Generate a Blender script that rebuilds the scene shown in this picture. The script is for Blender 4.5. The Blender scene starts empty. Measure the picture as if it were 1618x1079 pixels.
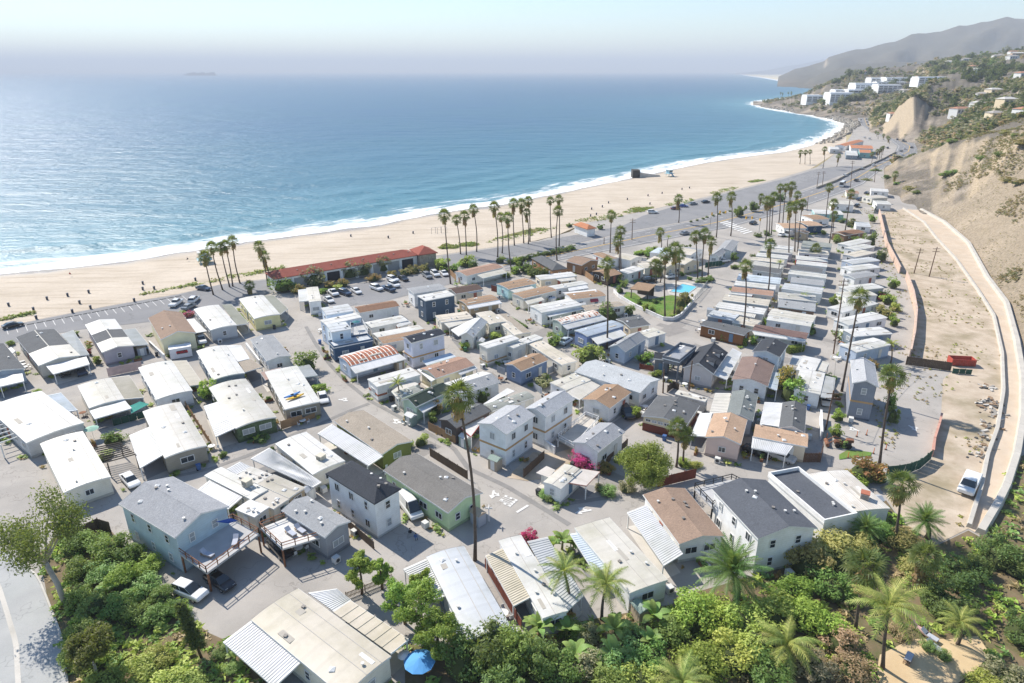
import bpy, math, random
import numpy as np
from mathutils import Vector, Matrix, noise

# ---------------------------------------------------------------- camera, sky, sun, exposure
scene = bpy.context.scene
COL = scene.collection
R = math.radians
cam_d = bpy.data.cameras.new('camera'); cam = bpy.data.objects.new('camera', cam_d); COL.objects.link(cam)
cam.location = (0, 0, 60.0); cam.rotation_euler = (R(90 - 22.153), 0, 0)
cam_d.sensor_width = 36.0; cam_d.lens = 1050.0 / 1618.0 * 36.0
cam_d.clip_start = 1.0; cam_d.clip_end = 80000.0
scene.camera = cam
SUN_AZ = R(-48.0)      # measured from +Y towards +X (negative: left of the view)
SUN_EL = R(43.0)
world = bpy.data.worlds.new('World'); scene.world = world; world.use_nodes = True
wn = world.node_tree; wn.nodes.clear()
wo = wn.nodes.new('ShaderNodeOutputWorld'); bg = wn.nodes.new('ShaderNodeBackground'); sky = wn.nodes.new('ShaderNodeTexSky')
sky.sky_type = 'NISHITA'; sky.sun_disc = False; sky.sun_elevation = SUN_EL; sky.sun_rotation = SUN_AZ
sky.air_density = 1.1; sky.dust_density = 0.0; sky.ozone_density = 3.0; sky.altitude = 60
bg.inputs[1].default_value = 0.1
wn.links.new(sky.outputs[0], bg.inputs[0]); wn.links.new(bg.outputs[0], wo.inputs[0])
sun_d = bpy.data.lights.new('sun', 'SUN'); sun = bpy.data.objects.new('sun', sun_d); COL.objects.link(sun)
sun_d.energy = 4.2; sun_d.angle = R(0.6); sun_d.color = (1.0, 0.93, 0.83)
sdir = Vector((math.sin(SUN_AZ) * math.cos(SUN_EL), math.cos(SUN_AZ) * math.cos(SUN_EL), math.sin(SUN_EL)))
sun.rotation_euler = sdir.to_track_quat('Z', 'Y').to_euler()
scene.view_settings.view_transform = 'Standard'; scene.view_settings.look = 'None'
scene.view_settings.exposure = 0.82; scene.view_settings.gamma = 1.0
scene.cycles.max_bounces = 6; scene.cycles.diffuse_bounces = 4; scene.cycles.glossy_bounces = 2
scene.cycles.transmission_bounces = 2; scene.cycles.transparent_max_bounces = 4; scene.cycles.volume_bounces = 0
scene.cycles.use_denoising = True

# ---------------------------------------------------------------- layout tables (metres; camera stands at x=0 y=0)
HOUSES = [
('slate grey gabled home with blue-grey walls at the left edge of the picture',-109.88,128.7,46.03,7.61,19.5,3.3,0.9,'bluegrey','grey',{},[{'p':[(-106.4,120.2,3),(-100.6,117.6,2.6),(-97.6,120.1,2.6),(-99.7,122.8,3)],'mat':'white','rib':0,'posts':(1,2)},{'p':[(-112.7,136.6,2.6),(-109.4,133.4,2.6),(-110,135.5,2.6),(-112.4,137.7,2.6)],'mat':'white','rib':0,'posts':(1,2)}]),
('home with grey rear roof, white front roof and a white double carport',-103.85,137.06,44.63,7.69,22.49,3.1,0.7,'stucco','greyhalf',{},[{'p':[(-93.5,132.2,2.9),(-92.6,133.7,2.5),(-105.1,148.4,2.5),(-105.6,144.7,2.9)],'mat':'greymetal','rib':0,'posts':(1,2)},{'p':[(-97.6,127,2.8),(-94,123.6,2.5),(-89.5,128.6,2.5),(-92.1,131.9,2.8)],'mat':'white','rib':0,'posts':(1,2)}]),
('mauve grey home with patched white and grey roof behind the pink fence',-93.64,143.53,38.95,6.37,21.97,3.3,0.6,'mauve','patch',{},[{'p':[(-84.7,137.7,3),(-82.6,139.6,2.5),(-90.9,149.7,2.5),(-92.6,147.2,3)],'mat':'greymetal','rib':0,'posts':(1,2)}]),
('cream home with brown shingle gabled roof beside the storage container',-80.77,147.44,35.2,7.42,17.32,4.2,1.2,'cream','brown',{},[]),
('long home with white roof, grey front wall and olive carport',-74.17,155.85,35.24,6.05,18.36,3.2,0.45,'lightgrey','whiteroof',{},[{'p':[(-66.8,150.9,2.9),(-64.8,153.1,2.5),(-74.8,167.8,2.5),(-76.6,166,2.9)],'mat':'olive','rib':0,'posts':(1,2)},{'p':[(-75.2,146.4,2.5),(-81.6,155.7,2.5),(-79.8,156.6,2.5),(-72.8,147.8,2.5)],'mat':'white','rib':0,'posts':(1,2)}]),
('pale yellow home with white roof and small porch box by the lane',-65.83,163.53,32.02,6.31,18.19,3.3,0.45,'yellow','whiteroof',{},[{'p':[(-58.7,158.6,2.9),(-58.6,164.1,2.5),(-65.8,175,2.5),(-68.3,173.8,2.9)],'mat':'olive','rib':0,'posts':(1,2)}]),
('wide home with bright white roof and slatted pergola at the left edge',-85.35,105,51.5,8.72,20.08,3.1,0.5,'lightgrey','whiteroof',{},[{'p':[(-81,106.4,2.9),(-79.3,107.6,2.7),(-86.8,114.7,2.7),(-88.4,113.1,2.9)],'mat':'bluewhite','rib':0.5,'posts':(1,2)}]),
('white home with cream seamed roof nearest the big left tree',-69.28,90.3,42.26,6.14,18.58,3.1,0.5,'offwhite','seamroof',{},[]),
('home with weathered white roof and tan ribbed carport beside the teal tarp',-78.99,114.45,39.67,5.77,12.22,2.9,0.4,'offwhite','dirtywhite',{},[{'p':[(-73.1,112,2.7),(-70.1,113.1,2.5),(-78.1,123,2.5),(-80.9,121.4,2.7)],'mat':'tanmetal','rib':0.5,'posts':(1,2)},{'p':[(-76.9,107.3,2.7),(-74.6,104.8,2.4),(-70.2,108.9,2.4),(-73,111.7,2.7)],'mat':'white','rib':0,'posts':(1,2)}]),
('home with double-seamed white roof and tan lean-to behind the picket garden',-69.42,120.1,37.05,6.36,18.14,3.1,0.45,'white','whiteroof',{},[{'p':[(-63.2,117.5,2.8),(-61.4,119.1,2.4),(-70,130.8,2.4),(-72.4,129.5,2.8)],'mat':'tanmetal','rib':0,'posts':(1,2)}]),
('taupe walled home with two large front windows and grey ribbed lean-to',-58.25,100.22,36.47,6.33,19.3,3.2,0.5,'taupe','dirtywhite',{},[{'p':[(-55.9,92.1,3),(-58.3,89,2.4),(-65.3,99,2.4),(-62.7,100.9,3)],'mat':'greyrib','rib':0.45,'posts':(1,2)}]),
('ivy covered green fronted home with white roof and ribbed carport',-50.44,110.34,35.54,6.95,19.61,3,0.7,'ivy','dirtywhite',{},[{'p':[(-47.6,101.1,2.9),(-50.4,98.6,2.4),(-57.2,109.7,2.4),(-54.1,111.1,2.9)],'mat':'white','rib':0.6,'posts':(1,2)}]),
('white roofed home with slate wall behind the round green tree',-61.81,128.56,33.6,6.08,17.83,3.1,0.5,'slate','whiteroof',{},[{'p':[(-54.9,124.1,2.7),(-52.4,127.2,2.5),(-56.2,131.3,2.5),(-58.4,129.5,2.7)],'mat':'taupe','rib':0,'posts':(1,2)},{'p':[(-58.3,129.2,2.8),(-56.6,131.3,2.6),(-61.3,138.8,2.6),(-64.4,138.3,2.8)],'mat':'white','rib':0,'posts':(1,2)}]),
('white walled home with grey roof and dark front window band',-53.5,135.59,32.95,5.13,14.61,3.4,0.45,'white','lightgreyroof',{},[]),
('white roofed home with yellow and blue kayaks lying on its roof',-43.04,116.78,29.55,6.43,18.76,3.1,0.15,'taupe','whiteroof',{},[{'p':[(-41.9,121.5,2.8),(-39.7,123,2.5),(-42.9,128.3,2.5),(-45.1,126.5,2.8)],'mat':'greymetal','rib':0,'posts':(1,2)},{'p':[(-49.4,120.4,2.6),(-51.8,124.2,2.6),(-48.4,126.6,2.6),(-46.8,123.2,2.6)],'mat':'brownmetal','rib':0,'posts':(1,2)}]),
('long white roofed home with cream trimmed corrugated awning and roof cooler',-32.68,92.51,43.82,5.57,12.56,3.1,0.4,'offwhite','whiteroof',{},[{'p':[(-28.6,84.4,2.9),(-29.8,83.8,2.4),(-41.9,91.7,2.4),(-39.7,94.2,2.9)],'mat':'greyrib','rib':0.3,'posts':(1,2)}]),
('taupe roofed home with olive green end wall and long ribbed awning',-23.8,99.15,43.51,6.03,15.02,3.2,0.7,'olivegreen','taupe',{},[{'p':[(-20.6,91.6,3),(-22.6,89.5,2.5),(-33.3,99.5,2.5),(-31.4,101.8,3)],'mat':'white','rib':0.4,'posts':(1,2)}]),
('two storey white house with dark hipped roof beside the white van',-21.25,80.05,49.32,4.7,11.24,6,1.3,'white','darkgrey',{'hip':1},[]),
('mint green home with grey shingle roof and skylights by the tall palm',-11.95,83.74,45.69,6.65,15.12,3.5,0.9,'mint','greytan',{},[]),
('small grey home with raised sun deck over its carport',-26.76,74.89,52.58,4.24,9.44,3.9,0.6,'midgrey','lightgreyroof',{},[]),
('pale blue two storey house with large timber railed deck',-45.55,74.55,57.05,7.78,13.03,5.9,1.3,'paleblue','lightshingle',{},[]),
('low white roofed home with square roof cooler beside the blue house',-41.41,84.23,56.86,2.85,11.27,2.9,0.15,'offwhite','whiteroof',{},[{'p':[(-39.2,80.9,2.7),(-40.4,78.6,2.3),(-46.7,83.3,2.3),(-45.7,85.1,2.7)],'mat':'white','rib':0.4,'posts':(1,2)},{'p':[(-42.2,86.7,2.7),(-40.8,88.8,2.7),(-43.1,90.3,2.7),(-44.4,88.2,2.7)],'mat':'white','rib':0.35,'posts':(1,2)}]),
('flat white roof wing between the corrugated awning and the roof cooler',-39.32,86.36,61.02,2.81,4.62,2.8,0.1,'offwhite','dirtywhite',{},[]),
('grey weathered flat roof wing next to the small sun deck home',-34.37,83.53,58.66,3.04,6.9,2.8,0.1,'tanwall','weathered',{},[]),
('grey flat roof extension with cream wall beside the white box room',-34.73,80.33,58.82,2.91,4.27,2.7,0.08,'offwhite','weathered',{},[]),
('small cream box room with a flat roof beside the timber deck',-36.57,77.81,61.7,2.65,3.84,3,0.08,'offwhite','whiteroof',{},[]),
('large cream roofed home with roof vents beside the blue umbrella',-20.88,54.45,52.06,6.17,16.04,3.3,0.5,'offwhite','creamroof',{},[{'p':[(-22,51.5,3),(-24,48.9,2.5),(-31.4,54.6,2.5),(-29.2,57.1,3)],'mat':'white','rib':0.35,'posts':(1,2)},{'p':[(-12.8,52.5,3.1),(-11.2,54.6,2.9),(-18.8,60.3,2.9),(-20.3,58.3,3.1)],'mat':'creamdirty','rib':1.2,'posts':(1,2)},{'p':[(-20.3,58.4,3.1),(-18.8,60.4,2.9),(-20.9,62.2,2.9),(-24,61.3,3.1)],'mat':'greyrib','rib':0.35,'posts':(1,2)}]),
('light grey roofed home with a ribbed side awning beside the tall palm base',-5.46,61.76,24.36,5.02,14.74,3.2,0.5,'greyblue','lightgreyflat',{},[{'p':[(-7.9,60.9,3),(-9.5,60.5,2.6),(-13.5,65.9,2.6),(-10.8,67.3,3)],'mat':'white','rib':0.35,'posts':(1,2)}]),
('narrow bright white roofed home between two ribbed awnings',2.32,64.72,21.15,3.14,14.36,3,0.12,'white','whiteroof',{},[{'p':[(2.5,61.2,2.8),(0.2,60,2.4),(-3.4,68.6,2.4),(-1.1,69.6,2.8)],'mat':'tanrib','rib':0.35,'posts':(1,2)},{'p':[(6.3,58.8,2.8),(8.4,61.4,2.6),(4.7,72,2.6),(2,70.9,2.8)],'mat':'greywhite','rib':0.45,'posts':(1,2)}]),
('cream white flat roofed home beside the queen palms',13.58,68.29,24.08,5.44,13.25,3.2,0.15,'white','whitecream',{},[{'p':[(11.7,66,2.7),(10.2,65.5,2.5),(7.8,72.8,2.5),(9.2,72.9,2.7)],'mat':'bluewhite','rib':0.4,'posts':(1,2)}]),
('brown shingle roofed home with white ribbed patio cover and skylights',23.5,75.99,13.97,6.63,11.22,3.3,0.7,'white','brown',{},[{'p':[(21.8,68.3,3),(19.1,66.7,2.5),(16.2,77.5,2.5),(19,78.5,3)],'mat':'white','rib':0.35,'posts':(1,2)}]),
('two storey white house with slate grey gabled roof and balcony',33.58,74.12,14.46,8.65,11.13,5.8,1.1,'white','slateroof',{},[]),
('dark grey flat roof house with white parapet walls',42.41,79.29,16.66,5.35,11.86,4.2,0,'white','slateroof',{'parapet':1},[]),
('old white ribbed roof home with a brick chimney box',49.14,81.78,9.12,6.32,9.75,3.2,0.35,'white','oldrib',{},[]),
('grey roofed home with clerestory windows and dark red base',28.9,106.94,-29.68,7.99,9.12,3,0.7,'creamred','grey',{},[]),
('white metal shed strip behind the grey clerestory home',34.21,113.36,-33.07,5.93,2.04,2.7,0.08,'corrug','whitecream',{'axis':'W'},[]),
('pink stucco home with tan shingle roof and round wall ornament',36.62,99.38,-24.43,5.74,9.06,3.6,0.8,'pink','tan',{},[{'p':[(32.5,97.5,3.1),(30.4,98.5,2.7),(34,106.4,2.7),(36,105.7,3.1)],'mat':'white','rib':0.5,'posts':(1,2)}]),
('speckled grey roofed home with cream side awning behind the pink home',42.12,108.11,-23.07,4.6,10.72,3.4,0.8,'greyblue','speckgrey',{},[{'p':[(38.8,106.2,3),(35.7,106.3,2.7),(39.1,114.5,2.7),(41.8,113.8,3)],'mat':'whitecream','rib':0.6,'posts':(1,2)}]),
('dark grey shingle home with white panel awning and satellite dish',49.77,103.93,-23.96,4.12,10.3,3.3,0.8,'white','grey',{},[{'p':[(46.2,101,3),(43.5,102.5,2.7),(47.2,110.7,2.7),(50.1,109.8,3)],'mat':'white','rib':0.5,'posts':(1,2)}]),
('tan shingle home with white ribbed carport over two parked cars',45.25,97.69,-113.48,4.55,8.45,3.2,0.35,'beige','tan',{},[{'p':[(40.6,97.7,3),(39.4,94.7,2.6),(44.3,92.5,2.6),(46.6,95.2,3)],'mat':'white','rib':0.3,'posts':(1,2,12)}]),
('brown gabled home with bright blue trim and small stair',49.44,123.39,-26.34,6.81,12.71,3.3,0.9,'white','brownpink',{},[{'p':[(50,116.7,2.9),(51.4,115.9,2.6),(55,123.9,2.6),(53.4,123.7,2.9)],'mat':'bluewhite','rib':0,'posts':(1,2)}]),
('small two storey white home with dark grey roof and blue shutters',55.22,130.94,-32.95,5.56,8,5.2,0.8,'whiteblue','darkgrey',{},[]),
('flat white roofed home behind the two round trees',62.24,127.33,-32.27,3.48,8.44,3,0.08,'offwhite','whiteroof',{},[{'p':[(63.2,125.5,2.7),(64.3,124.3,2.6),(67.3,128.9,2.6),(65.9,129.8,2.7)],'mat':'whitecream','rib':0,'posts':(1,2)},{'p':[(58.7,128.4,2.7),(60.2,127.7,2.6),(63.4,132.4,2.6),(61,132.7,2.7)],'mat':'greywhite','rib':0,'posts':(1,2)}]),
('white home with curved front wall and carport holding a white car',59,118.97,-27.84,4.7,10.96,3.1,0.12,'white','whiteroof',{},[{'p':[(58.4,112.5,3),(60.5,112.2,2.6),(65.3,121.5,2.6),(62.7,122.2,3)],'mat':'greywhite','rib':0,'posts':(1,2)}]),
('unfinished three level blue-grey house with a timber band',66.5,114.05,-23.56,4.25,11.43,7.2,0.9,'bluegreyboard','paleshingle',{'band':0.5},[]),
('grey stucco home with dormers, arched window and white carport',40.89,128.29,-29.76,6.34,12.46,3.6,1.7,'pinkgrey','darkgrey',{'dorm':1},[{'p':[(40.9,122.4,3),(43.2,120.9,2.5),(50.6,134.7,2.5),(49,136.2,3)],'mat':'white','rib':0,'posts':(1,2)}]),
('dark carport building with arched front and rooftop deck',35.56,129.73,-35.76,3.78,9.24,4.6,0,'darkgreywall','deckroof',{'parapet':1,'open':1},[]),
('black gabled roof wing beside the rooftop deck',32.06,130.12,-17.32,3.32,3.2,3.6,0.8,'darkgreywall','darkgrey',{'axis':'W'},[]),
('white trimmed grey gable home with small window awning at the lane bend',26.11,138.47,-38.2,4.28,9.99,3.4,1.1,'greyblue','lightgreyroof',{},[]),
('cream awning roofed home at the lane bend beside the round wall',32.83,146.08,-56.56,4.29,5.61,2.8,0.1,'white','whitecream',{},[]),
('long pale grey roofed home with many small roof vents',21.05,121,49.98,7.83,15.12,3.4,0.8,'white','palegrey',{},[]),
('tan roofed white home with white framed front windows',17.9,112.15,-37.43,5.92,8.23,3.3,0.8,'white','tanbrown',{},[]),
('white flat roofed home with ribbed patio cover beside the long pale home',11.66,119.33,-49.41,4.49,7.12,2.9,0.1,'white','whitecream',{},[{'p':[(10.2,114.3,2.8),(12.7,112.1,2.5),(17.4,118.2,2.5),(15.3,120.2,2.8)],'mat':'whitecream','rib':0.4,'posts':(1,2)}]),
('tall two storey white house with four dark windows facing the lane',-0.93,97.64,-37.11,6.05,8.07,6.3,0.9,'whiteboard','paleshingle',{'band':0.5},[]),
('second two storey white house with timber band behind the first',6.62,103.36,-39.01,4.62,8.7,6.2,0.9,'white','paleshingle',{'band':0.5},[]),
('grey gabled cottage with white trim and side deck by the bougainvillea',14.41,95.97,-38.83,4.97,8.45,3.9,0.8,'white','lightshingle',{},[]),
('small white pinkish-edged carport home on the street corner',7.73,85.95,-35.69,3.07,6.17,2.9,0.35,'white','whitecream',{},[{'p':[(7.8,84.6,2.8),(11.1,83.9,2.6),(13.6,87.6,2.6),(10.8,88.1,2.8)],'mat':'greypink','rib':0,'posts':(1,2)},{'p':[(3.7,87,2.8),(5.6,85.7,2.8),(6.7,87.8,2.8),(5.4,88.9,2.8)],'mat':'greypink','rib':0,'posts':()}]),
('dark brown walled home with grey roof and red edged awning',-8.34,104.33,-42.9,4.57,8.42,3.4,0.7,'darkbrown','grey',{},[{'p':[(-9,101,2.9),(-7,98.3,2.6),(-4.7,105.4,2.6),(-5.1,105.6,2.9)],'mat':'whitered','rib':0,'posts':(1,2)}]),
('pale green cottage with dark green gabled roof and skylights',-16.13,112.25,-40.64,4.16,8.9,3.4,1,'palegreen','darkgreen',{},[{'p':[(-17.5,108.5,2.9),(-16.1,107,2.5),(-13.3,111.2,2.5),(-14.2,111.9,2.9)],'mat':'white','rib':0,'posts':(1,2)}]),
('blue walled home with tan roof behind a picket fence',3.13,127.45,-45.69,4.86,8.28,3.5,0.7,'blue','tanbrown',{},[]),
('grey green roofed home with bright white far awning',-0.51,110.85,-55.03,3.09,9.6,2.9,0.5,'offwhite','greygreen',{},[{'p':[(-3.8,110.4,2.9),(-5.3,110,2.7),(-0.9,116.6,2.7),(0.5,114.9,2.9)],'mat':'white','rib':0,'posts':(1,2)}]),
('white and grey roofed home with a single window behind the palm crown',-7.85,117.9,-53.14,6.13,9.36,3.3,0.7,'white','lightgreyroof2',{},[]),
('cream home with rosy brown shingle roof and white porch cover',-13.4,125.52,-49.76,5.97,9.69,3.2,0.7,'cream','rosebrown',{},[{'p':[(-15.2,120.6,2.9),(-16.1,120,2.6),(-19.7,125.7,2.6),(-18.5,125.6,2.9)],'mat':'white','rib':0,'posts':(1,2)},{'p':[(-11,123.3,2.9),(-10.5,122.9,2.7),(-7.2,126,2.7),(-7.7,126.7,2.9)],'mat':'white','rib':0,'posts':(1,2)}]),
('two storey lavender white house with charcoal roof',-19.35,135.64,-52.54,4.23,8.63,6.2,0.5,'lavender','charcoal',{'band':0.42},[{'p':[(-19.2,129.9,2.7),(-18,128,2.5),(-12.2,132.6,2.5),(-13.6,134.2,2.7)],'mat':'bluewhite','rib':0,'posts':(1,2)}]),
('home with rust red barrel roof and long white awning over the lane',-30.93,131.77,-53.29,5.93,11.37,3.2,0.6,'paleblue2','rust',{},[{'p':[(-33.8,126.2,3.1),(-32.1,123.8,2.6),(-22.8,131.1,2.6),(-24.6,132.9,3.1)],'mat':'white','rib':0,'posts':(1,2)},{'p':[(-35.9,130.2,3.1),(-37.3,132.6,2.7),(-30.2,138.3,2.7),(-28.5,135.9,3.1)],'mat':'white','rib':0,'posts':()}]),
('white flat roofed home with red stripe beside the feather palm',-23.57,120.33,-54.13,4.38,9.52,3.4,0.1,'whitestripe','whiteroof',{},[{'p':[(-23.3,115.3,2.7),(-21.6,112.5,2.5),(-18.6,119.1,2.5),(-21,120.4,2.7)],'mat':'whitecream','rib':0,'posts':(1,2)}]),
('grey green low roof behind the feather palm',-20.09,115.14,-48.43,2.96,4.51,2.7,0.3,'offwhite','greygreen',{},[]),
('long home with half white half tan roof behind the rust roof',-25.96,144.88,-60.8,7.59,11.46,2.9,0.4,'offwhite','halftan',{},[]),
('white roofed home with a planted front yard',-30.94,153.43,-57.45,4.47,9.64,2.9,0.25,'white','whiteroof',{},[{'p':[(-28.2,151.7,2.7),(-27.7,150.6,2.5),(-24.8,153.4,2.5),(-25.9,155,2.7)],'mat':'white','rib':0,'posts':(1,2)}]),
('brown shingle roofed white home beside the visitors parking lot',-35.25,163.68,-59.96,5.21,10.74,3.2,0.5,'white','brown2',{},[]),
('lower dark blue house with grey terrace roof on the lane',-36.42,139.12,-59.59,4.04,9.04,3.5,0,'darkblue','lightgreyflat',{'parapet':0.4},[]),
('white rendered tall block with shallow grey roof above the dark blue house',-39.58,141.57,-62.82,5.2,4.5,6,0.3,'whiteblue','lightgreyflat',{},[]),
('flat white roofed block with blue-grey side at the lane corner',-40.87,149.12,-54.23,3.77,8.95,5.2,0.1,'bluewhitewall','whiteroof',{},[]),
('blue and white home with a ribbon of upper windows',-43.54,156.43,-62.64,5.87,6.7,5,0.3,'bluewhitewall','greywhite',{},[]),
('tall white box shaped home beside the parked white cars',-53.95,172.22,18.97,3.14,13.25,3.8,0.1,'white','whitecream',{},[{'p':[(-54.7,169.7,2.8),(-57.2,169.5,2.6),(-60.6,179.8,2.6),(-58.2,180.1,2.8)],'mat':'greywhite','rib':0,'posts':(1,2)}]),
('white walled home with flat grey roof facing the parking lot',-23.63,175.95,-61.94,5.47,9.6,4.2,0.2,'white','lightgreyroof',{},[]),
('dark slate blue two storey house with white roof and framed windows',-19.77,164.72,-57.06,4.79,8.57,5.9,0.15,'slateblue','whiteroof',{},[]),
('home with dark brown roof and white striped window awnings',-13.25,179.49,-59.54,5.67,8.58,3,0.5,'offwhite','darkbrownroof',{},[{'p':[(-12.4,177,2.8),(-12,176.5,2.6),(-8,178.9,2.6),(-8.5,179.9,2.8)],'mat':'white','rib':0,'posts':()}]),
('home with arched tan roof and white rear awning',-8.89,169.36,-60.12,5.09,9.6,3.1,0.5,'tanwall','tanbrown',{},[{'p':[(-11.8,164.8,3),(-11.2,163.3,2.7),(-2.7,168,2.7),(-3.5,169.7,3)],'mat':'white','rib':0,'posts':(1,2)}]),
('beige roofed home with cream awning and red patio',-14.52,156.73,-67.75,5.38,8.3,2.9,0.2,'offwhite','beigeroof',{},[{'p':[(-16.6,152.7,2.7),(-15.2,150.2,2.5),(-10.2,154.7,2.5),(-11.2,156,2.7)],'mat':'whitecream','rib':0,'posts':(1,2)}]),
('white cottage with grey standing gable and wide left slope',-9.05,147.72,-16.29,3.36,10.57,3.2,1,'palegreywall','palegrey',{},[{'p':[(-12.3,142.9,3.2),(-14.6,148.5,2.6),(-9.3,155.5,3),(-7.8,153.1,4)],'mat':'white','rib':0,'posts':(1,2)}]),
('cream long home with taupe roof strip along the hedge',-0.35,151.78,23.84,4.32,14.48,2.9,0.2,'offwhite','creamtaupe',{},[]),
('narrow cream roof home beside the small palm garden',-5.37,155.55,25.9,4.24,8.79,3.2,0.15,'offwhite','creamroof',{},[]),
('raised white home with flat roof and double door steps',-2.85,136.68,-50.84,3.02,9.06,4.4,0.15,'offwhite2','whiteroof',{'band':0.25},[]),
('lower white wing with three small windows',0.94,136.98,-43.57,2.36,4.28,3.6,0.1,'offwhite2','whiteroof',{},[]),
('white flat roof annex behind the lower wing',4.37,141.27,-49.37,2.82,4.98,3.2,0.1,'offwhite2','whiteroof',{},[]),
('long beige flat roofed home beside the yellow green tree',8.71,134.09,30.07,3.8,13.49,2.9,0.1,'offwhite','beigeroof',{},[]),
('white home with tan roof, blue door and cream awning by the lot',-10.11,198.18,-49.09,6.01,14.39,3.3,0.5,'white','rosebrown',{},[{'p':[(-10.6,193.4,3),(-8.7,191.2,2.6),(-1.5,197.2,2.6),(-3.2,199.5,3)],'mat':'whitecream','rib':0,'posts':(1,2)}]),
('aqua walled home with tan roof and white awning',1.31,183.92,-55.88,6.19,9.86,3.2,0.4,'aqua','tanbrown',{},[{'p':[(-1,179,3),(0.7,177.5,2.6),(6.4,181.5,2.6),(4.7,183.9,3)],'mat':'whitecream','rib':0,'posts':(1,2)}]),
('cream home with brown roof beside the banana plants',6.26,175.32,-53.02,5.15,11.93,3.4,0.4,'offwhite','tanbrown',{},[{'p':[(3.1,170.6,3),(4.3,167.4,2.6),(8.7,171,2.6),(7.5,173.9,3)],'mat':'whitecream','rib':0,'posts':(1,2)}]),
('white barrel roofed home with stairs and long awning',11.38,163.14,-60.71,5.96,12.29,3.7,0.4,'white','whiteroof',{},[{'p':[(8.1,159.4,3.2),(9.4,157,2.8),(18.5,163,2.8),(17.5,164.6,3.2)],'mat':'white','rib':0,'posts':(1,2)}]),
('sage green home with rust stained white barrel roof',16.04,154.73,-56.78,3.82,12.26,3.5,0.5,'sage','rustwhite',{},[{'p':[(12,150,3.4),(13.2,148.4,2.8),(23.8,155.4,2.8),(22.3,156.8,3.4)],'mat':'white','rib':0,'posts':(1,2)}]),
('periwinkle blue home with pale grey roof and white awning',20.77,147.1,-54.61,4.47,11.76,3.6,0.4,'periwinkle','bluegreyroof',{},[{'p':[(17.9,143.1,3.2),(19.5,139.2,2.7),(26.8,144.8,2.7),(25.5,148.2,3.2)],'mat':'white','rib':0,'posts':(1,2)}]),
('grey roofed home at the end of the blue home',29.68,152.65,-67.59,6.54,5.71,3.1,0.5,'beige','grey',{},[]),
('low home with flat taupe roof under the big round bush',23.73,165.42,-69.49,4.05,11.6,2.8,0.15,'offwhite','taupe',{},[]),
('white home with tan roof and red window awning',20.09,173.82,-71.04,5.23,10.17,3.1,0.5,'white','tanbrown',{},[{'p':[(14.9,174.7,3.1),(13.9,176.3,2.9),(23.6,179.5,2.9),(23.7,177.8,3.1)],'mat':'white','rib':0,'posts':()},{'p':[(21.2,171.4,2.6),(21.3,170.4,2.1),(23.6,171.3,2.1),(23.3,172.2,2.6)],'mat':'red','rib':0,'posts':()}]),
('white flat roof home fourth from the grey hipped house',15.99,183.07,-62.3,3.42,11.89,3,0.15,'white','whiteroof',{},[{'p':[(16,180.9,2.8),(16.1,178.7,2.6),(21.9,181.5,2.6),(21.4,183.8,2.8)],'mat':'white','rib':0,'posts':(1,2)}]),
('white roof home with beige awning next to the grey hipped house',13.26,192.19,-69.77,4.59,11.76,3.1,0.15,'beige','whiteroof',{},[{'p':[(12.9,189.8,2.9),(14.4,188.2,2.6),(19,189.7,2.6),(18.5,191.8,2.9)],'mat':'whitecream','rib':0,'posts':(1,2)}]),
('grey hipped roof house backing onto the highway hedge',11.78,205.92,23.06,5.36,15.82,3.2,1.2,'woodwall','grey',{'hip':1},[]),
('brown roofed house with curved timber fence near the highway',22.65,208.07,43.75,8.42,6.79,3.4,0.9,'woodwall','brown',{},[]),
('low brown roofed porch wing inside the timber fence',29.03,196.22,-55.78,7.3,5.96,2.9,0.7,'darkwood','tanbrown',{},[]),
('white roofed home beside the fenced brown house',36.72,198.81,-47.38,4.51,7.93,3,0.3,'palegreywall','whiteroof',{},[]),
('white gabled cottage with cream roof behind the tall palms',38.25,213.77,44.92,6.47,6.89,3.2,0.8,'white','creamroof',{},[]),
('tan roofed cottage behind the fenced brown house',31,214.96,28.18,4.15,8.96,3,0.5,'white','tanbrown',{},[]),
('cream flat roofed home beside the parked pickup near the pool',43.09,204.32,-76.6,5.85,4.75,2.9,0.3,'offwhite','creamroof',{},[]),
('bluish white flat roofed home next to the highway hedge',51.08,222.13,-32.59,5.33,8.1,3,0.2,'white','bluewhite',{},[]),
('large beige gabled house beside the pool palms',55.48,208.81,34.16,7.43,7.64,3.4,1,'beige','creamgrey',{},[]),
('second beige gabled house left of the large one',48.54,205.87,29,6.59,9.62,3.4,1,'beige','creamgrey',{},[]),
('white cottage with pale roof by the round dark tree',60.42,221.22,49.4,9.91,5.91,3.2,0.8,'white','creamgrey',{},[]),
('tiny white gabled cottage by the park entrance',69.85,219.55,-33.23,3.22,9.96,3,0.8,'white','lightgreyroof',{},[]),
('long grey roofed white building at the park entrance',75.97,228.86,-26.96,4.68,14.91,3.2,0.6,'white','lightgreyroof',{},[]),
('timber clad home with grey roof and skylight at the row front',51.25,149.17,-129.46,4.6,11,3,0.25,'woodplank','grey',{},[]),
('short home with pale grey flat roof behind the timber clad home',53.36,157.87,-122.95,5.16,6.62,2.9,0.25,'slate','lightgreyflat',{},[]),
('low cream roof annex beside the timber clad home',57.99,153.86,-125.76,5.32,5.54,2.7,0.25,'offwhite','creamroof',{},[]),
('third home of the near left row, white with ribbed awning',59.61,163.48,-118.24,5.02,12.06,2.9,0.25,'lightgrey','whiteroof',{},[{'p':[(54.4,164.2,2.7),(53.4,162.3,2.5),(61,157.1,2.5),(62.4,160,2.7)],'mat':'whitecream','rib':0.4,'posts':(1,2)}]),
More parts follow.
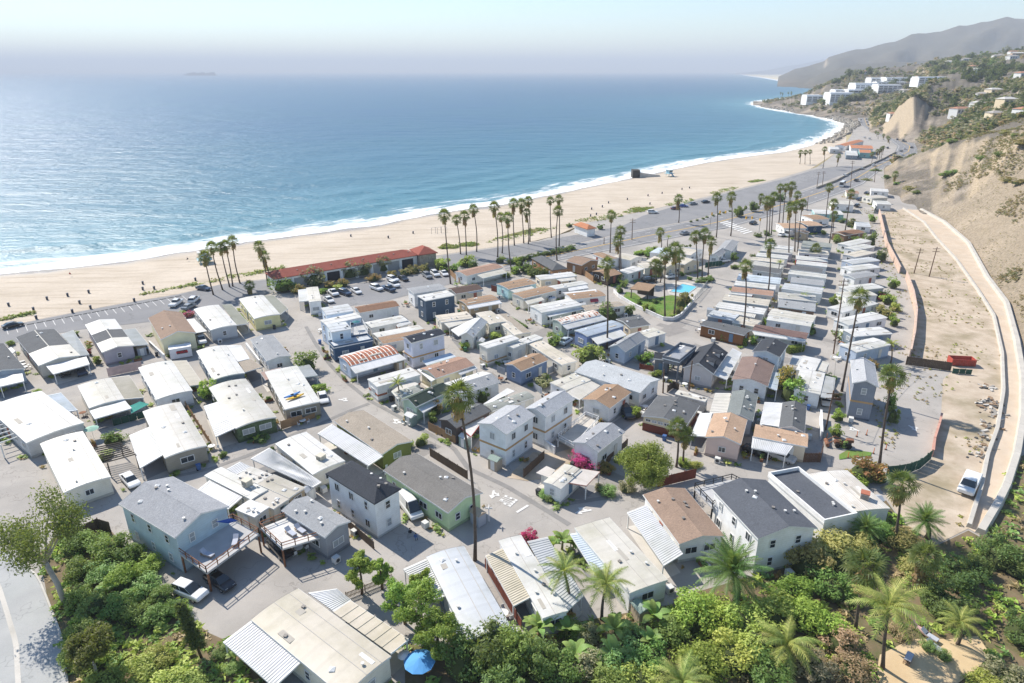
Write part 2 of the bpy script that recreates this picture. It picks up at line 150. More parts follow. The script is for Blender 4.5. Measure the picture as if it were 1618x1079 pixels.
('home with pale cream roof and grey wall in the left row',63.01,169.68,-115.23,5.57,11.75,3,0.25,'lightgrey','creamroof',{},[]),
('only rosy brown roofed home of the left row',67.19,177.35,-112.93,4.98,11.15,3,0.25,'offwhite','rosebrown',{},[{'p':[(61.4,177.6,2.8),(60.5,176.3,2.6),(66,174.1,2.6),(66.4,174.9,2.8)],'mat':'white','rib':0,'posts':(1,2)}]),
('white roofed home just behind the rosy brown one in the row',70.16,183.74,-113.26,4.6,11.26,2.8,0.25,'greyblue','whiteroof',{},[]),
('wide bluish white roofed home in the middle of the left row',73.29,189.52,-113.83,6.49,12.04,3,0.25,'white','bluewhite',{},[]),
('dark grey roofed home of the left row',79.25,199.26,-119.62,5.8,8.32,3,0.25,'lightgrey','grey',{},[]),
('dull white roofed home behind the dark grey one in the row',81.39,205.22,-126.35,4.84,9.17,2.8,0.25,'offwhite','dirtywhite',{},[]),
('cream roofed home fourth from the far end of the left row',83.58,211.22,-113.35,4.6,10.11,2.8,0.25,'offwhite','creamroof',{},[]),
('white home third from the far end of the left row',87.06,216.59,-115.04,4.9,9.89,2.8,0.25,'white','whiteroof',{},[]),
('home second from the far end of the left row',91.01,223.49,-115.08,5.18,10.45,2.8,0.25,'lightgrey','dirtywhite',{},[]),
('last home at the far end of the left row',93.63,228.8,-114.65,4.6,9.84,2.8,0.25,'offwhite','whiteroof',{},[]),
('home with mauve brown roof and white awning at the lane corner',63.37,146.23,-118.96,4.6,11.94,3,0.25,'lightgrey','mauvebrown',{},[{'p':[(57.1,147.4,2.9),(57.1,145.4,2.6),(67,140.8,2.6),(67.6,141.6,2.9)],'mat':'white','rib':0,'posts':(1,2)}]),
('white home next to the mauve brown one in the right row',68.79,154.48,-118.52,4.6,10.28,2.8,0.25,'white','whiteroof',{},[]),
('white home with stepped roof third in the right row',70.59,157.58,-121.36,5.66,10.65,3,0.25,'white','whitecream',{},[]),
('pale grey roof home with brown wall in the right row',74.71,165.06,-113.79,6.33,9.07,3.1,0.25,'brownwall','lightgreyroof',{},[]),
('white home with a small palm in front in the right row',77.84,172.68,-109.34,5.73,9.57,2.9,0.25,'white','dirtywhite',{},[]),
('wide pale home with white front slope in the right row',82.29,179.89,-119.28,6.41,10.46,3,0.25,'white','greywhite',{},[]),
('grey gabled home with triangular porch in the right row',86.09,186.1,-114.08,5.72,8.93,3.2,0.25,'white','lightgreyroof',{},[]),
('white home with a blue tarp patch in the right row',89.9,194.93,-117.58,4.6,10.69,2.8,0.25,'white','whiteroof',{},[]),
('rounded dark grey roof home of the right row',91.73,199.96,-120.78,5.68,9.11,3,0.25,'lightgrey','grey',{},[]),
('white home behind the rounded grey roof in the right row',96.13,206.84,-114.91,4.91,9.14,2.8,0.25,'white','whiteroof',{},[]),
('white home with a red rear wall in the right row',98.67,212.99,-111.09,5.25,9.66,2.8,0.25,'redwall','whiteroof',{},[]),
('cream home in front of the large grey green flat roof',102.93,221.9,-109.28,5.62,9.44,2.8,0.25,'white','creamroof',{},[]),
('large grey green flat roofed home at the far end of the right row',107.47,229.89,-116.18,9.5,9.61,3.2,0.1,'lightgrey','greygreen',{},[]),
('blue-grey home with pale flat roof nearest on the hill side of the lane',79.18,137.67,-66.17,4.6,10.57,3.2,0.3,'greyblue','whiteroof',{},[]),
('stepped white roof home second on the hill side',83.82,146.03,-79.58,4.6,9.73,3.1,0.3,'slate','whiteroof',{},[]),
('wide white roof home third on the hill side',86.73,155.27,-65.72,4.6,13.36,3,0.3,'white','whiteroof',{},[]),
('white home hidden among shrubs on the hill side',89.81,165.73,-61.15,4.6,14.58,2.8,0.3,'white','whiteroof',{},[]),
('low white home under the fan palm on the hill side',95.52,175.61,-78.32,4.6,9.61,2.8,0.3,'white','whitecream',{},[]),
('double white roof home behind the fan palm on the hill side',99.48,181.06,-73.47,4.6,11.59,3,0.3,'lightgrey','whiteroof',{},[]),
('grey roof cottage with white awning on the hill side',104.84,192.88,-66.94,4.6,9.46,3.2,0.3,'white','lightgreyroof',{},[]),
('white home sixth from the pink wall end',109.79,202.65,-71,4.6,11.6,2.8,0.3,'white','whiteroof',{},[]),
('pale home with grey wall beside the red patch',113.57,210.28,-69.09,4.6,11.71,2.9,0.3,'greyblue','greywhite',{},[]),
('beige roofed home beside the dark round tree',117.66,219.62,-59.44,4.6,11.77,2.8,0.3,'lightgrey','beigeroof',{},[]),
('white gabled home with picture window at the lane top',121.65,227.69,-60.73,4.6,10.53,2.9,0.3,'white','whiteroof',{},[]),
('last white home at the top of the hill side lane',123.67,235.53,-57.04,4.6,14.03,2.8,0.3,'white','whiteroof',{},[]),
('white roofed home with teal wall by the highway',137.73,289.93,-105.09,9.5,11.65,3,0.4,'teal','whiteroof',{},[]),
('big white roofed building beside the highway',152.88,309.49,-107.92,9.5,9.11,3.6,0.4,'white','whitecream',{},[]),
('tan hipped roof house near the highway',127.04,278.1,-79.6,9.5,7.65,3.2,0.4,'white','tanbrown',{},[]),
('dark blue gabled house with tan roof near the highway',119.56,265.56,-79.11,9.01,6.68,3.2,0.4,'darkblue','tan',{},[]),
('white house with tan roof at the traffic light corner',110.67,261.46,-91.49,9.5,8.89,3.2,0.4,'white','tan',{},[]),
('tan open carport roof beside the parked camper',110.94,251.16,-43.25,4.63,3.55,3,0.4,'tanwall','tan',{},[]),
('low brown roofed house under the dark green tree',128.85,251.35,-62.31,5.81,11.81,2.8,0.4,'brownwall','brown2',{},[]),
('white tiered home on the slope by the highway',189.95,347.76,-114.64,9.5,8.02,3,0.4,'white','whiteroof',{},[]),
('cream tiered home on the slope below the white one',177.54,327.72,-74.15,6.58,9.41,3,0.4,'offwhite','creamroof',{},[]),
('white home with carport lowest of the tiered group',173.2,312.62,-105.98,9.5,6.07,3,0.4,'white','whiteroof',{},[]),
('pale grey tent roofed hut beside the small tree',141.73,266.75,-111.47,9.5,5.32,2.6,0.4,'white','greywhite',{},[]),
('small rose roofed hut beside the highway bus',173.65,343.08,-110.27,9.5,5.78,2.8,0.4,'offwhite','rosebrown',{},[])]
PALM = [('fan',-86.5,183.4,-0.6,11.2,1,'in the palm clump beside the beach road',0),
('fan',-85.6,187.9,-1.1,12.7,1,'in the palm clump beside the beach road',0),
('fan',-84.6,190.7,-0.8,12,1,'in the palm clump beside the beach road',0),
('fan',-84,191.4,-0.3,12.4,1,'in the palm clump beside the beach road',0),
('fan',-83,194.6,-0.2,13,1,'in the palm clump beside the beach road',0),
('fan',-76.3,183.9,0.4,2.5,0.8,'in the palm clump beside the beach road',0),
('fan',-73.5,191.4,-0.9,12.1,1,'at the left end of the red roofed garage',0),
('fan',-73.4,192.8,-0.5,8.8,1,'at the left end of the red roofed garage',0),
('fan',-18.7,194,-1.1,20.8,1,'in the row right of the red roofed garage',0),
('fan',-18.2,229.5,-1.1,12.1,1,'in the row right of the red roofed garage',0),
('fan',-16.1,228.4,-0.3,13.6,1,'in the row right of the red roofed garage',0),
('fan',-12.7,232.8,-0.8,15,1,'in the row right of the red roofed garage',0),
('fan',-5,225.2,-1,17.4,1,'in the line above the beach access road',0),
('fan',-3.5,230.6,-0.4,12.8,1,'in the line above the beach access road',0),
('fan',-0.1,205.9,-1.2,17.6,1,'in the line above the beach access road',0),
('fan',0.9,242,-0.4,15.3,1,'in the line above the beach access road',0),
('fan',4.4,245.6,-1,14.7,1,'in the line above the beach access road',0),
('fan',6.1,244.4,-0.7,11.6,1,'in the line above the beach access road',0),
('fan',6.8,248.1,-0.8,15.1,1,'in the line above the beach access road',0),
('fan',15.3,254.5,-0.7,14.2,1,'in the line above the beach access road',0),
('fan',15.4,221.1,-0.1,16.7,1,'in the line above the beach access road',0),
('fan',17.4,240.8,-0.5,17.1,1,'in the line above the beach access road',0),
('fan',35,231.7,-0.3,13.2,1,'in the line above the beach access road',0),
('fan',32.9,197.3,-0.9,12.3,1,'in the line above the beach access road',0),
('fan',34.3,200.6,-1.2,14.6,1,'in the line above the beach access road',0),
('fan',52.5,229.5,-0.7,7.7,1,'in the line above the beach access road',0),
('fan',22.1,142.8,-1,20.3,1,'standing alone by the lane bend',1),
('fan',40.3,164.4,-1.2,16.7,1,'around the pool garden',0),
('fan',42.8,165.1,-1.3,17.9,1,'around the pool garden',0),
('fan',51.2,197.4,-0.2,7.7,1,'around the pool garden',0),
('fan',43.8,194.5,-0.5,5.6,1,'around the pool garden',0),
('fan',45.4,195.4,-0.5,4.8,1,'around the pool garden',0),
('fan',57.8,198.9,-2,13.3,1,'around the pool garden',0),
('fan',58.9,197.9,-0.7,14.2,1,'around the pool garden',0),
('fan',61.9,202,-0.2,11,1,'around the pool garden',0),
('feather',57.2,239.4,0,3.7,0.7,'beside the highway verge',0),
('fan',71.2,282.1,-1,10.1,1,'along the highway median',0),
('fan',79.5,254.8,-1.5,15.3,1,'along the highway median',0),
('fan',85.9,257.4,-1.6,15.1,1,'along the highway median',0),
('fan',115.6,311.6,0.3,5.6,1,'along the highway median',0),
('fan',90.5,233.1,-1.6,17.8,1,'at the park entrance corner',0),
('fan',100.9,257.3,-1.4,13.2,1,'at the park entrance corner',0),
('fan',102.4,258.9,-1.2,14.7,1,'at the park entrance corner',0),
('fan',108.4,268.1,-1.6,16.9,1,'at the park entrance corner',0),
('fan',110.6,269,-1.1,16.8,1,'at the park entrance corner',0),
('fan',111.5,266.4,-0.9,17.6,1,'at the park entrance corner',0),
('fan',94.4,220.4,-2.2,18.1,1,'at the park entrance corner',0),
('fan',101.5,233.1,-2.1,16.1,1,'at the park entrance corner',0),
('fan',102,231.8,-1.1,17.3,1,'at the park entrance corner',0),
('fan',134,314.1,-0.3,6.1,1,'at the park entrance corner',0),
('fan',133.2,280.7,-0.9,14.9,1,'at the park entrance corner',0),
('fan',113.4,233.1,-1.1,17,1,'at the park entrance corner',0),
('fan',134.2,264.7,-0.5,15.3,1,'at the park entrance corner',0),
('fan',123.1,251.8,-0.7,9,1,'at the park entrance corner',0),
('fan',72.6,179.8,-1.4,15.7,1,'rising from the mobile home rows',0),
('fan',56.2,150.7,-1.5,17.6,1,'rising from the mobile home rows',0),
('fan',103.8,221.7,-0.2,3.7,1,'rising from the mobile home rows',0),
('feather',83.5,199.9,-0.5,5,0.6,'small one among the mobile home rows',0),
('feather',80.9,174.7,-0.3,2.5,0.6,'small one among the mobile home rows',0),
('feather',98.2,214.6,-0.2,1.9,0.6,'small one among the mobile home rows',0),
('fan',60.5,93.7,-1.3,15.9,1.1,'leaning beside the turning circle',1),
('fan',66.7,120.7,-0.3,19.8,1,'leaning over the hill side lane',1),
('fan',-4.9,70.6,-1.5,24.1,1.1,'nearest, beside the mint green home',1),
('fan',26.9,93,-0.4,7.2,0.7,'in the corner planter by the pink home',1),
('fan',28.1,93.3,-0.1,5.7,0.6,'in the corner planter by the pink home',1),
('feather',-21.7,115.4,-0.3,4.3,0.8,'beside the pale green cottage',1),
('fan',52.4,74,-1,9.3,1,'on the slope beside the old ribbed roof',1),
('fan',39.9,58.9,-0.7,8.8,1.1,'in front of the olive shrubs',1),
('fan',50.1,64.7,-0.1,5.3,1,'above the sandy yard',1),
('queen',7,61.6,-0.9,5.8,1,'with yellow dead frond beside the narrow white home',1),
('queen',10.6,60.3,0.2,5.1,0.9,'beside the cream white flat roof',1),
('queen',40.2,53.4,-1.1,8.3,1.2,'beside the loungers',1),
('queen',50.3,56.6,-0.5,3.1,0.8,'young one on the sandy yard edge',1),
('queen',29.9,54.3,-0.1,2.3,1.1,'silvery one at the bottom edge',1),
('queen',17.1,48.4,-0.1,3.5,1.1,'at the bottom edge',1),
('date',27.4,63.4,-1,4.2,1,'with a huge crown beside the white two storey house',1),
('date',48.6,73.5,-0.8,2.5,0.6,'behind the olive shrubs',1),
('date',57.6,75.1,-1,2.7,0.7,'behind the slope fan palm',1),
('feather',77.3,148,1.8,1.5,0.6,'at the hill side lane entrance',1),
('feather',84,134.7,-0.8,4.5,0.7,'behind the unfinished house',1),
('fan',200.5,475.2,-0.8,7.7,0.9,'on the sand near the restaurant',0),
('fan',204,475.2,-0.8,7.7,0.9,'on the sand near the restaurant',0),
('fan',207.6,475.2,-1.4,8.1,0.9,'on the sand near the restaurant',0),
('fan',206.6,452.5,-0.9,12.2,0.9,'on the sand near the restaurant',0),
('fan',220.1,461.9,0.1,6.7,0.9,'on the sand near the restaurant',0),
('fan',266.1,499,-0.9,6,0.8,'around the restaurant car park',0),
('fan',267.8,499,-0.7,6.6,0.8,'around the restaurant car park',0),
('fan',269.1,499,-1,7.9,0.8,'around the restaurant car park',0),
('fan',254.2,482.9,-0.8,5.8,0.8,'around the restaurant car park',0),
('fan',285.6,528.2,-0.5,5.6,0.8,'around the restaurant car park',0),
('fan',348,657.5,-1.1,5.1,0.8,'around the restaurant car park',0),
('fan',348.5,648.3,-0.9,4.2,0.8,'around the restaurant car park',0),
('fan',342.8,630.5,-0.9,4.1,0.8,'around the restaurant car park',0),
('fan',361.1,686.9,-1.3,4,0.8,'around the restaurant car park',0),
('fan',335.6,613.6,-1.4,4.4,0.8,'around the restaurant car park',0),
('fan',211.6,373,-0.8,7.1,1,'beside the tiered homes',0),
('fan',491.2,1287.9,-3,22.9,0.9,'on the distant point',0),
('fan',495,1287.9,-3.3,21.7,0.9,'on the distant point',0),
('fan',481.1,1224.4,-3.9,24.7,0.9,'on the distant point',0),
('fan',486.4,1224.4,-4,25.4,0.9,'on the distant point',0)]
BUSH = [('dark',-58.7,72.2,3.5,2.6,'in the garden below the blue house'),
('mid',-56.6,73,3.6,2.4,'in the garden below the blue house'),
('mid',-52.9,71.2,4,3,'in the garden below the blue house'),
('dark',-50,70.6,3.4,2.4,'in the garden below the blue house'),
('bright',-46.8,68.2,3.4,2.2,'in the garden below the blue house'),
('dark',-55.3,67.6,3.6,2.6,'in the garden below the blue house'),
('leafy',-52,67,3.4,2.2,'in the garden below the blue house'),
('bright',-48.5,65.9,3.8,2.6,'in the garden below the blue house'),
('leafy',-45.4,64.8,3.2,2,'in the garden below the blue house'),
('mid',-42.6,63.2,2.8,1.8,'in the garden below the blue house'),
('dark',-52.8,62.7,3.4,2.4,'in the garden below the blue house'),
('leafy',-49.9,61.7,3.2,2,'in the garden below the blue house'),
('dark',-46.9,61.2,3.6,2.4,'in the garden below the blue house'),
('dark',-44.3,60.2,3.2,2.2,'in the garden below the blue house'),
('dark',-42.1,59.7,3.2,1.8,'in the garden below the blue house'),
('mid',-40.8,61,2.6,1.8,'in the garden below the blue house'),
('bright',-39.2,61.2,2,1.4,'in the garden below the blue house'),
('mid',-49.3,57.8,2.8,1.8,'in the garden below the blue house'),
('dark',-47.1,57.8,3,1.8,'in the garden below the blue house'),
('mid',-48,54.3,3,2.2,'in the garden below the blue house'),
('bright',-45.3,53.5,3.4,2.2,'in the garden below the blue house'),
('mid',-42.5,51,3.2,2.2,'in the garden below the blue house'),
('lime',-38.6,51.8,4.2,2.6,'in the garden below the blue house'),
('lime',-35.5,51,4,2.4,'in the garden below the blue house'),
('lime',-38.3,53.9,3.4,2,'in the garden below the blue house'),
('lime',-32.9,50.7,3.4,2,'in the garden below the blue house'),
('leafy',-30.1,53,1.6,1.2,'in the garden below the blue house'),
('leafy',-32.2,55.1,1.8,1.2,'in the garden below the blue house'),
('deep',-5.4,53,5,4.2,'on the bottom slope'),
('deep',-2.7,53.5,5.2,4.6,'on the bottom slope'),
('mid',0.4,53.5,5,4.4,'on the bottom slope'),
('deep',2.7,52.9,4.6,4.2,'on the bottom slope'),
('deep',-0.6,49.9,5,4,'on the bottom slope'),
('mid',4.8,51.8,4,3.2,'on the bottom slope'),
('grey',7.6,52.9,3.6,2.6,'on the bottom slope'),
('grey',8.7,57.4,2.6,1.8,'on the bottom slope'),
('mid',7,57.8,2.6,1.8,'on the bottom slope'),
('leafy',13.7,56.9,3,2,'on the bottom slope'),
('mid',18.1,57.4,3.6,2.4,'on the bottom slope'),
('bright',20.9,59.7,5.4,3.6,'on the bottom slope'),
('bright',23.6,58.8,5,3.4,'on the bottom slope'),
('lime',26.3,58.3,5.2,3.6,'on the bottom slope'),
('lime',30.1,59.7,5,3.6,'on the bottom slope'),
('bright',33.8,59.7,4.6,3,'on the bottom slope'),
('bright',34.1,63.2,4.6,3.2,'on the bottom slope'),
('mid',39.4,64.3,4.6,3.2,'on the bottom slope'),
('olive',38.1,68.2,5.4,3.8,'on the bottom slope'),
('olive',42.3,69.4,6.4,4.2,'on the bottom slope'),
('olive',46.6,71.2,4.6,3.2,'on the bottom slope'),
('mid',50.6,75.1,3.2,2.6,'on the bottom slope'),
('olive',53.4,72.7,4,2.6,'on the bottom slope'),
('bright',35.8,58.3,4,2.6,'on the bottom slope'),
('drybrush',36.6,56,4,2.4,'on the bottom slope'),
('lime',27.2,55.6,5.2,3.4,'on the bottom slope'),
('lime',23.6,53.9,5,3.4,'on the bottom slope'),
('bright',20.2,53,4.6,3.2,'on the bottom slope'),
('mid',26.8,51.4,4.6,3,'on the bottom slope'),
('grey',32.2,53,4.4,2.6,'on the bottom slope'),
('drybrush',36.4,52.6,3.8,2.2,'on the bottom slope'),
('deep',51.7,61.7,4.8,3.2,'on the bottom slope'),
('mid',50.8,62.7,3,2,'on the bottom slope'),
('deep',56.4,66.5,4.6,2.8,'on the bottom slope'),
('deep',59.7,68.2,3.2,2.2,'on the bottom slope'),
('deep',63.8,70,5.2,3.4,'on the bottom slope'),
('deep',65.3,68.2,4.6,3,'on the bottom slope'),
('deep',57.8,57.4,4,3,'on the bottom slope'),
('grey',52,51,4.4,2.6,'on the bottom slope'),
('lime',49.2,49.9,3.6,2,'on the bottom slope'),
('olive',52,68.2,3.4,2.2,'on the bottom slope'),
('drybrush',44.3,57.8,2.2,1.2,'on the bottom slope'),
('leafy',11.7,53,4,2.8,'on the bottom slope'),
('mid',15.3,53.9,3.6,2.6,'on the bottom slope'),
('lime',13.3,50.7,4,2.8,'on the bottom slope'),
('mid',9.9,50.3,4,2.8,'on the bottom slope'),
('leafy',46.5,56,1.4,1,'on the bottom slope'),
('leafy',47.5,54.7,1.3,1,'on the bottom slope'),
('bright',-59.8,117.3,3.4,3.8,'among the homes'),
('mid',-44.2,130.2,4.8,4.2,'among the homes'),
('bright',-38.5,120.1,2.8,1.6,'among the homes'),
('deep',25.1,162.4,6,4.2,'among the homes'),
('mid',31.1,166.3,2.8,2.6,'among the homes'),
('lime',17,134.5,6,4.6,'among the homes'),
('mid',9.9,145.2,3.8,3,'among the homes'),
('mid',-2.4,153.4,3.4,2.6,'among the homes'),
('lime',-4,149.2,3,1.6,'among the homes'),
('bright',-10.9,143.2,2.6,2,'among the homes'),
('deep',-5.8,115.7,2.6,3.4,'among the homes'),
('redgreen',-14.3,110.8,2.6,2.8,'among the homes'),
('redgreen',-13.4,114.7,3,2.8,'among the homes'),
('mid',-14.5,107.9,2.1,2,'among the homes'),
('grey',6.5,123,3.2,2.4,'among the homes'),
('redgreen',15.2,91.6,2.6,1.8,'among the homes'),
('leafy',5.1,84.7,2,1.2,'among the homes'),
('leafy',6,83.6,1.6,1,'among the homes'),
('bright',23.3,109.6,1.9,2.2,'among the homes'),
('redgreen',55.2,120.7,3.8,5,'among the homes'),
('bright',54.6,116.8,4.6,4.4,'among the homes'),
('mid',56.5,116.3,4.6,4.4,'among the homes'),
('bright',29.4,135.2,3.2,2.8,'among the homes'),
('bright',30.5,127.9,2.4,1.6,'among the homes'),
('bright',57.1,145.2,1.8,2.4,'among the homes'),
('bright',65.1,158.3,2.4,2,'among the homes'),
('bright',67.7,157.8,2.2,1.3,'among the homes'),
('bright',70.2,156,2.2,1.3,'among the homes'),
('mid',72.3,153.4,2.6,2.4,'among the homes'),
('mid',73.7,152.1,2.6,2.6,'among the homes'),
('redgreen',55.5,89.4,4.6,3.6,'among the homes'),
('redgreen',57.5,88.9,3.6,3,'among the homes'),
('bright',54.2,88,3,1.6,'among the homes'),
('redgreen',53.3,89.4,2,1.6,'among the homes'),
('leafy',14.6,85.5,2.4,1.4,'among the homes'),
('grey',13.6,86.3,1.6,1.2,'among the homes'),
('grey',17.7,86.3,2.4,1.6,'among the homes'),
('bright',57.3,102.6,2,2.4,'among the homes'),
('bright',60.3,108.4,2.2,2.4,'among the homes'),
('leafy',56.9,99.4,1.6,1.4,'among the homes'),
('deep',69.5,107.2,2.2,4.2,'among the homes'),
('mid',71.7,112.1,2.2,3.6,'among the homes'),
('mid',66.8,126.1,2,1.4,'among the homes'),
('redgreen',78.3,132.5,3,1.8,'among the homes'),
('mid',80.1,129.2,3,1.8,'among the homes'),
('lime',-18.1,99.4,2.2,1.6,'among the homes'),
('lime',-15.8,99.8,2.4,2,'among the homes'),
('mid',-69.3,100.5,3.6,2.4,'among the homes'),
('lime',-68.1,95.4,3,1,'among the homes'),
('bright',28.2,93.5,2.2,1,'among the homes'),
('lime',30,93.1,2,1,'among the homes'),
('bright',-17.3,118.7,2.2,1.4,'among the homes'),
('mid',-28.9,156.5,2,1.2,'among the homes'),
('bright',-32.4,155.6,2,1,'among the homes'),
('deep',-24.4,155.6,0.8,2.6,'among the homes'),
('bright',13.1,159.2,1.8,1.2,'among the homes'),
('boug',-96.7,139.5,1.6,1.6,'among the homes'),
('bright',-91.5,134.2,1.7,1.8,'among the homes'),
('boug',-85,164.9,3,1.6,'among the homes'),
('bright',-87.3,166.3,1.6,1.2,'among the homes'),
('bright',-95.5,120.1,1.6,1,'among the homes'),
('bright',-118.3,145.2,2,1.4,'among the homes'),
('mid',-106.3,150.4,2,1.4,'among the homes'),
('leafy',-53.7,109.6,1.8,1.2,'among the homes'),
('deep',-48.5,96,1.5,1.1,'among the homes'),
('deep',-41.1,98.4,1.2,0.7,'among the homes'),
('deep',-44.3,101.5,3.2,1.2,'among the homes'),
('boug',12.3,93.3,4.6,2.4,'beside the grey gabled cottage'),
('boug',2.5,74,2.6,1.8,'on the street corner awning'),
('mid',-67.2,186.6,6,4.4,'by the parking lots'),
('sage',-59.3,191.6,6,5,'by the parking lots'),
('sage',-50.8,199.5,5.5,5,'by the parking lots'),
('sage',-46.8,202.2,5,5,'by the parking lots'),
('sage',-41.8,206.5,5,5.4,'by the parking lots'),
('redgreen',-62.8,185.4,4,2.2,'by the parking lots'),
('redgreen',-54.6,189.7,4,2,'by the parking lots'),
('redgreen',-51.2,191.6,4,2,'by the parking lots'),
('redgreen',-42.9,197.4,4,2,'by the parking lots'),
('redgreen',-37.6,200.9,4,2,'by the parking lots'),
('olive',-34,203.7,4,2.2,'by the parking lots'),
('olive',-31.3,205.8,4,2.4,'by the parking lots'),
('olive',-28.1,208,4,2.4,'by the parking lots'),
('lime',-51,186.6,4,1.6,'by the parking lots'),
('bright',-55.2,184.8,3,1.4,'by the parking lots'),
('bright',-23,210.2,5.4,3.6,'by the parking lots'),
('bright',-19.1,208,4,2.6,'by the parking lots'),
('bright',-15.6,214,5.5,3.6,'by the parking lots'),
('deep',-12.7,211,4,3,'by the parking lots'),
('mid',-4.1,218,4,2.4,'by the parking lots'),
('bright',1.2,205.1,4,2.4,'by the parking lots'),
('bright',-1.8,200.9,3.6,2.2,'by the parking lots'),
('deep',4.3,206.5,4.6,3.8,'by the parking lots'),
('deep',7.2,202.2,4.6,3.6,'by the parking lots'),
('deep',9.7,200.9,4,3.2,'by the parking lots'),
('bright',2.3,214,3.6,3,'by the parking lots'),
('deep',-0.2,217.2,3.2,1.8,'in the hedge along the highway'),
('deep',1.9,218.9,3.2,1.8,'in the hedge along the highway'),
('deep',3.9,220.7,3.2,1.8,'in the hedge along the highway'),
('deep',6.1,222.5,3.2,1.8,'in the hedge along the highway'),
('deep',8.2,224.4,3.2,1.8,'in the hedge along the highway'),
('deep',10.4,226.2,3.2,1.8,'in the hedge along the highway'),
('deep',12.6,228.1,3.2,1.8,'in the hedge along the highway'),
('deep',14.9,230.1,3.2,1.8,'in the hedge along the highway'),
('deep',17.1,232,3.2,1.8,'in the hedge along the highway'),
('deep',19.5,234,3.2,1.8,'in the hedge along the highway'),
('deep',21.8,236,3.2,1.8,'in the hedge along the highway'),
('bright',43.7,227.1,3.2,1.6,'behind the beige houses'),
('bright',45.6,228.8,3.2,1.6,'behind the beige houses'),
('bright',47.5,230.6,3.2,1.6,'behind the beige houses'),
('bright',49.4,232.4,3.2,1.6,'behind the beige houses'),
('bright',51.3,234.2,3.2,1.6,'behind the beige houses'),
('deep',101.1,294.9,4.8,5.2,'beside the beach parking lot'),
('deep',111.2,306.4,4.6,5,'beside the beach parking lot'),
('deep',132.7,332.1,4.6,4.4,'beside the beach parking lot'),
('deep',28.3,264.7,2.8,2.6,'beside the beach parking lot'),
('deep',36.3,269.3,2.6,2.4,'beside the beach parking lot'),
('deep',24,274.1,3,1.6,'beside the beach parking lot'),
('mid',30.9,260.2,2,2,'beside the beach parking lot'),
('deep',76.7,282.9,1.5,0.9,'on the highway median'),
('deep',80.1,285.9,1.5,0.9,'on the highway median'),
('deep',83.6,289,1.5,0.9,'on the highway median'),
('deep',86.2,292.2,1.5,0.9,'on the highway median'),
('deep',89.8,295.4,1.5,0.9,'on the highway median'),
('deep',93.5,298.8,1.5,0.9,'on the highway median'),
('deep',96.4,302.1,1.5,0.9,'on the highway median'),
('deep',100.2,305.6,1.5,0.9,'on the highway median'),
('deep',104.1,309.1,1.5,0.9,'on the highway median'),
('deep',107.2,312.7,1.5,0.9,'on the highway median'),
('deep',111.2,316.4,1.5,0.9,'on the highway median'),
('deep',115.4,320.1,1.5,0.9,'on the highway median'),
('deep',118.7,324,1.5,0.9,'on the highway median'),
('deep',123,327.9,1.5,0.9,'on the highway median'),
('mid',33.4,190.9,2.4,2.2,'around the pool garden'),
('bright',32.1,194.8,2.2,3.2,'around the pool garden'),
('mid',31.6,185.4,2.6,2,'around the pool garden'),
('mid',35.4,175.2,1.6,1,'around the pool garden'),
('bright',36,168.8,2,2.2,'around the pool garden'),
('mid',37.5,167.8,2.2,2,'around the pool garden'),
('bright',41.8,164.4,1.6,0.8,'around the pool garden'),
('olive',46,171.4,3,4,'around the pool garden'),
('olive',48.6,175.2,3,3.4,'around the pool garden'),
('olive',44.5,167.3,2.2,1.8,'around the pool garden'),
('mid',58,195.5,3.4,1,'around the pool garden'),
('mid',59.9,196.8,3.4,1.2,'around the pool garden'),
('mid',61.8,198.1,3,1.2,'around the pool garden'),
('deep',40,176.2,2,1.2,'around the pool garden'),
('bright',53.8,202.2,1.4,1.6,'around the pool garden'),
('mid',55.2,198.1,1.6,1,'around the pool garden'),
('bright',89.1,174.1,2.6,2.6,'along the mobile home rows'),
('bright',93.1,175.2,4,2,'along the mobile home rows'),
('deep',105.3,179.6,3.4,3,'along the mobile home rows'),
('bright',94,163.9,3.2,2,'along the mobile home rows'),
('boug',105.1,177.9,3,2,'along the mobile home rows'),
('lime',104.4,175.2,3.6,3,'along the mobile home rows'),
('lime',103.3,169.9,3.2,2.6,'along the mobile home rows'),
('olive',98.3,164.9,4,3,'along the mobile home rows'),
('bright',105.4,181.9,2,2,'along the mobile home rows'),
('bright',113.5,189.7,3.2,3.2,'along the mobile home rows'),
('deep',125.3,219.6,4,4.4,'along the mobile home rows'),
('mid',86.2,164.9,5,1.6,'along the mobile home rows'),
('mid',89.1,165.8,4,1.6,'along the mobile home rows'),
('deep',80,151.3,3,1.4,'along the mobile home rows'),
('bright',96.9,157.8,2.4,2.4,'along the mobile home rows'),
('bright',98.7,162.4,2,2,'along the mobile home rows'),
('mid',104.3,196.1,3,1.6,'along the mobile home rows'),
('mid',108.6,198.1,3,1.2,'along the mobile home rows'),
('deep',131.4,239.8,5,6,'along the mobile home rows'),
('mid',122.2,245.6,3.4,3,'along the mobile home rows'),
('lime',129.3,245.6,4,2.4,'along the mobile home rows'),
('bright',153.6,281.6,3,4,'along the mobile home rows'),
('olive',141.2,274.1,6,3.2,'along the mobile home rows'),
('mid',140.6,281.6,3,2,'along the mobile home rows'),
('bright',123.1,259.1,2.2,2.2,'along the mobile home rows'),
('mid',111.6,262.5,2,1,'along the mobile home rows'),
('mid',100.4,258.1,3,2,'along the mobile home rows'),
('deep',96.2,255.9,3,1.8,'along the mobile home rows'),
('deep',84.2,226.2,2,1,'along the mobile home rows'),
('redgreen',103.9,220.4,2,2,'along the mobile home rows'),
('deep',94.7,212.5,2.6,2.6,'along the mobile home rows'),
('bright',96.8,211,2,2,'along the mobile home rows'),
('bright',67.8,177.3,2,2,'along the mobile home rows'),
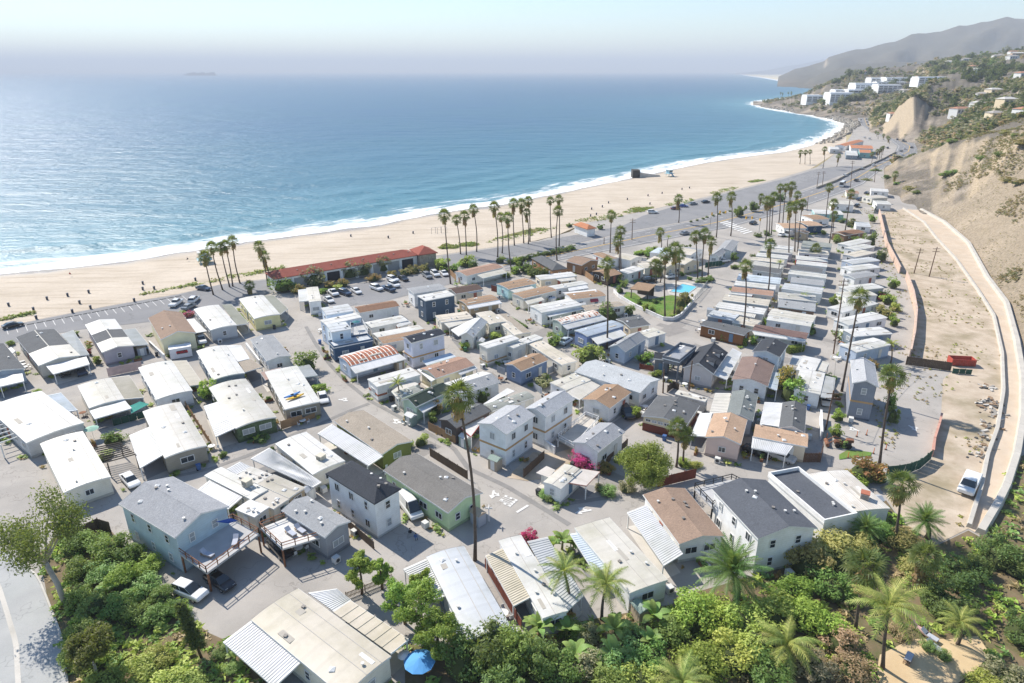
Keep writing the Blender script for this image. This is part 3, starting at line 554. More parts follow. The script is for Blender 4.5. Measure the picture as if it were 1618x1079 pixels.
('deep',75.8,220.4,2.6,3.2,'along the mobile home rows'),
('deep',72.9,211,3,1.4,'along the mobile home rows'),
('deep',61.2,228.8,3.6,4.2,'along the mobile home rows'),
('mid',37.4,214,2.6,2.6,'along the mobile home rows'),
('mid',47.5,226.2,3,1.6,'along the mobile home rows')]
HEDGE = [((50.19,148.03),(55.35,144.51),1.7,1,'bright','clipped boxy hedge with pink flowers along the lane'),((63.21,140.24),(67.24,141.67),1.6,1.2,'bright','clipped box hedge at the lane corner'),((-40.36,120.74),(-37.73,121.6),1.2,1,'bright','clipped hedge beside the kayak home'),((-0.97,163.72),(3.56,156.17),0.5,1.2,'mid','low mossy hedge along the narrow lane')]
TREE = [('euc',-54.18,62.69,13,11,'tall pale barked tree leaning over the left street'),('euc2',-44.33,51.84,6,4.6,'smaller pale barked tree at the bottom left corner'),('con',-34.35,54.88,7.5,2.4,'narrow dark conifer beside the ribbed carport'),('con2',-18.59,64.49,6,3.4,'feathery conifer left of the picket fence'),('con2',-16.24,65.36,4.4,2.6,'small feathery conifer over the picket fence'),('con2',-11.14,62.69,5.4,2.4,'thin feathery tree beside the ribbed side awning'),('con2',-12.54,59.7,6.5,4.4,'leafy tree over the garden patio left of the awning'),('con2',-10.17,57.36,8,5.2,'big leafy tree above the blue umbrella'),('con2',-8.31,54.71,6,4.4,'leafy tree behind the blue umbrella'),('broad',20.64,87.53,6.6,7.2,'large bright green tree beside the dark red fence')]
BANANA = [(6.77,72.72,1.5,'on the street corner awning'),(5.46,72.21,1.2,'left one on the street corner'),(8.18,72.21,1.2,'right one on the street corner'),(3.11,57.54,1.5,'below the narrow white home'),(4.3,58.28,1.4,'second below the narrow white home'),(6.2,57.36,1.3,'beside the yellow frond palm'),(11.61,57.36,1.6,'below the cream flat roof'),(16.31,59.22,1.7,'at the right end of the banana group'),(6.84,53.87,1.5,'at the bottom edge'),(10.98,53.87,1.5,'right one at the bottom edge'),(15.45,55.57,1.4,'between the shrubs'),(2.41,58.28,1.2,'left of the banana group'),(8.95,53.04,1.3,'middle one at the bottom edge'),(-50.15,64.27,1.1,'in the left garden'),(-45.81,63.74,1,'right one in the left garden'),(-30.34,54.29,0.8,'by the ribbed carport'),(-16.43,189.69,1,'by the lane'),(7.97,176.24,1.1,'beside the brown roofed cream home'),(10.03,175.15,1,'right one beside the cream home')]
CARS = [(-126.04,156.92,0.83,'sedan','black','alone at the left end of the beach road'),
(-92.8,174.1,1.58,'pickup','white','on the beach road with a dark nose'),
(-89.22,177.11,1.66,'suv','white','on the beach road next to the pickup'),
(-91.19,187.84,-0.37,'sedan','navy','on the beach road below the palms'),
(-87.98,171.17,1.36,'sedan','grey','behind the bougainvillea on the beach road'),
(-95.46,128.62,-0.84,'sedan','black','left one under the white double carport'),
(-92.2,129.26,-0.86,'suv','navy','right one under the white double carport'),
(-85.6,142.15,-0.92,'suv','black','under the grey carport behind the pink fence'),
(-74.11,147.02,-1.04,'pickup','white','parked beside the storage container'),
(-59.88,88.32,-0.75,'sedan','white','in the alley beside the seamed roof home'),
(-39.76,64.28,-0.41,'suv','white','below the timber railed deck'),
(-36.78,66.08,-0.57,'sedan','black','under the timber railed deck'),
(-31.14,72.24,-0.81,'suv','black','under the small sun deck'),
(-14.96,81.12,-1.02,'van','white','beside the two storey white house'),
(-37.11,116.71,-1.17,'sedan','white','beside the kayak home'),
(-51.71,183.38,-1,'pickup','white','at the left end of the visitors lot'),
(-51.38,177.09,-0.97,'sedan','white','leftmost and lowest in the visitors lot'),
(-48.3,183.34,-0.71,'suv','navy','dark one near the left of the visitors lot'),
(-45.4,185.14,-0.94,'sedan','white','next to the dark one in the visitors lot'),
(-39.99,187.85,-0.76,'suv','white','alone in the middle of the visitors lot'),
(-36.33,187.24,-0.82,'pickup','navy','beside the yellow post in the visitors lot'),
(-35.41,191.29,-0.87,'suv','white','behind the dark pickup in the visitors lot'),
(-36.7,196.8,-0.81,'suv','white','by the hedge in the visitors lot'),
(-33.63,197.81,-0.96,'sedan','black','black one by the hedge in the visitors lot'),
(-26.51,200.56,-1.08,'suv','grey','leftmost of the three at the lot end'),
(-24.25,202.64,-1.12,'suv','white','middle of the three at the lot end'),
(-21.52,203.37,-1.19,'sedan','white','rightmost of the three at the lot end'),
(42.06,202.6,0.72,'pickup','white','parked beside the pool houses'),
(42.22,196.12,0.38,'suv','black','beside the pool pavilion'),
(49.83,200.17,0.45,'sedan','white','near the pool palms'),
(71.87,218.76,0.49,'sedan','white','by the green fence at the park entrance'),
(21.55,110.61,-1.37,'suv','black','in the driveway beside the tan roofed home'),
(41.15,96.77,-0.79,'sedan','black','dark one under the ribbed carport'),
(44.77,95.2,-0.69,'suv','silver','silver one under the ribbed carport'),
(61.15,115.63,-1.89,'sedan','white','in the carport of the curved wall home'),
(12.74,146.38,1,'sedan','paleblue','pale one beside the yellow green tree'),
(63.92,301.99,0,'suv','white','first in the beach parking lot'),
(76.32,310.93,0,'sedan','maroon','maroon one in the beach parking lot'),
(81.51,317.17,0,'sedan','blue','blue one in the beach parking lot'),
(87.61,322.82,0.38,'sedan','grey','grey one in the beach parking lot'),
(95.08,327.82,0.38,'sedan','black','farthest one in the beach parking lot'),
(68.43,259.69,0.6,'sedan','grey','driving on the highway before the lights'),
(102.01,279.08,0.8,'sedan','black','crossing the stop line on the highway'),
(204.69,416.71,0.81,'sedan','white','on the highway beside the sea wall'),
(201.99,396.48,0.84,'suv','black','on the highway behind the bus'),
(185.28,378.24,0.99,'bus','white','on the highway'),
(229.7,446.44,0.92,'sedan','grey','by the bend of the sea wall'),
(246.67,465.28,0.92,'sedan','white','second by the bend of the sea wall'),
(289.55,517.65,0.84,'suv','red','red one on the highway bend'),
(298.15,523.78,0.89,'sedan','white','beside the red one on the bend'),
(361.99,649.42,0.94,'sedan','black','on the far highway bend'),
(357.79,631.37,0.9,'van','grey','tall one on the far highway bend'),
(335.37,577.61,0.82,'sedan','black','outer lane of the far highway bend'),
(324.28,568.01,0.97,'sedan','white','inner lane of the far highway bend'),
(312.24,551.61,0.74,'sedan','grey','middle of the far highway bend'),
(458.13,917.31,1.09,'sedan','black','first on the distant straight'),
(439.32,877.02,1.1,'sedan','white','second on the distant straight'),
(471.22,929.54,1.11,'sedan','black','third on the distant straight'),
(446.08,877.02,1.11,'sedan','navy','fourth on the distant straight'),
(424.16,829.68,1.11,'sedan','black','fifth on the distant straight'),
(400.84,782.74,1.11,'sedan','white','sixth on the distant straight'),
(462.57,905.38,1.11,'suv','black','seventh on the distant straight'),
(164.24,317.2,0.86,'suv','black','first on the hill side lane top'),
(173.62,334.73,0.8,'sedan','navy','second on the hill side lane top'),
(186.71,353.19,0.78,'sedan','black','third beside the tiered homes'),
(109.11,256.98,0.63,'van','white','camper at the park entrance corner'),
(106.11,256.97,0.62,'sedan','white','beside the camper at the entrance'),
(129.31,273.53,0.71,'sedan','white','under the tan carport near the highway'),
(71.01,87.19,-2.31,'worktruck','white','beside the debris channel'),
(131.25,291.47,0.81,'suv','white','parked near the highway verge'),
(313.93,575.2,0.96,'sedan','black','in the restaurant car park'),
(340.46,668.49,0.91,'sedan','white','white one in the restaurant car park'),
(338.95,655.66,0.91,'suv','white','second white one in the restaurant car park')]
BIN = [(-139.79,174.73,-0.56),(-132.71,180.26,-0.57),(-128.82,183.46,-0.58),(-124.45,186.44,-0.57),(-129.78,170.2,-0.26),(-120.62,175.78,-0.22),(-117.71,167.8,-0.03),(-114.76,171.06,-0.05),(-113.04,195.16,-0.58),(-106.49,189.15,-0.28),(-106.06,177.15,-0.03),(-124.24,163.05,-0.06),(-98.17,198.1,-0.32),(-109.64,188.64,-0.33),(-64.67,262.96,-1.69),(-48.78,258.07,-1.14),(-40.08,266.04,-1.14),(47.68,329.74,-0.63),(58.48,339.22,-0.62),(70.93,349.69,-0.58),(79.78,356.86,-0.54),(93.32,369.42,-0.51),(37.47,312.94,-0.47),(43.21,318.76,-0.48),(38.05,299.06,-0.19),(35.06,295.6,-0.17),(67.05,324.36,-0.18),(98.61,374.15,-0.5)]
POLE = [(56.67,105.19,0.01,7.83,'wood','leaning brown utility pole beside the turning circle'),(73.67,140.02,-0.88,17.89,'wood','slender utility pole on the hill side lane'),(35.84,120.91,0,6.65,'wood','brown utility pole by the dormer home'),(30.38,119.97,-0.22,5.15,'wood','brown utility pole by the arched carport'),(131.36,201.55,0.28,9.56,'wood','second utility pole on the bare lot'),(128.55,205.08,0.31,8.27,'wood','utility pole with crossarm on the bare lot'),(168.43,372.15,-0.25,8.88,'wood','first utility pole beside the beach parking lot'),(173.77,377.51,-0.47,8.57,'wood','second utility pole beside the beach parking lot'),(187.46,373,-1.53,14.65,'wood','utility pole among the highway homes'),(210.87,393.1,-1,9.58,'wood','utility pole on the verge past the tiered homes'),(46.02,250.92,-0.24,8.22,'wood','utility pole on the traffic island'),(34.36,243.71,-0.02,2.6,'wood','short post beside the access road'),(136.8,308.41,-0.44,6.48,'wood','utility pole on the highway shoulder'),(333.23,478.61,1.2,11,'hill','leaning utility pole on the dry hillside')]
FENCE = [([(-85.5,127.7),(-80.2,131.4)],1.9,'pinkboard','pink painted board fence below the mauve home'),([(-41.6,105.2),(-38.5,107.7)],1.7,'wood','cedar fence of the kayak home'),([(-38.5,107.7),(-36.1,110.5)],1,'wood','low cedar fence beside the white car'),([(-15.1,105.1),(-13.2,103.5),(-9.8,100.2)],1.6,'wood','cedar fence along the dark brown home'),([(-13.8,96.3),(-7.1,89.4)],1.6,'darkwood','dark slatted fence behind the mint home'),([(-13.6,82.4),(-10,78.4)],1.6,'wood','wooden fence beside the white van'),([(-23.5,77.7),(-18.6,72.6)],1.4,'darkwood','dark wood fence beside the small sun deck home'),([(-60.5,73.6),(-58.2,76.8),(-56,76)],2,'darkwood','brown board fence left of the pale blue house'),([(-3.5,69.1),(1.1,58.8)],1.4,'redwood','red wood fence beside the tan ribbed awning'),([(22.7,87.2),(29.2,89.7)],1.8,'redwood','dark red fence on the street corner'),([(-20.3,63.6),(-15.2,66.9)],1,'picket','small picket fence under the conifers'),([(59.8,90.2),(61.8,90.5),(64.1,91.2),(66.5,92.5),(69.9,95.3)],1.9,'green','green screened fence around the turning circle'),([(70.5,96.1),(73.1,100.1),(77,105.3),(79.6,108.9)],1.3,'salmon','salmon low wall around the turning circle'),([(166,300.5),(137.7,239.8),(123.9,205.1)],2.2,'pinkwall','long pink retaining wall up the hill side'),([(122.8,199.5),(114.4,180.7),(106.4,164.9),(97.1,149.2),(89.5,137.3)],2.2,'pinkwall','lower pink retaining wall beside the bare lot'),([(164.6,301.8),(170.5,311.8),(180.6,323.6)],2,'green','green screened fence at the top of the lot'),([(86.8,133.8),(94.7,130.5)],2,'darkwood','dark timber gate across the lane end'),([(94.3,129.2),(98,128.6)],1.2,'green','green panel beside the timber gate'),([(21.1,210),(22.3,204.4),(24.9,195.7)],1.9,'wood','curved timber fence of the brown house'),([(24.9,195.7),(30.7,194.3)],1.7,'darkwood','dark timber fence joining the curved one'),([(29.7,185.2),(30.4,180.7),(33.7,171.9),(37.9,164.3),(39.3,161.9),(41.7,161.6),(44.3,164.3),(50.9,176.7)],0.9,'whitewall','low white wall curving around the pool garden'),([(50.9,176.7),(55,184.3),(59.1,192.6)],1.6,'rail','metal railing beside the pool deck'),([(-20.4,205.7),(-16,194)],1.8,'wood','timber fence at the end of the visitors lot'),([(-6.1,187),(-3,184.3)],1.8,'redwood','red timber fence by the aqua home'),([(-3.2,130),(-1.5,128.4)],1.5,'greyboard','grey fence in front of the blue home'),([(4.4,121.8),(6,119.3)],1.4,'greyboard','grey board fence under the grey green shrub'),([(7.7,128.6),(9.7,131)],1.6,'greyboard','grey fence behind the blue home'),([(27.7,131.7),(30.5,130.2)],1.2,'redwood','low red brick garden wall by the arched carport'),([(31.3,120.1),(32.9,122.1),(33.8,121)],1.6,'darkwood','dark fence around the shed strip'),([(4.3,100.9),(7.2,96.9)],1.4,'white','low white wall beside the second two storey house'),([(1.9,89.9),(5.4,95.5)],1.6,'darkwood','brown mesh fence on the bare yard'),([(15.5,93.7),(20,99.7)],1.4,'darkwood','timber fence beside the grey gabled cottage'),([(48.2,94.3),(51,94.3),(52.7,97.4)],1.8,'brownlat','brown lattice fence of the tan shingle home'),([(54.2,101.6),(57.5,109.6)],1.6,'white','white side wall beside the dark grey shingle home'),([(63.6,211.7),(69.8,214.2)],1.8,'green','green screened fence beside the beige house'),([(167.5,370.4),(189.2,395.2),(215.7,431.7),(235.8,455.6),(271.2,500.2),(304.8,544.9)],1,'seawall','curved concrete barrier between beach lot and highway'),([(-72.6,106.5),(-68.5,109.7)],1.4,'green','green netting fence under the teal tarp'),([(-85.2,144.5),(-77.7,136.3)],1.3,'white','white board fence beside the cream home'),([(-62,143.4),(-55.4,133.4)],1.2,'white','white picket side fence behind the slate walled home'),([(-64.3,115.8),(-51.6,99)],1.3,'wood','garden fence between the taupe and ivy homes')]
BARL = [(183.65,312.47),(175.72,281.58),(163.42,251.67),(152.39,222.03),(137.01,186.62),(127.06,164.86),(111.92,139.51),(98.96,120.14),(87.36,104.87),(80.02,96.37),(72.95,87.19),(64.6,77.15)]
BARR = [(190.22,309.4),(184.36,281.58),(171.09,244.59),(148.33,199.48),(137.49,175.15),(120.63,147.17),(107.13,126.07),(95.4,109.59),(84.92,96.37),(76.89,87.19),(72.13,82.32),(65.31,75.77)]
SAND = [((-222.9,183.6),(-160.5,126.1)),((-218.3,186.3),(-158,128.8)),((-213.6,189),(-155.4,131.6)),((-208.7,191.8),(-152.7,134.5)),((-203.7,194.7),(-149.9,137.5)),((-198.6,197.7),(-147,140.7)),((-193.4,200.8),(-143.9,144)),((-187.8,203.7),(-140.5,147.1)),((-182,206.7),(-137,150.2)),((-176.1,209.8),(-133.3,153.5)),((-170.1,212.9),(-129.4,156.9)),((-163.5,215.6),(-125.5,160.7)),((-156.8,218.4),(-121.5,164.6)),((-150.1,221.5),(-117.2,168.5)),((-143.4,225.1),(-112.7,172.4)),((-136.5,228.7),(-107.8,176.2)),((-130.3,234.2),(-102.6,180)),((-123.9,240),(-97.2,183.9)),((-117.1,246),(-92.2,189.4)),((-110,252.3),(-86.8,194.6)),((-102.6,259),(-80.1,197.7)),((-94.4,264.6),(-73.3,200.9)),((-85.9,270.4),(-66.5,204.8)),((-77,276.5),(-59.4,208.8)),((-67.7,282.8),(-52.1,213)),((-58,289.4),(-44.6,217.3)),((-48.5,300.1),(-36.7,221.8)),((-38.3,311.6),(-28.5,226.4)),((-27.2,321.7),(-20.1,231.5)),((-15.4,330.1),(-11.3,236.9)),((-2.9,338.9),(-2.1,242.4)),((10.4,353.3),(7.5,248.1)),((24.7,369.2),(17.7,258.5)),((40.4,387.4),(29.7,279.1)),((57.6,406.8),(42.1,291.5)),((76.3,427.2),(55,302)),((97.2,451.7),(69.2,315)),((120.3,477.9),(84.7,329.8)),((145.7,505.8),(102,347.2)),((171.6,528.9),(121,366.5)),((198.9,551.2),(142.6,388.9)),((227.2,572.2),(167.2,415.4)),((268.4,620.7),(196.9,449.4)),((338.1,724.6),(254.6,540.5)),((371.4,782.7),(279.7,584.2)),((412.7,860.7),(302.2,624.4))]
SHORE = [(-222.9,183.6),(-192,201.6),(-170.1,212.9),(-153.3,219.8),(-136.5,228.7),(-120.5,243),(-102.6,259),(-81.5,273.4),(-58,289.4),(-46,302.9),(-33,317.6),(-2.9,338.9),(21,364.9),(48.8,397.2),(76.3,427.2),(108.6,465),(145.7,505.8),(185.4,541.2),(227.2,572.2),(279.8,634.1),(338.1,724.6),(390.1,815.2),(425,885.3),(440.4,955.4),(457.2,1052.1),(457.8,1151.5),(464.4,1271.2),(488.9,1418),(545,1560),(640,1700),(800,1900),(1150,2500),(1300,3000),(1500,3800),(1750,4600),(2600,7500),(3000,9000),(12000,40000),(18000,60000)]
LAND = [(-160.5,126.1),(-143.2,144.8),(-129.4,156.9),(-121.2,164.9),(-115.1,170.4),(-106.4,177.3),(-97.5,183.6),(-92,189.7),(-89.2,193.5),(-73.3,200.9),(-24.4,228.8),(-11.3,236.9),(9.9,249.6),(23.2,264.7),(31.4,282.9),(55,302),(78.6,323.6),(131.3,376.9),(167.2,415.4),(205,458.8),(226.3,492.8),(254.6,540.5),(293.8,608.7),(340.4,695.6),(397.5,810.1),(438.1,893.6)]
HWU = [(-4.12,221.2),(11.59,233.27),(29.03,247.58),(48.71,264.72),(73.15,281.58),(91.21,297.69),(120.62,325.3),(152.17,358.09),(184.41,392.86),(217.02,434.59),(244.78,468.48),(281.52,515.6),(308.61,553.86),(331.53,592.74),(352.77,643.24),(369.01,695.6),(388.01,756.88),(419.94,839.61),(454.31,917.15),(484.54,981.64)]
HWL = [(-1.85,207.99),(15.33,220.38),(34.44,234.17),(55.63,248.59),(78.04,264.72),(89.08,271.71),(114.35,294.89),(141.73,320.38),(178.41,360.09),(200.86,385.87),(246.51,452.48),(292.93,507.77),(330.54,553.86),(355.75,597.97),(370.86,649.36),(382.28,702.73),(397.65,756.88),(434.42,839.61),(472.58,917.15),(501.4,981.64)]
GUT = [[(-52.26,157.54),(-46.78,146.25),(-40.37,134.23),(-34.84,125.58),(-27.96,116.61),(-18.58,107.59),(-9.92,98.73),(-7.12,92.52),(-0.91,87.56),(5.47,80.97),(8.21,78.01)],[(5.61,81.08),(8.08,83.01),(14.52,84.56)],[(-35.75,106.72),(-31.62,111.79),(-27.83,115.4)],[(-57.17,88.92),(-52.17,90.98),(-48.93,92.62),(-44.05,96.92),(-37.32,105.51)]]
ARROW = [(-34.23,117.08,-32.37,116.51,1),(-19.92,107.31,-22.17,109.21,1),(-2.8,86.39,-3.03,84.56,1),(11.73,81.46,9.13,80.66,-1),(62.43,104.52,61.51,106.28,1),(72.52,106.76,72.74,105.16,1)]
POLY = {'beach_road':[(-160.5,126.07),(-143.15,144.8),(-129.09,156.47),(-120.9,164.37),(-114.83,169.87),(-106.14,176.79),(-97.17,183.04),(-91.71,189.07),(-88.93,192.86),(-72.88,199.48),(-69.78,185.41),(-75.93,176.24),(-79.98,164.86),(-93.08,161.03),(-107.81,155.58),(-115.53,150.44),(-120.2,144.02),(-148.34,114.67)],'access':[(-25.03,214.02),(-24.18,227.09),(-11.22,235.09),(9.84,247.58),(29.35,262.46),(46.73,276.57),(58.28,296.28),(77.5,318.76),(105.03,346.5),(129.91,372.56),(164.24,407.59),(201.03,449.4),(225.01,465.19),(240.56,465.19),(215,434.59),(188.7,402.57),(153.77,362.11),(121.78,328.66),(92.01,300.54),(73.76,284.16),(49.1,267.01),(29.25,249.61),(11.67,235.09),(-4.13,222.03),(-22.07,205.08)],'lot':[(-55.01,180.72),(-52.69,189.69),(-33.79,202.25),(-20.14,210.97),(-16.87,195.46),(-27.58,185.41),(-36.99,176.24),(-43.6,174.07),(-49.53,169.87)],'bare':[(166.26,300.54),(183.65,312.47),(175.72,281.58),(163.42,251.67),(152.39,222.03),(137.01,186.62),(127.06,164.86),(111.92,139.51),(98.96,120.14),(87.36,104.87),(80.02,96.37),(72.95,87.19),(64.6,77.15),(58.11,73.76),(56.03,77.86),(57.2,87.19),(61.85,90.33),(66.43,92.15),(70.29,95.58),(75.21,102.64),(80.15,109.59),(90.4,126.07),(94.45,129.86),(88.69,135.93),(106.36,164.86),(122.85,199.48),(123.9,205.08),(137.72,239.76)],'chan':[(183.65,312.47),(175.72,281.58),(163.42,251.67),(152.39,222.03),(137.01,186.62),(127.06,164.86),(111.92,139.51),(98.96,120.14),(87.36,104.87),(80.02,96.37),(72.95,87.19),(64.6,77.15),(65.31,75.77),(72.13,82.32),(76.89,87.19),(84.92,96.37),(95.4,109.59),(107.13,126.07),(120.63,147.17),(137.49,175.15),(148.33,199.48),(171.09,244.59),(184.36,281.58),(190.22,309.4)],'soilR':[(-12.12,56.9),(-7.69,55.57),(-0.65,57.36),(6.75,59.7),(19.29,62.69),(22.91,64.81),(32.76,68.19),(42.41,73.5),(56.47,83.89),(55.87,77.58),(57.96,73.5),(64.34,76.73),(65.05,75.36),(71.81,81.86),(84.64,95.97),(98.17,100.47),(89.69,68.77),(59.49,37.39),(-9.22,37.39)],'soilL':[(-63.42,71.83),(-63.53,77.15),(-57.49,77.58),(-39.8,61.67),(-34.94,58.28),(-31.85,56.9),(-26.06,51.52),(-17.59,40.11),(-39.79,40.11),(-47.1,51.52),(-52.02,58.28),(-56.67,63.21)],'yard':[(39.36,53.04),(40.78,55.14),(45.52,57.36),(49.85,57.36),(53.39,57.81),(53.06,55.14),(49.95,53.04),(45.77,50.67),(37.98,48.43)],'street':[(-95.01,82.32),(-69.32,72.72),(-64.03,69.97),(-60.26,67.03),(-56.18,62.69),(-51.65,57.81),(-47.03,51.52),(-39.68,40.11),(-68.82,40.11),(-113.84,82.32)],'pool':[(46.37,186.09),(51.71,193.5),(55.4,190.66),(51.17,184.32)],'deck':[(46.58,193.5),(51.71,195.93),(58.81,194.47),(58.52,189.73),(51.82,178.33),(49.25,180.86),(45.51,183.44)],'lawn':[(31.79,180.86),(33.42,186.09),(35.75,185.2),(37.01,180.01),(39.25,179.17),(44.78,182.57),(46.78,183.01),(48.17,180.86),(50.76,178.33),(44.57,165.5),(42.1,163.34),(39.96,163.7),(37.97,167.34),(35.94,172.68),(34.42,175.87)],'garden':[(-0.83,89.91),(3.58,97.51),(7.39,97.21),(10.73,99.03),(11.05,95.45),(5.75,89.91),(2.44,88.92)],'patio':[(-20.44,159.53),(-18.69,161.25),(-17.71,156.17),(-18.89,156.17)]}
TERR = [(1190,[(60,29.5,-8),(1368.4,469.2,-8),(1376.4,471.2,-3),(1426.4,487.7,-0.46),(1496.4,511.1,0.37),(1746.4,596.2,-8),(2096.4,713.9,-8),(2600,883.1,-8)]),(1210,[(60,31,-8),(1273.4,460.2,-8),(1281.4,462.3,-3),(1331.4,479.4,1.32),(1431.4,514.4,3.56),(1681.4,604.5,-8),(2031.4,728.3,-8),(2600,929.4,-8)]),(1230,[(60,32.6,-8),(1210.1,459.7,-8),(1218.1,461.9,-3),(1258.1,476.1,1.35),(1368.1,516.3,5.48),(1468.1,553.5,5.21),(1718.1,648.3,-8),(2068.1,778.3,-8),(2600,975.8,-8)]),(1270,[(60,35.7,-8),(1068,445.5,-8),(1076,448,-3),(1116,463.7,0.38),(1196,495.1,7.29),(1296,534.8,12.72),(1396,574.7,17.28),(1646,680.6,-8),(1996,822.9,-8),(2600,1068.5,-8)]),(1310,[(60,38.8,-8),(994.6,451.7,-8),(1002.6,454.4,-3),(1017.6,460.2,1.29),(1072.6,483.3,8.18),(1122.6,504.1,15.27),(1192.6,533,26.5),(1302.6,579.7,37.5),(1402.6,623.1,41.57),(1652.6,742.5,-8),(2002.6,897.2,-8),(2600,1161.2,-8)]),(1338,[(60,40.9,-8),(967.8,464.5,-8),(975.8,467.3,-3),(990.8,473.7,0.29),(1025.8,488.8,6.95),(1085.8,514.9,16.73),(1145.8,541,26.85),(1235.8,580.7,38.65),(1335.8,625.4,49.05),(1585.8,750.1,7),(1935.8,913.7,5),(2600,1223.7,5)]),(1352,[(60,41,-3),(960,472.1,-3),(968,475.4,0),(1008,493.7,4.43),(1058,515.9,13.37),(1118,542.4,24.85),(1198,578.2,37.32),(1298,623.8,49.36),(1418,679.6,57.68),(1668,805.2,28),(2018,974.4,20),(2600,1253.1,20)]),(1372,[(60,42,-0.5),(960,489,-0.5),(968,492.9,0),(998,507.1,3.27),(1048,529.8,13.81),(1098,552.3,25.48),(1148,577,25.83),(1268,634.6,35.99),(1388,690.7,53.18),(1488,738,64.86),(1738,868.2,35),(2088,1044,25),(2600,1298.3,25)]),(1395,[(60,43.7,-0.5),(717,383.3,-0.5),(725,387.4,0),(745,396.7,4.83),(770,408.6,9.63),(815,431.3,12.28),(925,487.2,16.88),(1045,548.2,21.88),(1125,588.6,26.51),(1245,647.8,39.52),(1325,686.3,53.49),(1445,745.9,64.72),(1695,879.9,42),(2045,1063.4,30),(2600,1350.2,30)]),(1420,[(60,45.6,-0.5),(344,198.7,-0.5),(352,202.8,0.36),(375,214.4,3.76),(440,248.9,6.43),(445,251.4,7.42),(475,269.3,-0.5),(640,358.2,-0.5),(668.4,373.4,0),(693.4,384.3,11.65),(728.4,400,26.04),(770,423.8,20),(900,492.6,25.65),(1110,605.3,27.89),(1240,673,38.58),(1340,723.6,53.42),(1460,785,68.33),(1710,925.5,42),(2060,1116.8,30),(2600,1407.8,30)]),(1445,[(60,47.5,-0.5),(317,191.7,-0.5),(325,196,0.06),(340,203.5,4.3),(385,228,7.55),(430,252.4,11.12),(480,283.1,-0.5),(590,344.8,-0.5),(625.5,364.6,0),(650.5,376.6,9),(685.5,392.8,23.96),(720.5,409.1,38.55),(780,443.5,34),(900,510.7,34.72),(1060,600.2,35.52),(1200,677.5,41.25),(1350,758.1,56.69),(1500,838.2,74.65),(1750,985.9,42),(2100,1185,30),(2600,1465.5,30)]),(1470,[(60,49.3,-0.5),(292,184.6,-0.5),(300,189.1,0.39),(325,202.9,3.72),(360,222.3,7.67),(395,241.4,13.33),(420,255.3,16),(470,286.9,6),(560,340.3,2),(600,363.1,4.03),(640,385.1,9.82),(690,411.6,20.78),(740,437.7,33.63),(790,463.7,47.01),(930,545.3,47.01),(1200,699.2,61.96),(1400,812,78.2),(1650,966.3,42),(2000,1173.2,30),(2600,1523.1,30)]),(1500,[(60,51.6,-0.5),(254,169.8,-0.5),(262,174,2.14),(290,190.6,4.31),(318,206.8,7.9),(350,225.2,12.32),(380,241.9,18.5),(400,253.2,21.98),(450,286.2,12),(520,329.6,9),(600,377.4,12.96),(680,424.1,21.35),(760,469.5,34.83),(800,491.4,44.85),(1000,610.1,57.55),(1200,728.5,71.72),(1400,847.7,82.72),(1650,1010.2,42),(2000,1226.5,30),(2600,1592.2,30)]),(1540,[(60,54.6,-0.5),(227,162.3,-0.5),(235,167.2,0.26),(252,177.1,4.35),(280,194,8.88),(312,213.1,14.64),(345,232.8,20.78),(380,253.6,27.22),(430,288.3,18),(560,371.3,20.95),(640,420.8,29.08),(720,470.2,37.36),(900,581.9,54.1),(1150,738.1,73.09),(1400,896.2,84.98),(1650,1066.8,49),(2000,1296.2,35),(2600,1683,35)]),(1580,[(60,57.6,-0.5),(176,136.4,-0.5),(184,141.7,0.07),(194,147.5,3.64),(212,158.3,9.04),(246,179.7,15.09),(290,208.2,20.49),(330,233.6,26.89),(360,252.7,31.46),(410,288.8,24),(520,362.4,28.22),(620,428.5,35.29),(720,494.3,43.38),(900,612.7,57.79),(1100,743.9,75.19),(1400,943.3,91.73),(1650,1123.2,56),(2000,1365.7,40),(2600,1773.7,40)]),(1620,[(60,60.5,-0.5),(120,103.5,-0.5),(128,109.3,-0.92),(136,113.4,4.55),(148,120.6,9.3),(170,134.5,15.76),(200,154.3,21.6),(236,178.8,25.69),(290,215.9,30.9),(340,250.4,35.41),(390,288.3,28),(480,351.3,32.72),(580,420.9,39.33),(700,503.8,49.64),(900,642.3,65.13),(1100,780.7,81.4),(1400,990.3,98.45),(1650,1179.5,63),(2000,1435.1,45),(2600,1864.3,45)]),(1720,[(60,68,-0.5),(90,92.1,-0.5),(98,100.4,-6.13),(107,106,-1.22),(124,117.1,6.67),(148,134,13.96),(180,157.6,20.25),(225,191.5,27.29),(280,233.4,34.37),(330,271.3,41.24),(380,313.9,34),(480,392.6,38.84),(580,470.5,46.61),(700,563.1,58.28),(900,719.1,72.43),(1100,874,90.21),(1400,1108,111.82),(1650,1322.6,70),(2000,1610.4,50),(2600,2092.6,50)]),(1900,[(60,81.4,-0.5),(70,91.1,-0.5),(78,101.7,-8.05),(90,111.4,-3.15),(108,125.1,6.07),(130,142.6,15.47),(160,168.4,23.11),(210,214.1,29.47),(270,268.6,37.65),(320,312.9,47.25),(370,363.1,42),(480,467.8,44.91),(580,560.6,53.81),(700,671,66.84),(900,857,83.28),(1100,1041.3,104.2),(1400,1320.1,129.48),(1650,1581.2,77),(2000,1926.6,55),(2600,2504.1,55)])]
RA = [(4819.8, 16000, 1.1), (5239.5, 16000, 33.8), (5657.5, 16000, 73.1), (6068.7, 16000, 151.3), (6480.3, 16000, 216.2), (6888.3, 16000, 293.9), (7439.7, 16000, 345.5), (8285.8, 16000, 319.7)]
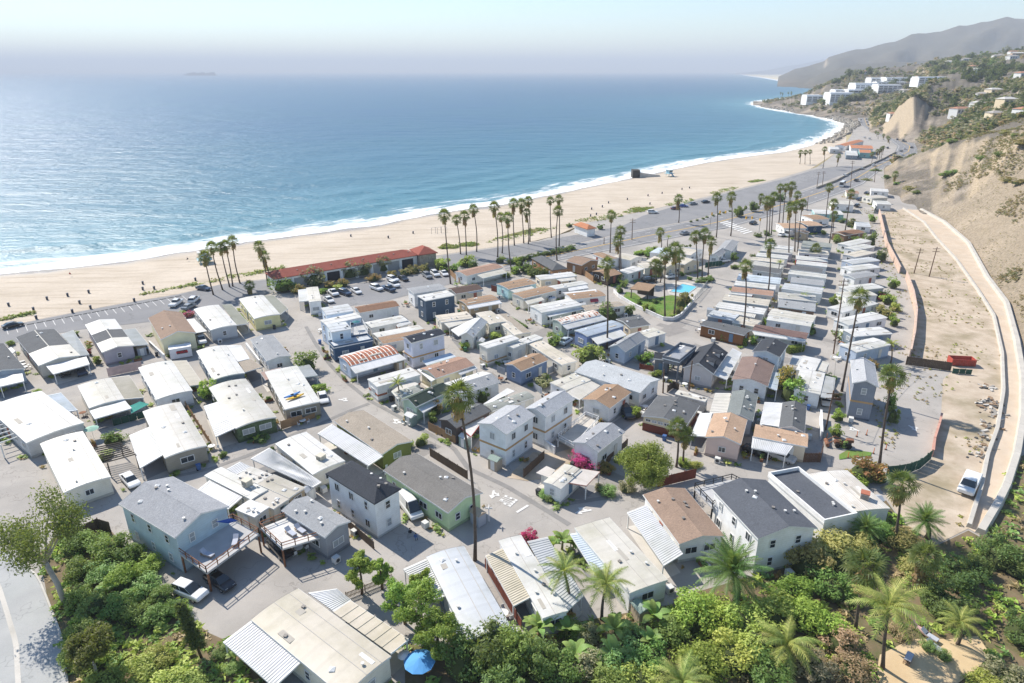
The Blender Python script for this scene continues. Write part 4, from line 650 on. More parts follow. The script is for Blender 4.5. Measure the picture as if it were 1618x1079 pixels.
RB = [(1713.4, 4600, 26.1), (1728.5, 4600, 33.6), (1811.9, 4600, 71.3), (1885.8, 4600, 90.0), (1989.8, 4600, 119.8), (2017.7, 4600, 143.9), (2182.6, 4600, 186.3), (2316.9, 4600, 215.7), (2420.8, 4600, 235.0), (2512.3, 4600, 271.7), (2691.5, 4600, 288.3), (2801.6, 4600, 324.2), (2932.7, 4600, 352.8), (3085.8, 4600, 370.6), (3191.3, 4600, 374.2), (3507.9, 4600, 395.5), (4103.8, 4600, 381.3), (4719.5, 4600, 324.2)]
RCc = [(1327.0, 3300, 8.5), (1355.4, 3300, 13.9), (1414.3, 3300, 45.1), (1519.6, 3300, 74.8), (1586.4, 3300, 89.5), (1712.3, 3300, 97.6), (1856.0, 3300, 102.9), (2055.9, 3300, 113.6), (2330.1, 3300, 145.4), (2559.5, 3300, 166.4), (2988.4, 3300, 171.7), (3419.1, 3300, 171.7)]
HOTEL = [(483.7,510.7,1160,12.8,23.5,22,3,'low white office block at the seaward end of the hotel'),(490.7,527.8,1090,15.6,29.4,26,4,'lowest terrace block of the white hillside complex'),(524.5,557.3,1150,26.7,32,22,2,'thin upper deck block behind the lowest terrace'),(555.4,594.4,1150,25.8,42,26,5,'tall white block with rows of dark windows in the complex'),(619.3,672.8,1230,39.8,49.4,22,3,'upper stepped white block of the complex'),(577.6,614.5,1120,28.5,40.6,24,4,'banded white block with dark balcony strips in the complex'),(634.8,687.4,1210,41.1,50.1,22,3,'stepped white terraces block right of the upper block'),(538.4,601.3,1135,24.3,32.8,20,2,'low connecting terrace wing in the middle of the complex'),(609.3,678,1190,37.5,43.4,18,2,'thin connecting deck wing of the upper complex'),(530,577.1,930,45.5,53.1,20,3,'long white banded block above the sandstone bluff')]
HILLH = [(684.6,1200,14,'tan'),(715.1,1180,16,'white'),(741.8,1180,18,'white'),(642.6,1000,20,'cream'),(600.7,930,16,'white'),(808.3,1200,26,'white'),(853.6,1230,26,'white'),(782.9,1120,24,'tan'),(747.4,1080,20,'white'),(540.8,760,14,'white'),(468.3,690,18,'cream'),(457.5,690,12,'white'),(417.5,655,22,'white'),(381.9,545,16,'creamtower'),(358.7,520,14,'cream'),(342.9,470,14,'white'),(608,1120,22,'white'),(565.8,1020,20,'white'),(602.9,1050,16,'tan'),(566.4,980,18,'white'),(668.1,1400,16,'white'),(685.7,1400,16,'white'),(422.7,640,12,'white'),(398.2,560,14,'tan'),(401.2,740,10,'white')]
HILLT = [(729.8,1260),(718.3,1220),(691.5,1230),(673.2,1200),(733.6,1230),(726,1180),(783.4,1240),(774.5,1220),(812.1,1260),(849.2,1300),(880.2,1320),(894.1,1310),(918.2,1320),(898.3,1280),(668.7,1100),(654.6,1060),(653.5,1090),(615.1,1040),(639.3,1020),(602,980),(592.6,930),(627.1,960),(635.1,960),(656.1,980),(638,940),(601.3,890),(605.8,880),(647.2,930),(633.5,900),(603.6,850),(571.2,860),(552.6,820),(579.2,850),(554.4,850),(528.3,820),(539.7,850),(526.5,790),(536.6,790),(532.9,770),(552.7,790),(504.4,720),(488.7,710),(461.5,650),(471.9,660),(425.6,590),(409,570),(411.2,580),(431,620),(432.6,630),(437.9,650),(447.7,670),(424.5,640),(428.4,655),(476.3,740),(476.5,745),(449.7,720),(439.3,700),(428.3,715),(404.5,600),(401.8,590),(406.6,610),(395,600),(383.9,590),(379.1,590),(379.9,600),(374.9,600),(369.5,595),(374.1,570),(372.4,560),(376.9,560),(374.9,550),(375.6,540),(374.3,530),(381,530),(391.1,540),(357.6,490),(358.2,500),(456.7,860),(458.2,850),(470.6,860),(472.3,850),(460.1,880),(454.1,860),(460.7,890),(561.1,1100),(561.9,1120),(532.7,1080),(516.4,1085),(495.9,1060),(486.9,1060),(523.7,1080),(501.5,1120),(489.5,1110),(475.6,1100),(532.4,1110),(595.5,1300),(609.9,1320),(625.4,1330),(645.9,1350),(671.6,1380),(689,1380),(685.4,1350),(646.1,1250),(646.2,1230),(630.8,1180),(650.7,1200),(666.1,1200),(583.6,1290),(632.7,1240),(626.8,1200),(612.5,1150),(648.5,1150),(675.1,1180),(606.3,1090),(667.5,1140),(570.6,1000),(549.2,1000)]
HILLS = [(245.7,345),(239.3,330),(221.3,300),(202.9,270),(221.5,310),(221.1,345),(221.5,340),(204.5,345),(202.2,335),(210.7,370),(251.3,395),(232.5,315),(226.3,330),(205.4,280),(222.4,400),(235.8,440),(233.2,440),(209.8,400)]
GARAGE = [(-68.99,195.15),(-69.04,184.89),(-30.49,212.4)]
GARAGE2 = [(-32.78,218.77),(-30.42,210.48),(-24.38,213.73)]
RESTROOM = [(23.93,263.34),(29.09,254.98),(33.14,257.22)]
REST = [('orange tiled wing of the beach restaurant',281.86,575.94,-40.2,8.05,55.48,4.2,0.9,'white','orangetile',{},[]),('main orange tiled hall of the beach restaurant',275.87,544.69,-112.3,26.85,15.71,4.5,0.9,'white','orangetile',{},[]),('teal fronted wing of the beach restaurant',265.93,518.24,-113.8,22.27,7.75,4,0.9,'teal','orangetile',{},[]),('flat white roofed service wing of the restaurant',254.94,515.73,-113.9,33.92,7.75,3,0.9,'slate','whiteroof',{},[]),('white beach pavilion on the sand by the restaurant',255.48,546.65,-109.6,18.5,6.49,3.4,0.9,'lightgrey','whiteroof',{},[])]
TOWER = [(-105.65,222.03),(99.2,428.41)]
GROYNE = [(77.44,429.8),(93.57,429.8)]
PODBOX = [(-76.32,136.15),(-72.34,138.28),(-73.65,140.3)]
SHIP = (-4573.7,10500)
KAYAK = [(-41.9,110.1),(-39.31,112.57),(-42.56,110.86),(-40.27,113.44)]
DECKBLUE = [(-42.31,68.22),(-37.43,64.78),(-33.59,72.15),(-38.2,75.19)]
DECKGREY = [(-33.95,73.52),(-29.64,69.29),(-25.2,71.66),(-30.93,75.89)]
DECKROOF = [(-37.08,142.01),(-33.22,143.18),(-36.29,150.62),(-38.59,148.7)]
BALC = [(28.05,77.45),(26.72,81.99),(32.78,84.28),(33.75,83.12)]
COTDECK = [(7.79,99.15),(10.42,96.09),(15.62,105.41),(13.44,107.16)]
PERG = [[(-84.71,95.33),(-82.95,97.76),(-92.58,109.29),(-95.68,107.82)],[(-63.97,89.94),(-60.53,92.43),(-65.49,96.54),(-68.99,94.74)]]
PAV = [(33.34,180.07),(38.38,177.9),(41.27,182.47),(36.5,185.21)]
COOLER = [(-39.28,83.32,3.1,'cream square roof cooler on the low white roof'),(-30.13,90.18,3.1,'cream square roof cooler on the long white roof'),(50.47,79.7,3.4,'brick topped chimney box on the old ribbed roof')]
UMB = [(-9.84,52.62,2.4,1.7,'blue','open blue patio umbrella beside the cream roofed home',0),(-11.64,53.52,2,0.7,'white','small white patio umbrella beside the blue one',0),(-36.52,145.9,2.3,0.9,'teal','folded teal umbrella on the roof terrace',3.6),(-73.8,102.19,2.3,1.2,'green','pale green patio umbrella beside the pergola',0)]
PEOPLE = [(-41.26,136.37,0.4,'stand','dark','person in dark clothes walking along the lane gutter'),(31.37,100.38,2,'stand','black','person in black standing under the white awning'),(-14.12,75.73,0.5,'sit','black','person in dark top crouching beside the white house'),(-13.4,75.09,3.6,'sit','blue','person in blue crouching on the driveway'),(-142.94,207.14,0.2,'sit','red','person in red sitting on the open sand'),(-113.07,225.55,1,'sit','dark','person sitting on the sand near the lifeguard tower')]
LOUNGE = [(47.01,58.46,0.6,'pink cushioned lounger farthest on the sandy yard',0.05),(47.6,57.49,0.6,'grey cushioned lounger in the middle',0.05),(47.31,55.92,0.5,'grey cushioned lounger nearest the palm',0.05),(43.49,54.4,2.4,'low lounger beside the round table',0.05),(-29.38,72.19,0.9,'left lounger on the small raised sun deck',2.9),(-28.28,72.77,0.9,'right lounger on the small raised sun deck',2.9),(-36.03,70.34,0.2,'lounger at the far end of the timber railed deck',3),(-38.6,67.85,1.2,'lounger at the near corner of the timber railed deck',3)]
SAIL = [([(-70.98,109.82,2.4),(-69.87,108.01,1.8),(-68.01,110.95,2.2),(-69.79,111.17,2.6)],(0.03,0.3,0.24),'teal shade tarp stretched beside the weathered white roof'),([(-38.89,71.87,5.2),(-37.46,72.32,4.6),(-36.24,72.38,5),(-37.09,72.36,5.4)],(0.03,0.09,0.38),'blue shade sail over the timber railed deck')]
SIGNP = (-3.31,78.81)
DUMP = [(96.48,133.17),(101.33,132.5),(104.98,139.51)]
WRECK = (56.83,99.39)
RUBBLE = [(97.04,122.46),(93.64,116),(91.03,110.83),(87.11,106.72),(83.72,102.64),(81.28,99.42),(78.69,95.97),(91.53,114.67)]
CONES = [(61.1,102.75),(63.08,103.28),(61.22,97.11),(56.25,95.73),(63.97,98.38),(55.35,101.9)]
GRASSP = [[(55.22,96.69),(57.21,98.09),(59.25,97.95),(61.06,97.39),(60.43,96.41),(57.64,95.86),(54.53,95.18)]]
ICE = [[(-109.24,182.67),(-104.58,187.64),(-99.55,193.75),(-94.44,195.56),(-93.81,192.86),(-100.17,189.35),(-105.23,184.8)],[(-93.21,196.48),(-90.25,204.09),(-83.27,208.1),(-75.67,214.39),(-74.34,210.16),(-81.84,204.09),(-88.52,198.33),(-92.13,195.2)],[(-26.76,239.66),(-24.2,243.22),(-19.93,240.84),(-20.28,237.8),(-25.95,237.34)],[(-19.91,243.22),(-15.44,246.87),(-12.64,243.94),(-13.94,240.84),(-19.15,240.84)],[(-12.13,245.64),(-3.76,258.44),(7.68,271.05),(17.76,272.52),(17.41,266.73),(9.86,259.79),(-0.05,250.62),(-8.3,245.64)],[(26.25,284.84),(36.15,294.76),(50.02,303.54),(49.38,294.76),(40.63,286.45),(30.81,283.24)],[(50.37,303.54),(56.16,314.72),(67.13,317.83),(65.19,311.67),(54.01,301.74)],[(73.76,325.01),(80.89,331.26),(92.41,339.95),(89.29,329.15),(76.6,318.98)],[(105.25,356.22),(116.78,371.36),(127.97,376.68),(120.36,366.18),(106.38,352.85)],[(138.42,396.49),(146.87,403.74),(150.03,399.48),(139.34,392.37)],[(56.89,313.15),(61.8,315.84),(66.85,315.07),(59.96,305.68),(55.03,302.07)],[(-133.77,162.91),(-130.09,167.67),(-128.2,168.36),(-127.74,166.97),(-131.48,163.58),(-132.84,161.6)]]
BARS = [(-31.16,264.18),(-29.73,265.57),(-27.56,266.13)]
LETTER = [(-0.62,83.67),(0.51,83.01),(-1.62,84.45)]
STOPBAR = [(0.69,80.87),(2.41,82.57)]
CROSS = [[(88.54,281.58),(93.21,285.46),(97.3,263.58),(92.3,259.14)]]
TLIGHT = [(82.47,274.41,'x'),(98.83,262.85,'x')]
CABLE = []
MANH = [(-27.84,116.33)]

# ---------------------------------------------------------------- materials
MAT = {}
def new_mat(name):
    m = bpy.data.materials.new(name); m.use_nodes = True; nt = m.node_tree
    b = nt.nodes['Principled BSDF']; return m, nt, b
def N(nt, t, **k):
    n = nt.nodes.new(t)
    for a, v in k.items():
        if a.startswith('_'): n.inputs[int(a[1:])].default_value = v
        else: setattr(n, a, v)
    return n
def ramp(nt, src, stops, interp='LINEAR'):
    r = N(nt, 'ShaderNodeValToRGB'); r.color_ramp.interpolation = interp
    e = r.color_ramp.elements
    while len(e) < len(stops): e.new(0.5)
    for q, (p, c) in zip(e, stops):
        q.position = p; q.color = (*c, 1) if len(c) == 3 else c
    nt.links.new(src, r.inputs[0]); return r.outputs[0]
def noise_fac(nt, vec, scale, detail=4, rough=.55):
    n = N(nt, 'ShaderNodeTexNoise'); n.inputs['Scale'].default_value = scale
    n.inputs['Detail'].default_value = detail; n.inputs['Roughness'].default_value = rough
    if vec is not None: nt.links.new(vec, n.inputs['Vector'])
    return n.outputs[0]
def mixc(nt, f, a, b, mode='MIX'):
    m = N(nt, 'ShaderNodeMix', data_type='RGBA', blend_type=mode)
    for s, v in ((m.inputs[0], f), (m.inputs[6], a), (m.inputs[7], b)):
        if hasattr(v, 'is_linked'): nt.links.new(v, s)
        elif isinstance(v, tuple): s.default_value = (*v, 1)
        else: s.default_value = v
    return m.outputs[2]
def math_(nt, op, a, b=None):
    m = N(nt, 'ShaderNodeMath', operation=op)
    for i, v in enumerate((a, b)):
        if v is None: continue
        if hasattr(v, 'is_linked'): nt.links.new(v, m.inputs[i])
        else: m.inputs[i].default_value = v
    return m.outputs[0]
def bump(nt, b, h, s=.3, d=.05):
    n = N(nt, 'ShaderNodeBump'); n.inputs['Strength'].default_value = s; n.inputs['Distance'].default_value = d
    nt.links.new(h, n.inputs['Height']); nt.links.new(n.outputs[0], b.inputs['Normal'])
def surf(name, col, rough=.8, var=.18, scale=.6, dirt=None, dirt_amt=.5, bumpy=.0, spec=.3, metal=0, grain=0, seam=None, island=0):
    """plain weathered surface: base colour broken by two noises, optional dirt colour, grain and seam lines"""
    if name in MAT: return MAT[name]
    m, nt, b = new_mat(name); tc = N(nt, 'ShaderNodeTexCoord').outputs['Object']
    oi = N(nt, 'ShaderNodeObjectInfo').outputs['Random']
    sh = N(nt, 'ShaderNodeVectorMath', operation='ADD'); nt.links.new(tc, sh.inputs[0])
    cx = N(nt, 'ShaderNodeCombineXYZ'); nt.links.new(math_(nt, 'MULTIPLY', oi, 97.0), cx.inputs[0]); nt.links.new(cx.outputs[0], sh.inputs[1])
    v = sh.outputs[0]
    lo = tuple(c * (1 - var) for c in col); hi = tuple(min(1, c * (1 + var * .6)) for c in col)
    c = ramp(nt, noise_fac(nt, v, scale, 6), [(.3, lo), (.7, hi)])
    if dirt:
        f = ramp(nt, noise_fac(nt, v, scale * .45, 7, .65), [(.44, (0, 0, 0)), (.70, (dirt_amt,) * 3)])
        c = mixc(nt, f, c, dirt)
    if grain:
        g = noise_fac(nt, tc, grain, 2); c = mixc(nt, .55, c, ramp(nt, g, [(.3, (.45,) * 3), (.7, (1, 1, 1))]), 'MULTIPLY')
    if seam:
        w = N(nt, 'ShaderNodeTexWave', wave_type='BANDS', bands_direction=seam[0]); w.inputs['Scale'].default_value = seam[1]
        w.inputs['Distortion'].default_value = .4; nt.links.new(tc, w.inputs['Vector'])
        c = mixc(nt, ramp(nt, w.outputs[0], [(.86, (0, 0, 0)), (.95, (seam[2],) * 3)]), c, tuple(q * .55 for q in col))
        bump(nt, b, w.outputs[0], .25, .03)
    elif bumpy: bump(nt, b, noise_fac(nt, tc, 12, 3), bumpy, .04)
    nt.links.new(c, b.inputs['Base Color']); b.inputs['Roughness'].default_value = rough
    b.inputs['Specular IOR Level'].default_value = spec; b.inputs['Metallic'].default_value = metal
    MAT[name] = m; return m
def siding(name, col, direction='Z', sc=1.3, depth=.6):
    if name in MAT: return MAT[name]
    m, nt, b = new_mat(name); tc = N(nt, 'ShaderNodeTexCoord').outputs['Object']
    c = ramp(nt, noise_fac(nt, tc, .5, 6), [(.3, tuple(q * .86 for q in col)), (.7, tuple(min(1, q * 1.06) for q in col))])
    if direction == 'V':
        sx = N(nt, 'ShaderNodeSeparateXYZ'); nt.links.new(tc, sx.inputs[0]); s = math_(nt, 'ADD', sx.outputs[0], sx.outputs[1])
    else:
        sx = N(nt, 'ShaderNodeSeparateXYZ'); nt.links.new(tc, sx.inputs[0]); s = sx.outputs[2]
    f = math_(nt, 'FRACT', math_(nt, 'MULTIPLY', s, sc * 3.0))
    line = ramp(nt, f, [(.0, (.55,) * 3), (.1, (1, 1, 1)), (1, (1, 1, 1))])
    c = mixc(nt, depth, c, line, 'MULTIPLY')
    gr = ramp(nt, noise_fac(nt, tc, 1.7, 5, .7), [(.45, (1, 1, 1)), (.8, (.8, .77, .72))]); c = mixc(nt, .5, c, gr, 'MULTIPLY')
    bump(nt, b, f, .2, .03); nt.links.new(c, b.inputs['Base Color']); b.inputs['Roughness'].default_value = .75; b.inputs['Specular IOR Level'].default_value = .25
    MAT[name] = m; return m
def shingle(name, col, var=.35):
    if name in MAT: return MAT[name]
    m, nt, b = new_mat(name); tc = N(nt, 'ShaderNodeTexCoord').outputs['Object']
    br = N(nt, 'ShaderNodeTexBrick'); br.inputs['Scale'].default_value = 3.0; br.inputs['Mortar Size'].default_value = .012
    br.inputs['Color1'].default_value = (*[q * (1 - var) for q in col], 1); br.inputs['Color2'].default_value = (*[min(1, q * (1 + var)) for q in col], 1)
    br.inputs['Mortar'].default_value = (*[q * .5 for q in col], 1); nt.links.new(tc, br.inputs['Vector'])
    c = mixc(nt, .45, col, br.outputs[0])
    st = ramp(nt, noise_fac(nt, tc, .35, 6, .65), [(.35, (.82,) * 3), (.7, (1.0, 1.0, 1.0))]); c = mixc(nt, .8, c, st, 'MULTIPLY')
    g = ramp(nt, noise_fac(nt, tc, 22, 2), [(.3, (.75,) * 3), (.7, (1.0,) * 3)]); c = mixc(nt, .7, c, g, 'MULTIPLY')
    nt.links.new(c, b.inputs['Base Color']); b.inputs['Roughness'].default_value = .92; b.inputs['Specular IOR Level'].default_value = .15
    bump(nt, b, br.outputs['Fac'], .3, .02); MAT[name] = m; return m
WALLC = {'bluegrey': (0.373,0.441,0.52),'stucco': (0.621,0.588,0.52),'mauve': (0.407,0.384,0.429),'cream': (0.814,0.746,0.508),'lightgrey': (0.52,0.531,0.542),'yellow': (0.791,0.723,0.384),'offwhite': (0.746,0.712,0.621),'white': (0.836,0.836,0.825),'taupe': (0.312,0.288,0.24),'ivy': (0.12,0.168,0.084),'slate': (0.24,0.288,0.336),'olivegreen': (.20,.22,.06),'mint': (0.55,0.7,0.42),'midgrey': (0.339,0.35,0.373),'paleblue': (0.475,0.588,0.655),'tanwall': (0.475,0.373,0.249),'greyblue': (0.429,0.508,0.621),'creamred': (0.701,0.599,0.407),'corrug': (0.565,0.565,0.542),'pink': (0.678,0.531,0.475),'beige': (0.678,0.588,0.452),'whiteblue': (0.678,0.768,0.84),'bluegreyboard': (0.24,0.264,0.312),'pinkgrey': (0.588,0.542,0.52),'darkgreywall': (0.192,0.204,0.228),'darkbrown': (0.09,0.074,0.07),'palegreen': (0.475,0.599,0.475),'blue': (0.192,0.26,0.395),'lavender': (0.655,0.678,0.791),'paleblue2': (0.52,0.599,0.723),'whitestripe': (0.814,0.814,0.802),'darkblue': (0.054,0.102,0.18),'bluewhitewall': (0.588,0.678,0.791),'slateblue': (0.072,0.108,0.156),'palegreywall': (0.678,0.701,0.678),'offwhite2': (0.768,0.723,0.633),'aqua': (0.508,0.746,0.746),'sage': (0.384,0.452,0.407),'periwinkle': (0.215,0.282,0.486),'woodwall': (0.36,0.204,0.108),'darkwood': (0.084,0.06,0.048),'woodplank': (0.228,0.102,0.042),'brownwall': (0.24,0.156,0.108),'redwall': (0.3,0.06,0.06),'teal': (0.282,0.508,0.508),'whiteboard': (0.814,0.836,0.84)}
def wall_mat(n):
    c = WALLC[n]
    if n in ('ivy',): return surf('wall_' + n, c, .9, .5, 2.5, grain=6)
    if n in ('stucco', 'pink', 'pinkgrey', 'beige', 'cream'): return surf('wall_' + n, c, .9, .1, .5, tuple(q * .75 for q in c), .25, .1)
    return siding('wall_' + n, c, 'V' if n in ('whiteboard', 'bluegreyboard', 'palegreen', 'olivegreen', 'mint', 'darkbrown', 'woodwall', 'corrug', 'sage') else 'Z', 1.0 if n != 'woodplank' else 2.2)
RC = dict(grey=(.145, .15, .155), darkgrey=(.062, .068, .08), charcoal=(.045, .052, .068), slateroof=(.12, .13, .15), lightgreyroof=(.36, .37, .38), lightshingle=(.37, .38, .40), paleshingle=(.46, .47, .49), palegrey=(.52, .54, .55), brown=(.34, .245, .185), brown2=(.27, .16, .105), brownpink=(.26, .19, .165), tan=(.52, .36, .25), tanbrown=(.37, .25, .165), rosebrown=(.40, .26, .195), mauvebrown=(.20, .13, .115), darkbrownroof=(.13, .09, .075), greytan=(.22, .21, .195), speckgrey=(.22, .24, .235), darkgreen=(.062, .085, .068), taupe=(.40, .345, .28), redtile=(.36, .115, .085), orangetile=(.55, .24, .13))
RM = dict(whiteroof=(.59, .58, .555), whitecream=(.58, .55, .49), creamroof=(.55, .50, .42), dirtywhite=(.50, .48, .44), lightgreyflat=(.50, .52, .54), greywhite=(.50, .51, .52), bluewhite=(.50, .56, .62), weathered=(.42, .39, .34), beigeroof=(.58, .52, .43), greygreen=(.27, .28, .25), bluegreyroof=(.36, .41, .48), deckroof=(.30, .31, .33), white=(.62, .62, .62), greymetal=(.30, .32, .33), olive=(.25, .25, .20), tanmetal=(.46, .42, .34), greyrib=(.64, .64, .63), tanrib=(.58, .52, .42), brownmetal=(.32, .21, .18), creamdirty=(.58, .52, .43), greypink=(.60, .55, .50), red=(.45, .06, .09), whitered=(.62, .60, .57))
def roof_mat(n):
    if n in RC: return shingle('roof_' + n, RC[n])
    if n == 'rust':
        return rust_mat('roof_rust', .32)
    if n == 'rustwhite': return rust_mat('roof_rustwhite', .52)
    if n == 'seamroof': return surf('roof_seam', (.72, .69, .62), .6, .08, .4, (.5, .42, .3), .3, seam=('Y', .35, .6))
    if n == 'oldrib': return surf('roof_oldrib', (.68, .65, .60), .6, .15, .5, (.33, .27, .2), .6, seam=('X', .9, .6))
    c = RM[n]; return surf('roof_' + n, c, .55, .07, .35, tuple(q * .62 for q in c[:2]) + (c[2] * .52,), .7, spec=.35, seam=('Y', .14, .14))
def rust_mat(name, thr):
    m, nt, b = new_mat(name); tc = N(nt, 'ShaderNodeTexCoord').outputs['Object']
    w = N(nt, 'ShaderNodeTexWave', wave_type='BANDS', bands_direction='Y'); w.inputs['Scale'].default_value = .33; w.inputs['Distortion'].default_value = .6; nt.links.new(tc, w.inputs['Vector'])
    f = noise_fac(nt, tc, .9, 8, .7)
    f2 = math_(nt, 'SUBTRACT', f, math_(nt, 'MULTIPLY', ramp(nt, w.outputs[0], [(.8, (0, 0, 0)), (.93, (1, 1, 1))]), .35))
    c = ramp(nt, f2, [(thr - .06, (.75, .70, .62)), (thr + .06, (.36, .115, .05)), (.75, (.22, .06, .03))])
    nt.links.new(c, b.inputs['Base Color']); b.inputs['Roughness'].default_value = .8; MAT[name] = m; return m
TWO = dict(greyhalf=('len', 'whitecream', 'grey'), patch=('len3', 'whitecream', 'grey', 'whiteroof'), halftan=('slope', 'whiteroof', 'tanbrown'), lightgreyroof2=('slope', 'whiteroof', 'lightgreyroof'), creamtaupe=('slope', 'creamroof', 'taupe'), creamgrey=('slope', 'creamroof', 'lightgreyroof'))
def glass_mat():
    if 'glass' in MAT: return MAT['glass']
    m, nt, b = new_mat('window_glass'); b.inputs['Base Color'].default_value = (.03, .04, .05, 1); b.inputs['Roughness'].default_value = .08
    b.inputs['Specular IOR Level'].default_value = .7; MAT['glass'] = m; return m
def plain(name, col, rough=.6, metal=0, spec=.4): return surf(name, col, rough, .06, 1.2, spec=spec, metal=metal)
FRAME = plain('window_frame_white', (.75, .75, .74)); POSTM = plain('painted_post', (.72, .72, .70)); WOODM = surf('redwood_timber', (.28, .13, .07), .85, .3, 1.5, grain=5)
VENTM = plain('vent_metal', (.62, .61, .58), .5); CURB = surf('concrete', (.52, .49, .44), .9, .15, .4, (.3, .28, .24), .4, .1)
FOUND = surf('foundation', (.30, .28, .26), .95, .2, 1.0)
def leaf_mat(name, c1, c2, trans=.36):
    if name in MAT: return MAT[name]
    m = bpy.data.materials.new(name); m.use_nodes = True; nt = m.node_tree; nt.nodes.clear()
    o = N(nt, 'ShaderNodeOutputMaterial'); d = N(nt, 'ShaderNodeBsdfPrincipled'); t = N(nt, 'ShaderNodeBsdfTranslucent'); mx = N(nt, 'ShaderNodeMixShader')
    g = N(nt, 'ShaderNodeNewGeometry'); oi = N(nt, 'ShaderNodeObjectInfo')
    c = mixc(nt, g.outputs['Random Per Island'], c1, c2)
    hv = N(nt, 'ShaderNodeHueSaturation'); nt.links.new(c, hv.inputs['Color'])
    nt.links.new(math_(nt, 'ADD', math_(nt, 'MULTIPLY', oi.outputs['Random'], .05), .475), hv.inputs['Hue'])
    nt.links.new(math_(nt, 'ADD', math_(nt, 'MULTIPLY', math_(nt, 'FRACT', math_(nt, 'MULTIPLY', oi.outputs['Random'], 7.3)), .5), .78), hv.inputs['Value'])
    nt.links.new(hv.outputs[0], d.inputs['Base Color']); d.inputs['Roughness'].default_value = .55; d.inputs['Specular IOR Level'].default_value = .3
    tcol = mixc(nt, .5, hv.outputs[0], (.5, .6, .08)) ; nt.links.new(tcol, t.inputs['Color'])
    mx.inputs[0].default_value = trans; nt.links.new(d.outputs[0], mx.inputs[1]); nt.links.new(t.outputs[0], mx.inputs[2]); nt.links.new(mx.outputs[0], o.inputs[0])
    MAT[name] = m; return m
LEAF = {'dark': ((0.117,0.195,0.051),(0.222,0.322,0.081)),'deep': ((0.092,0.15,0.051),(0.17,0.24,0.068)),'mid': ((0.153,0.246,0.06),(0.281,0.391,0.103)),'bright': ((0.212,0.33,0.06),(0.398,0.536,0.103)),'lime': ((0.307,0.37,0.083),(0.517,0.576,0.145)),'leafy': ((0.165,0.289,0.083),(0.376,0.515,0.186)),'olive': ((0.281,0.246,0.092),(0.469,0.391,0.155)),'grey': ((0.275,0.256,0.151),(0.447,0.408,0.256)),'sage': ((0.19,0.184,0.12),(0.336,0.312,0.203)),'redgreen': ((0.231,0.22,0.074),(0.504,0.258,0.092)),'boug': ((0.62,0.035,0.22),(0.42,0.03,0.13)),'drybrush': ((0.344,0.241,0.136),(0.516,0.392,0.241)),'palm': ((0.055,0.085,0.025),(0.115,0.15,0.045)),'palmq': ((0.21,0.276,0.064),(0.42,0.442,0.129)),'date': ((0.098,0.177,0.052),(0.177,0.283,0.088)),'dead': ((0.286,0.187,0.088),(0.396,0.275,0.143)),'euc': ((0.09,0.12,0.03),(0.17,0.19,0.055)),'con': ((0.03,0.055,0.022),(0.06,0.09,0.035)),'con2': ((0.165,0.269,0.051),(0.352,0.453,0.092)),'broad': ((0.143,0.219,0.039),(0.286,0.36,0.078)),'banana': ((0.141,0.246,0.06),(0.307,0.433,0.124))}
def lm(k): return leaf_mat('leaf_' + k, *LEAF[k])
BARK = surf('palm_bark', (.13, .10, .08), .95, .35, 1.2, grain=6); PALEBARK = surf('pale_bark', (.42, .38, .32), .9, .25, .8, (.2, .17, .13), .5); BROWNBARK = surf('brown_bark', (.14, .10, .07), .95, .3, 1.5)

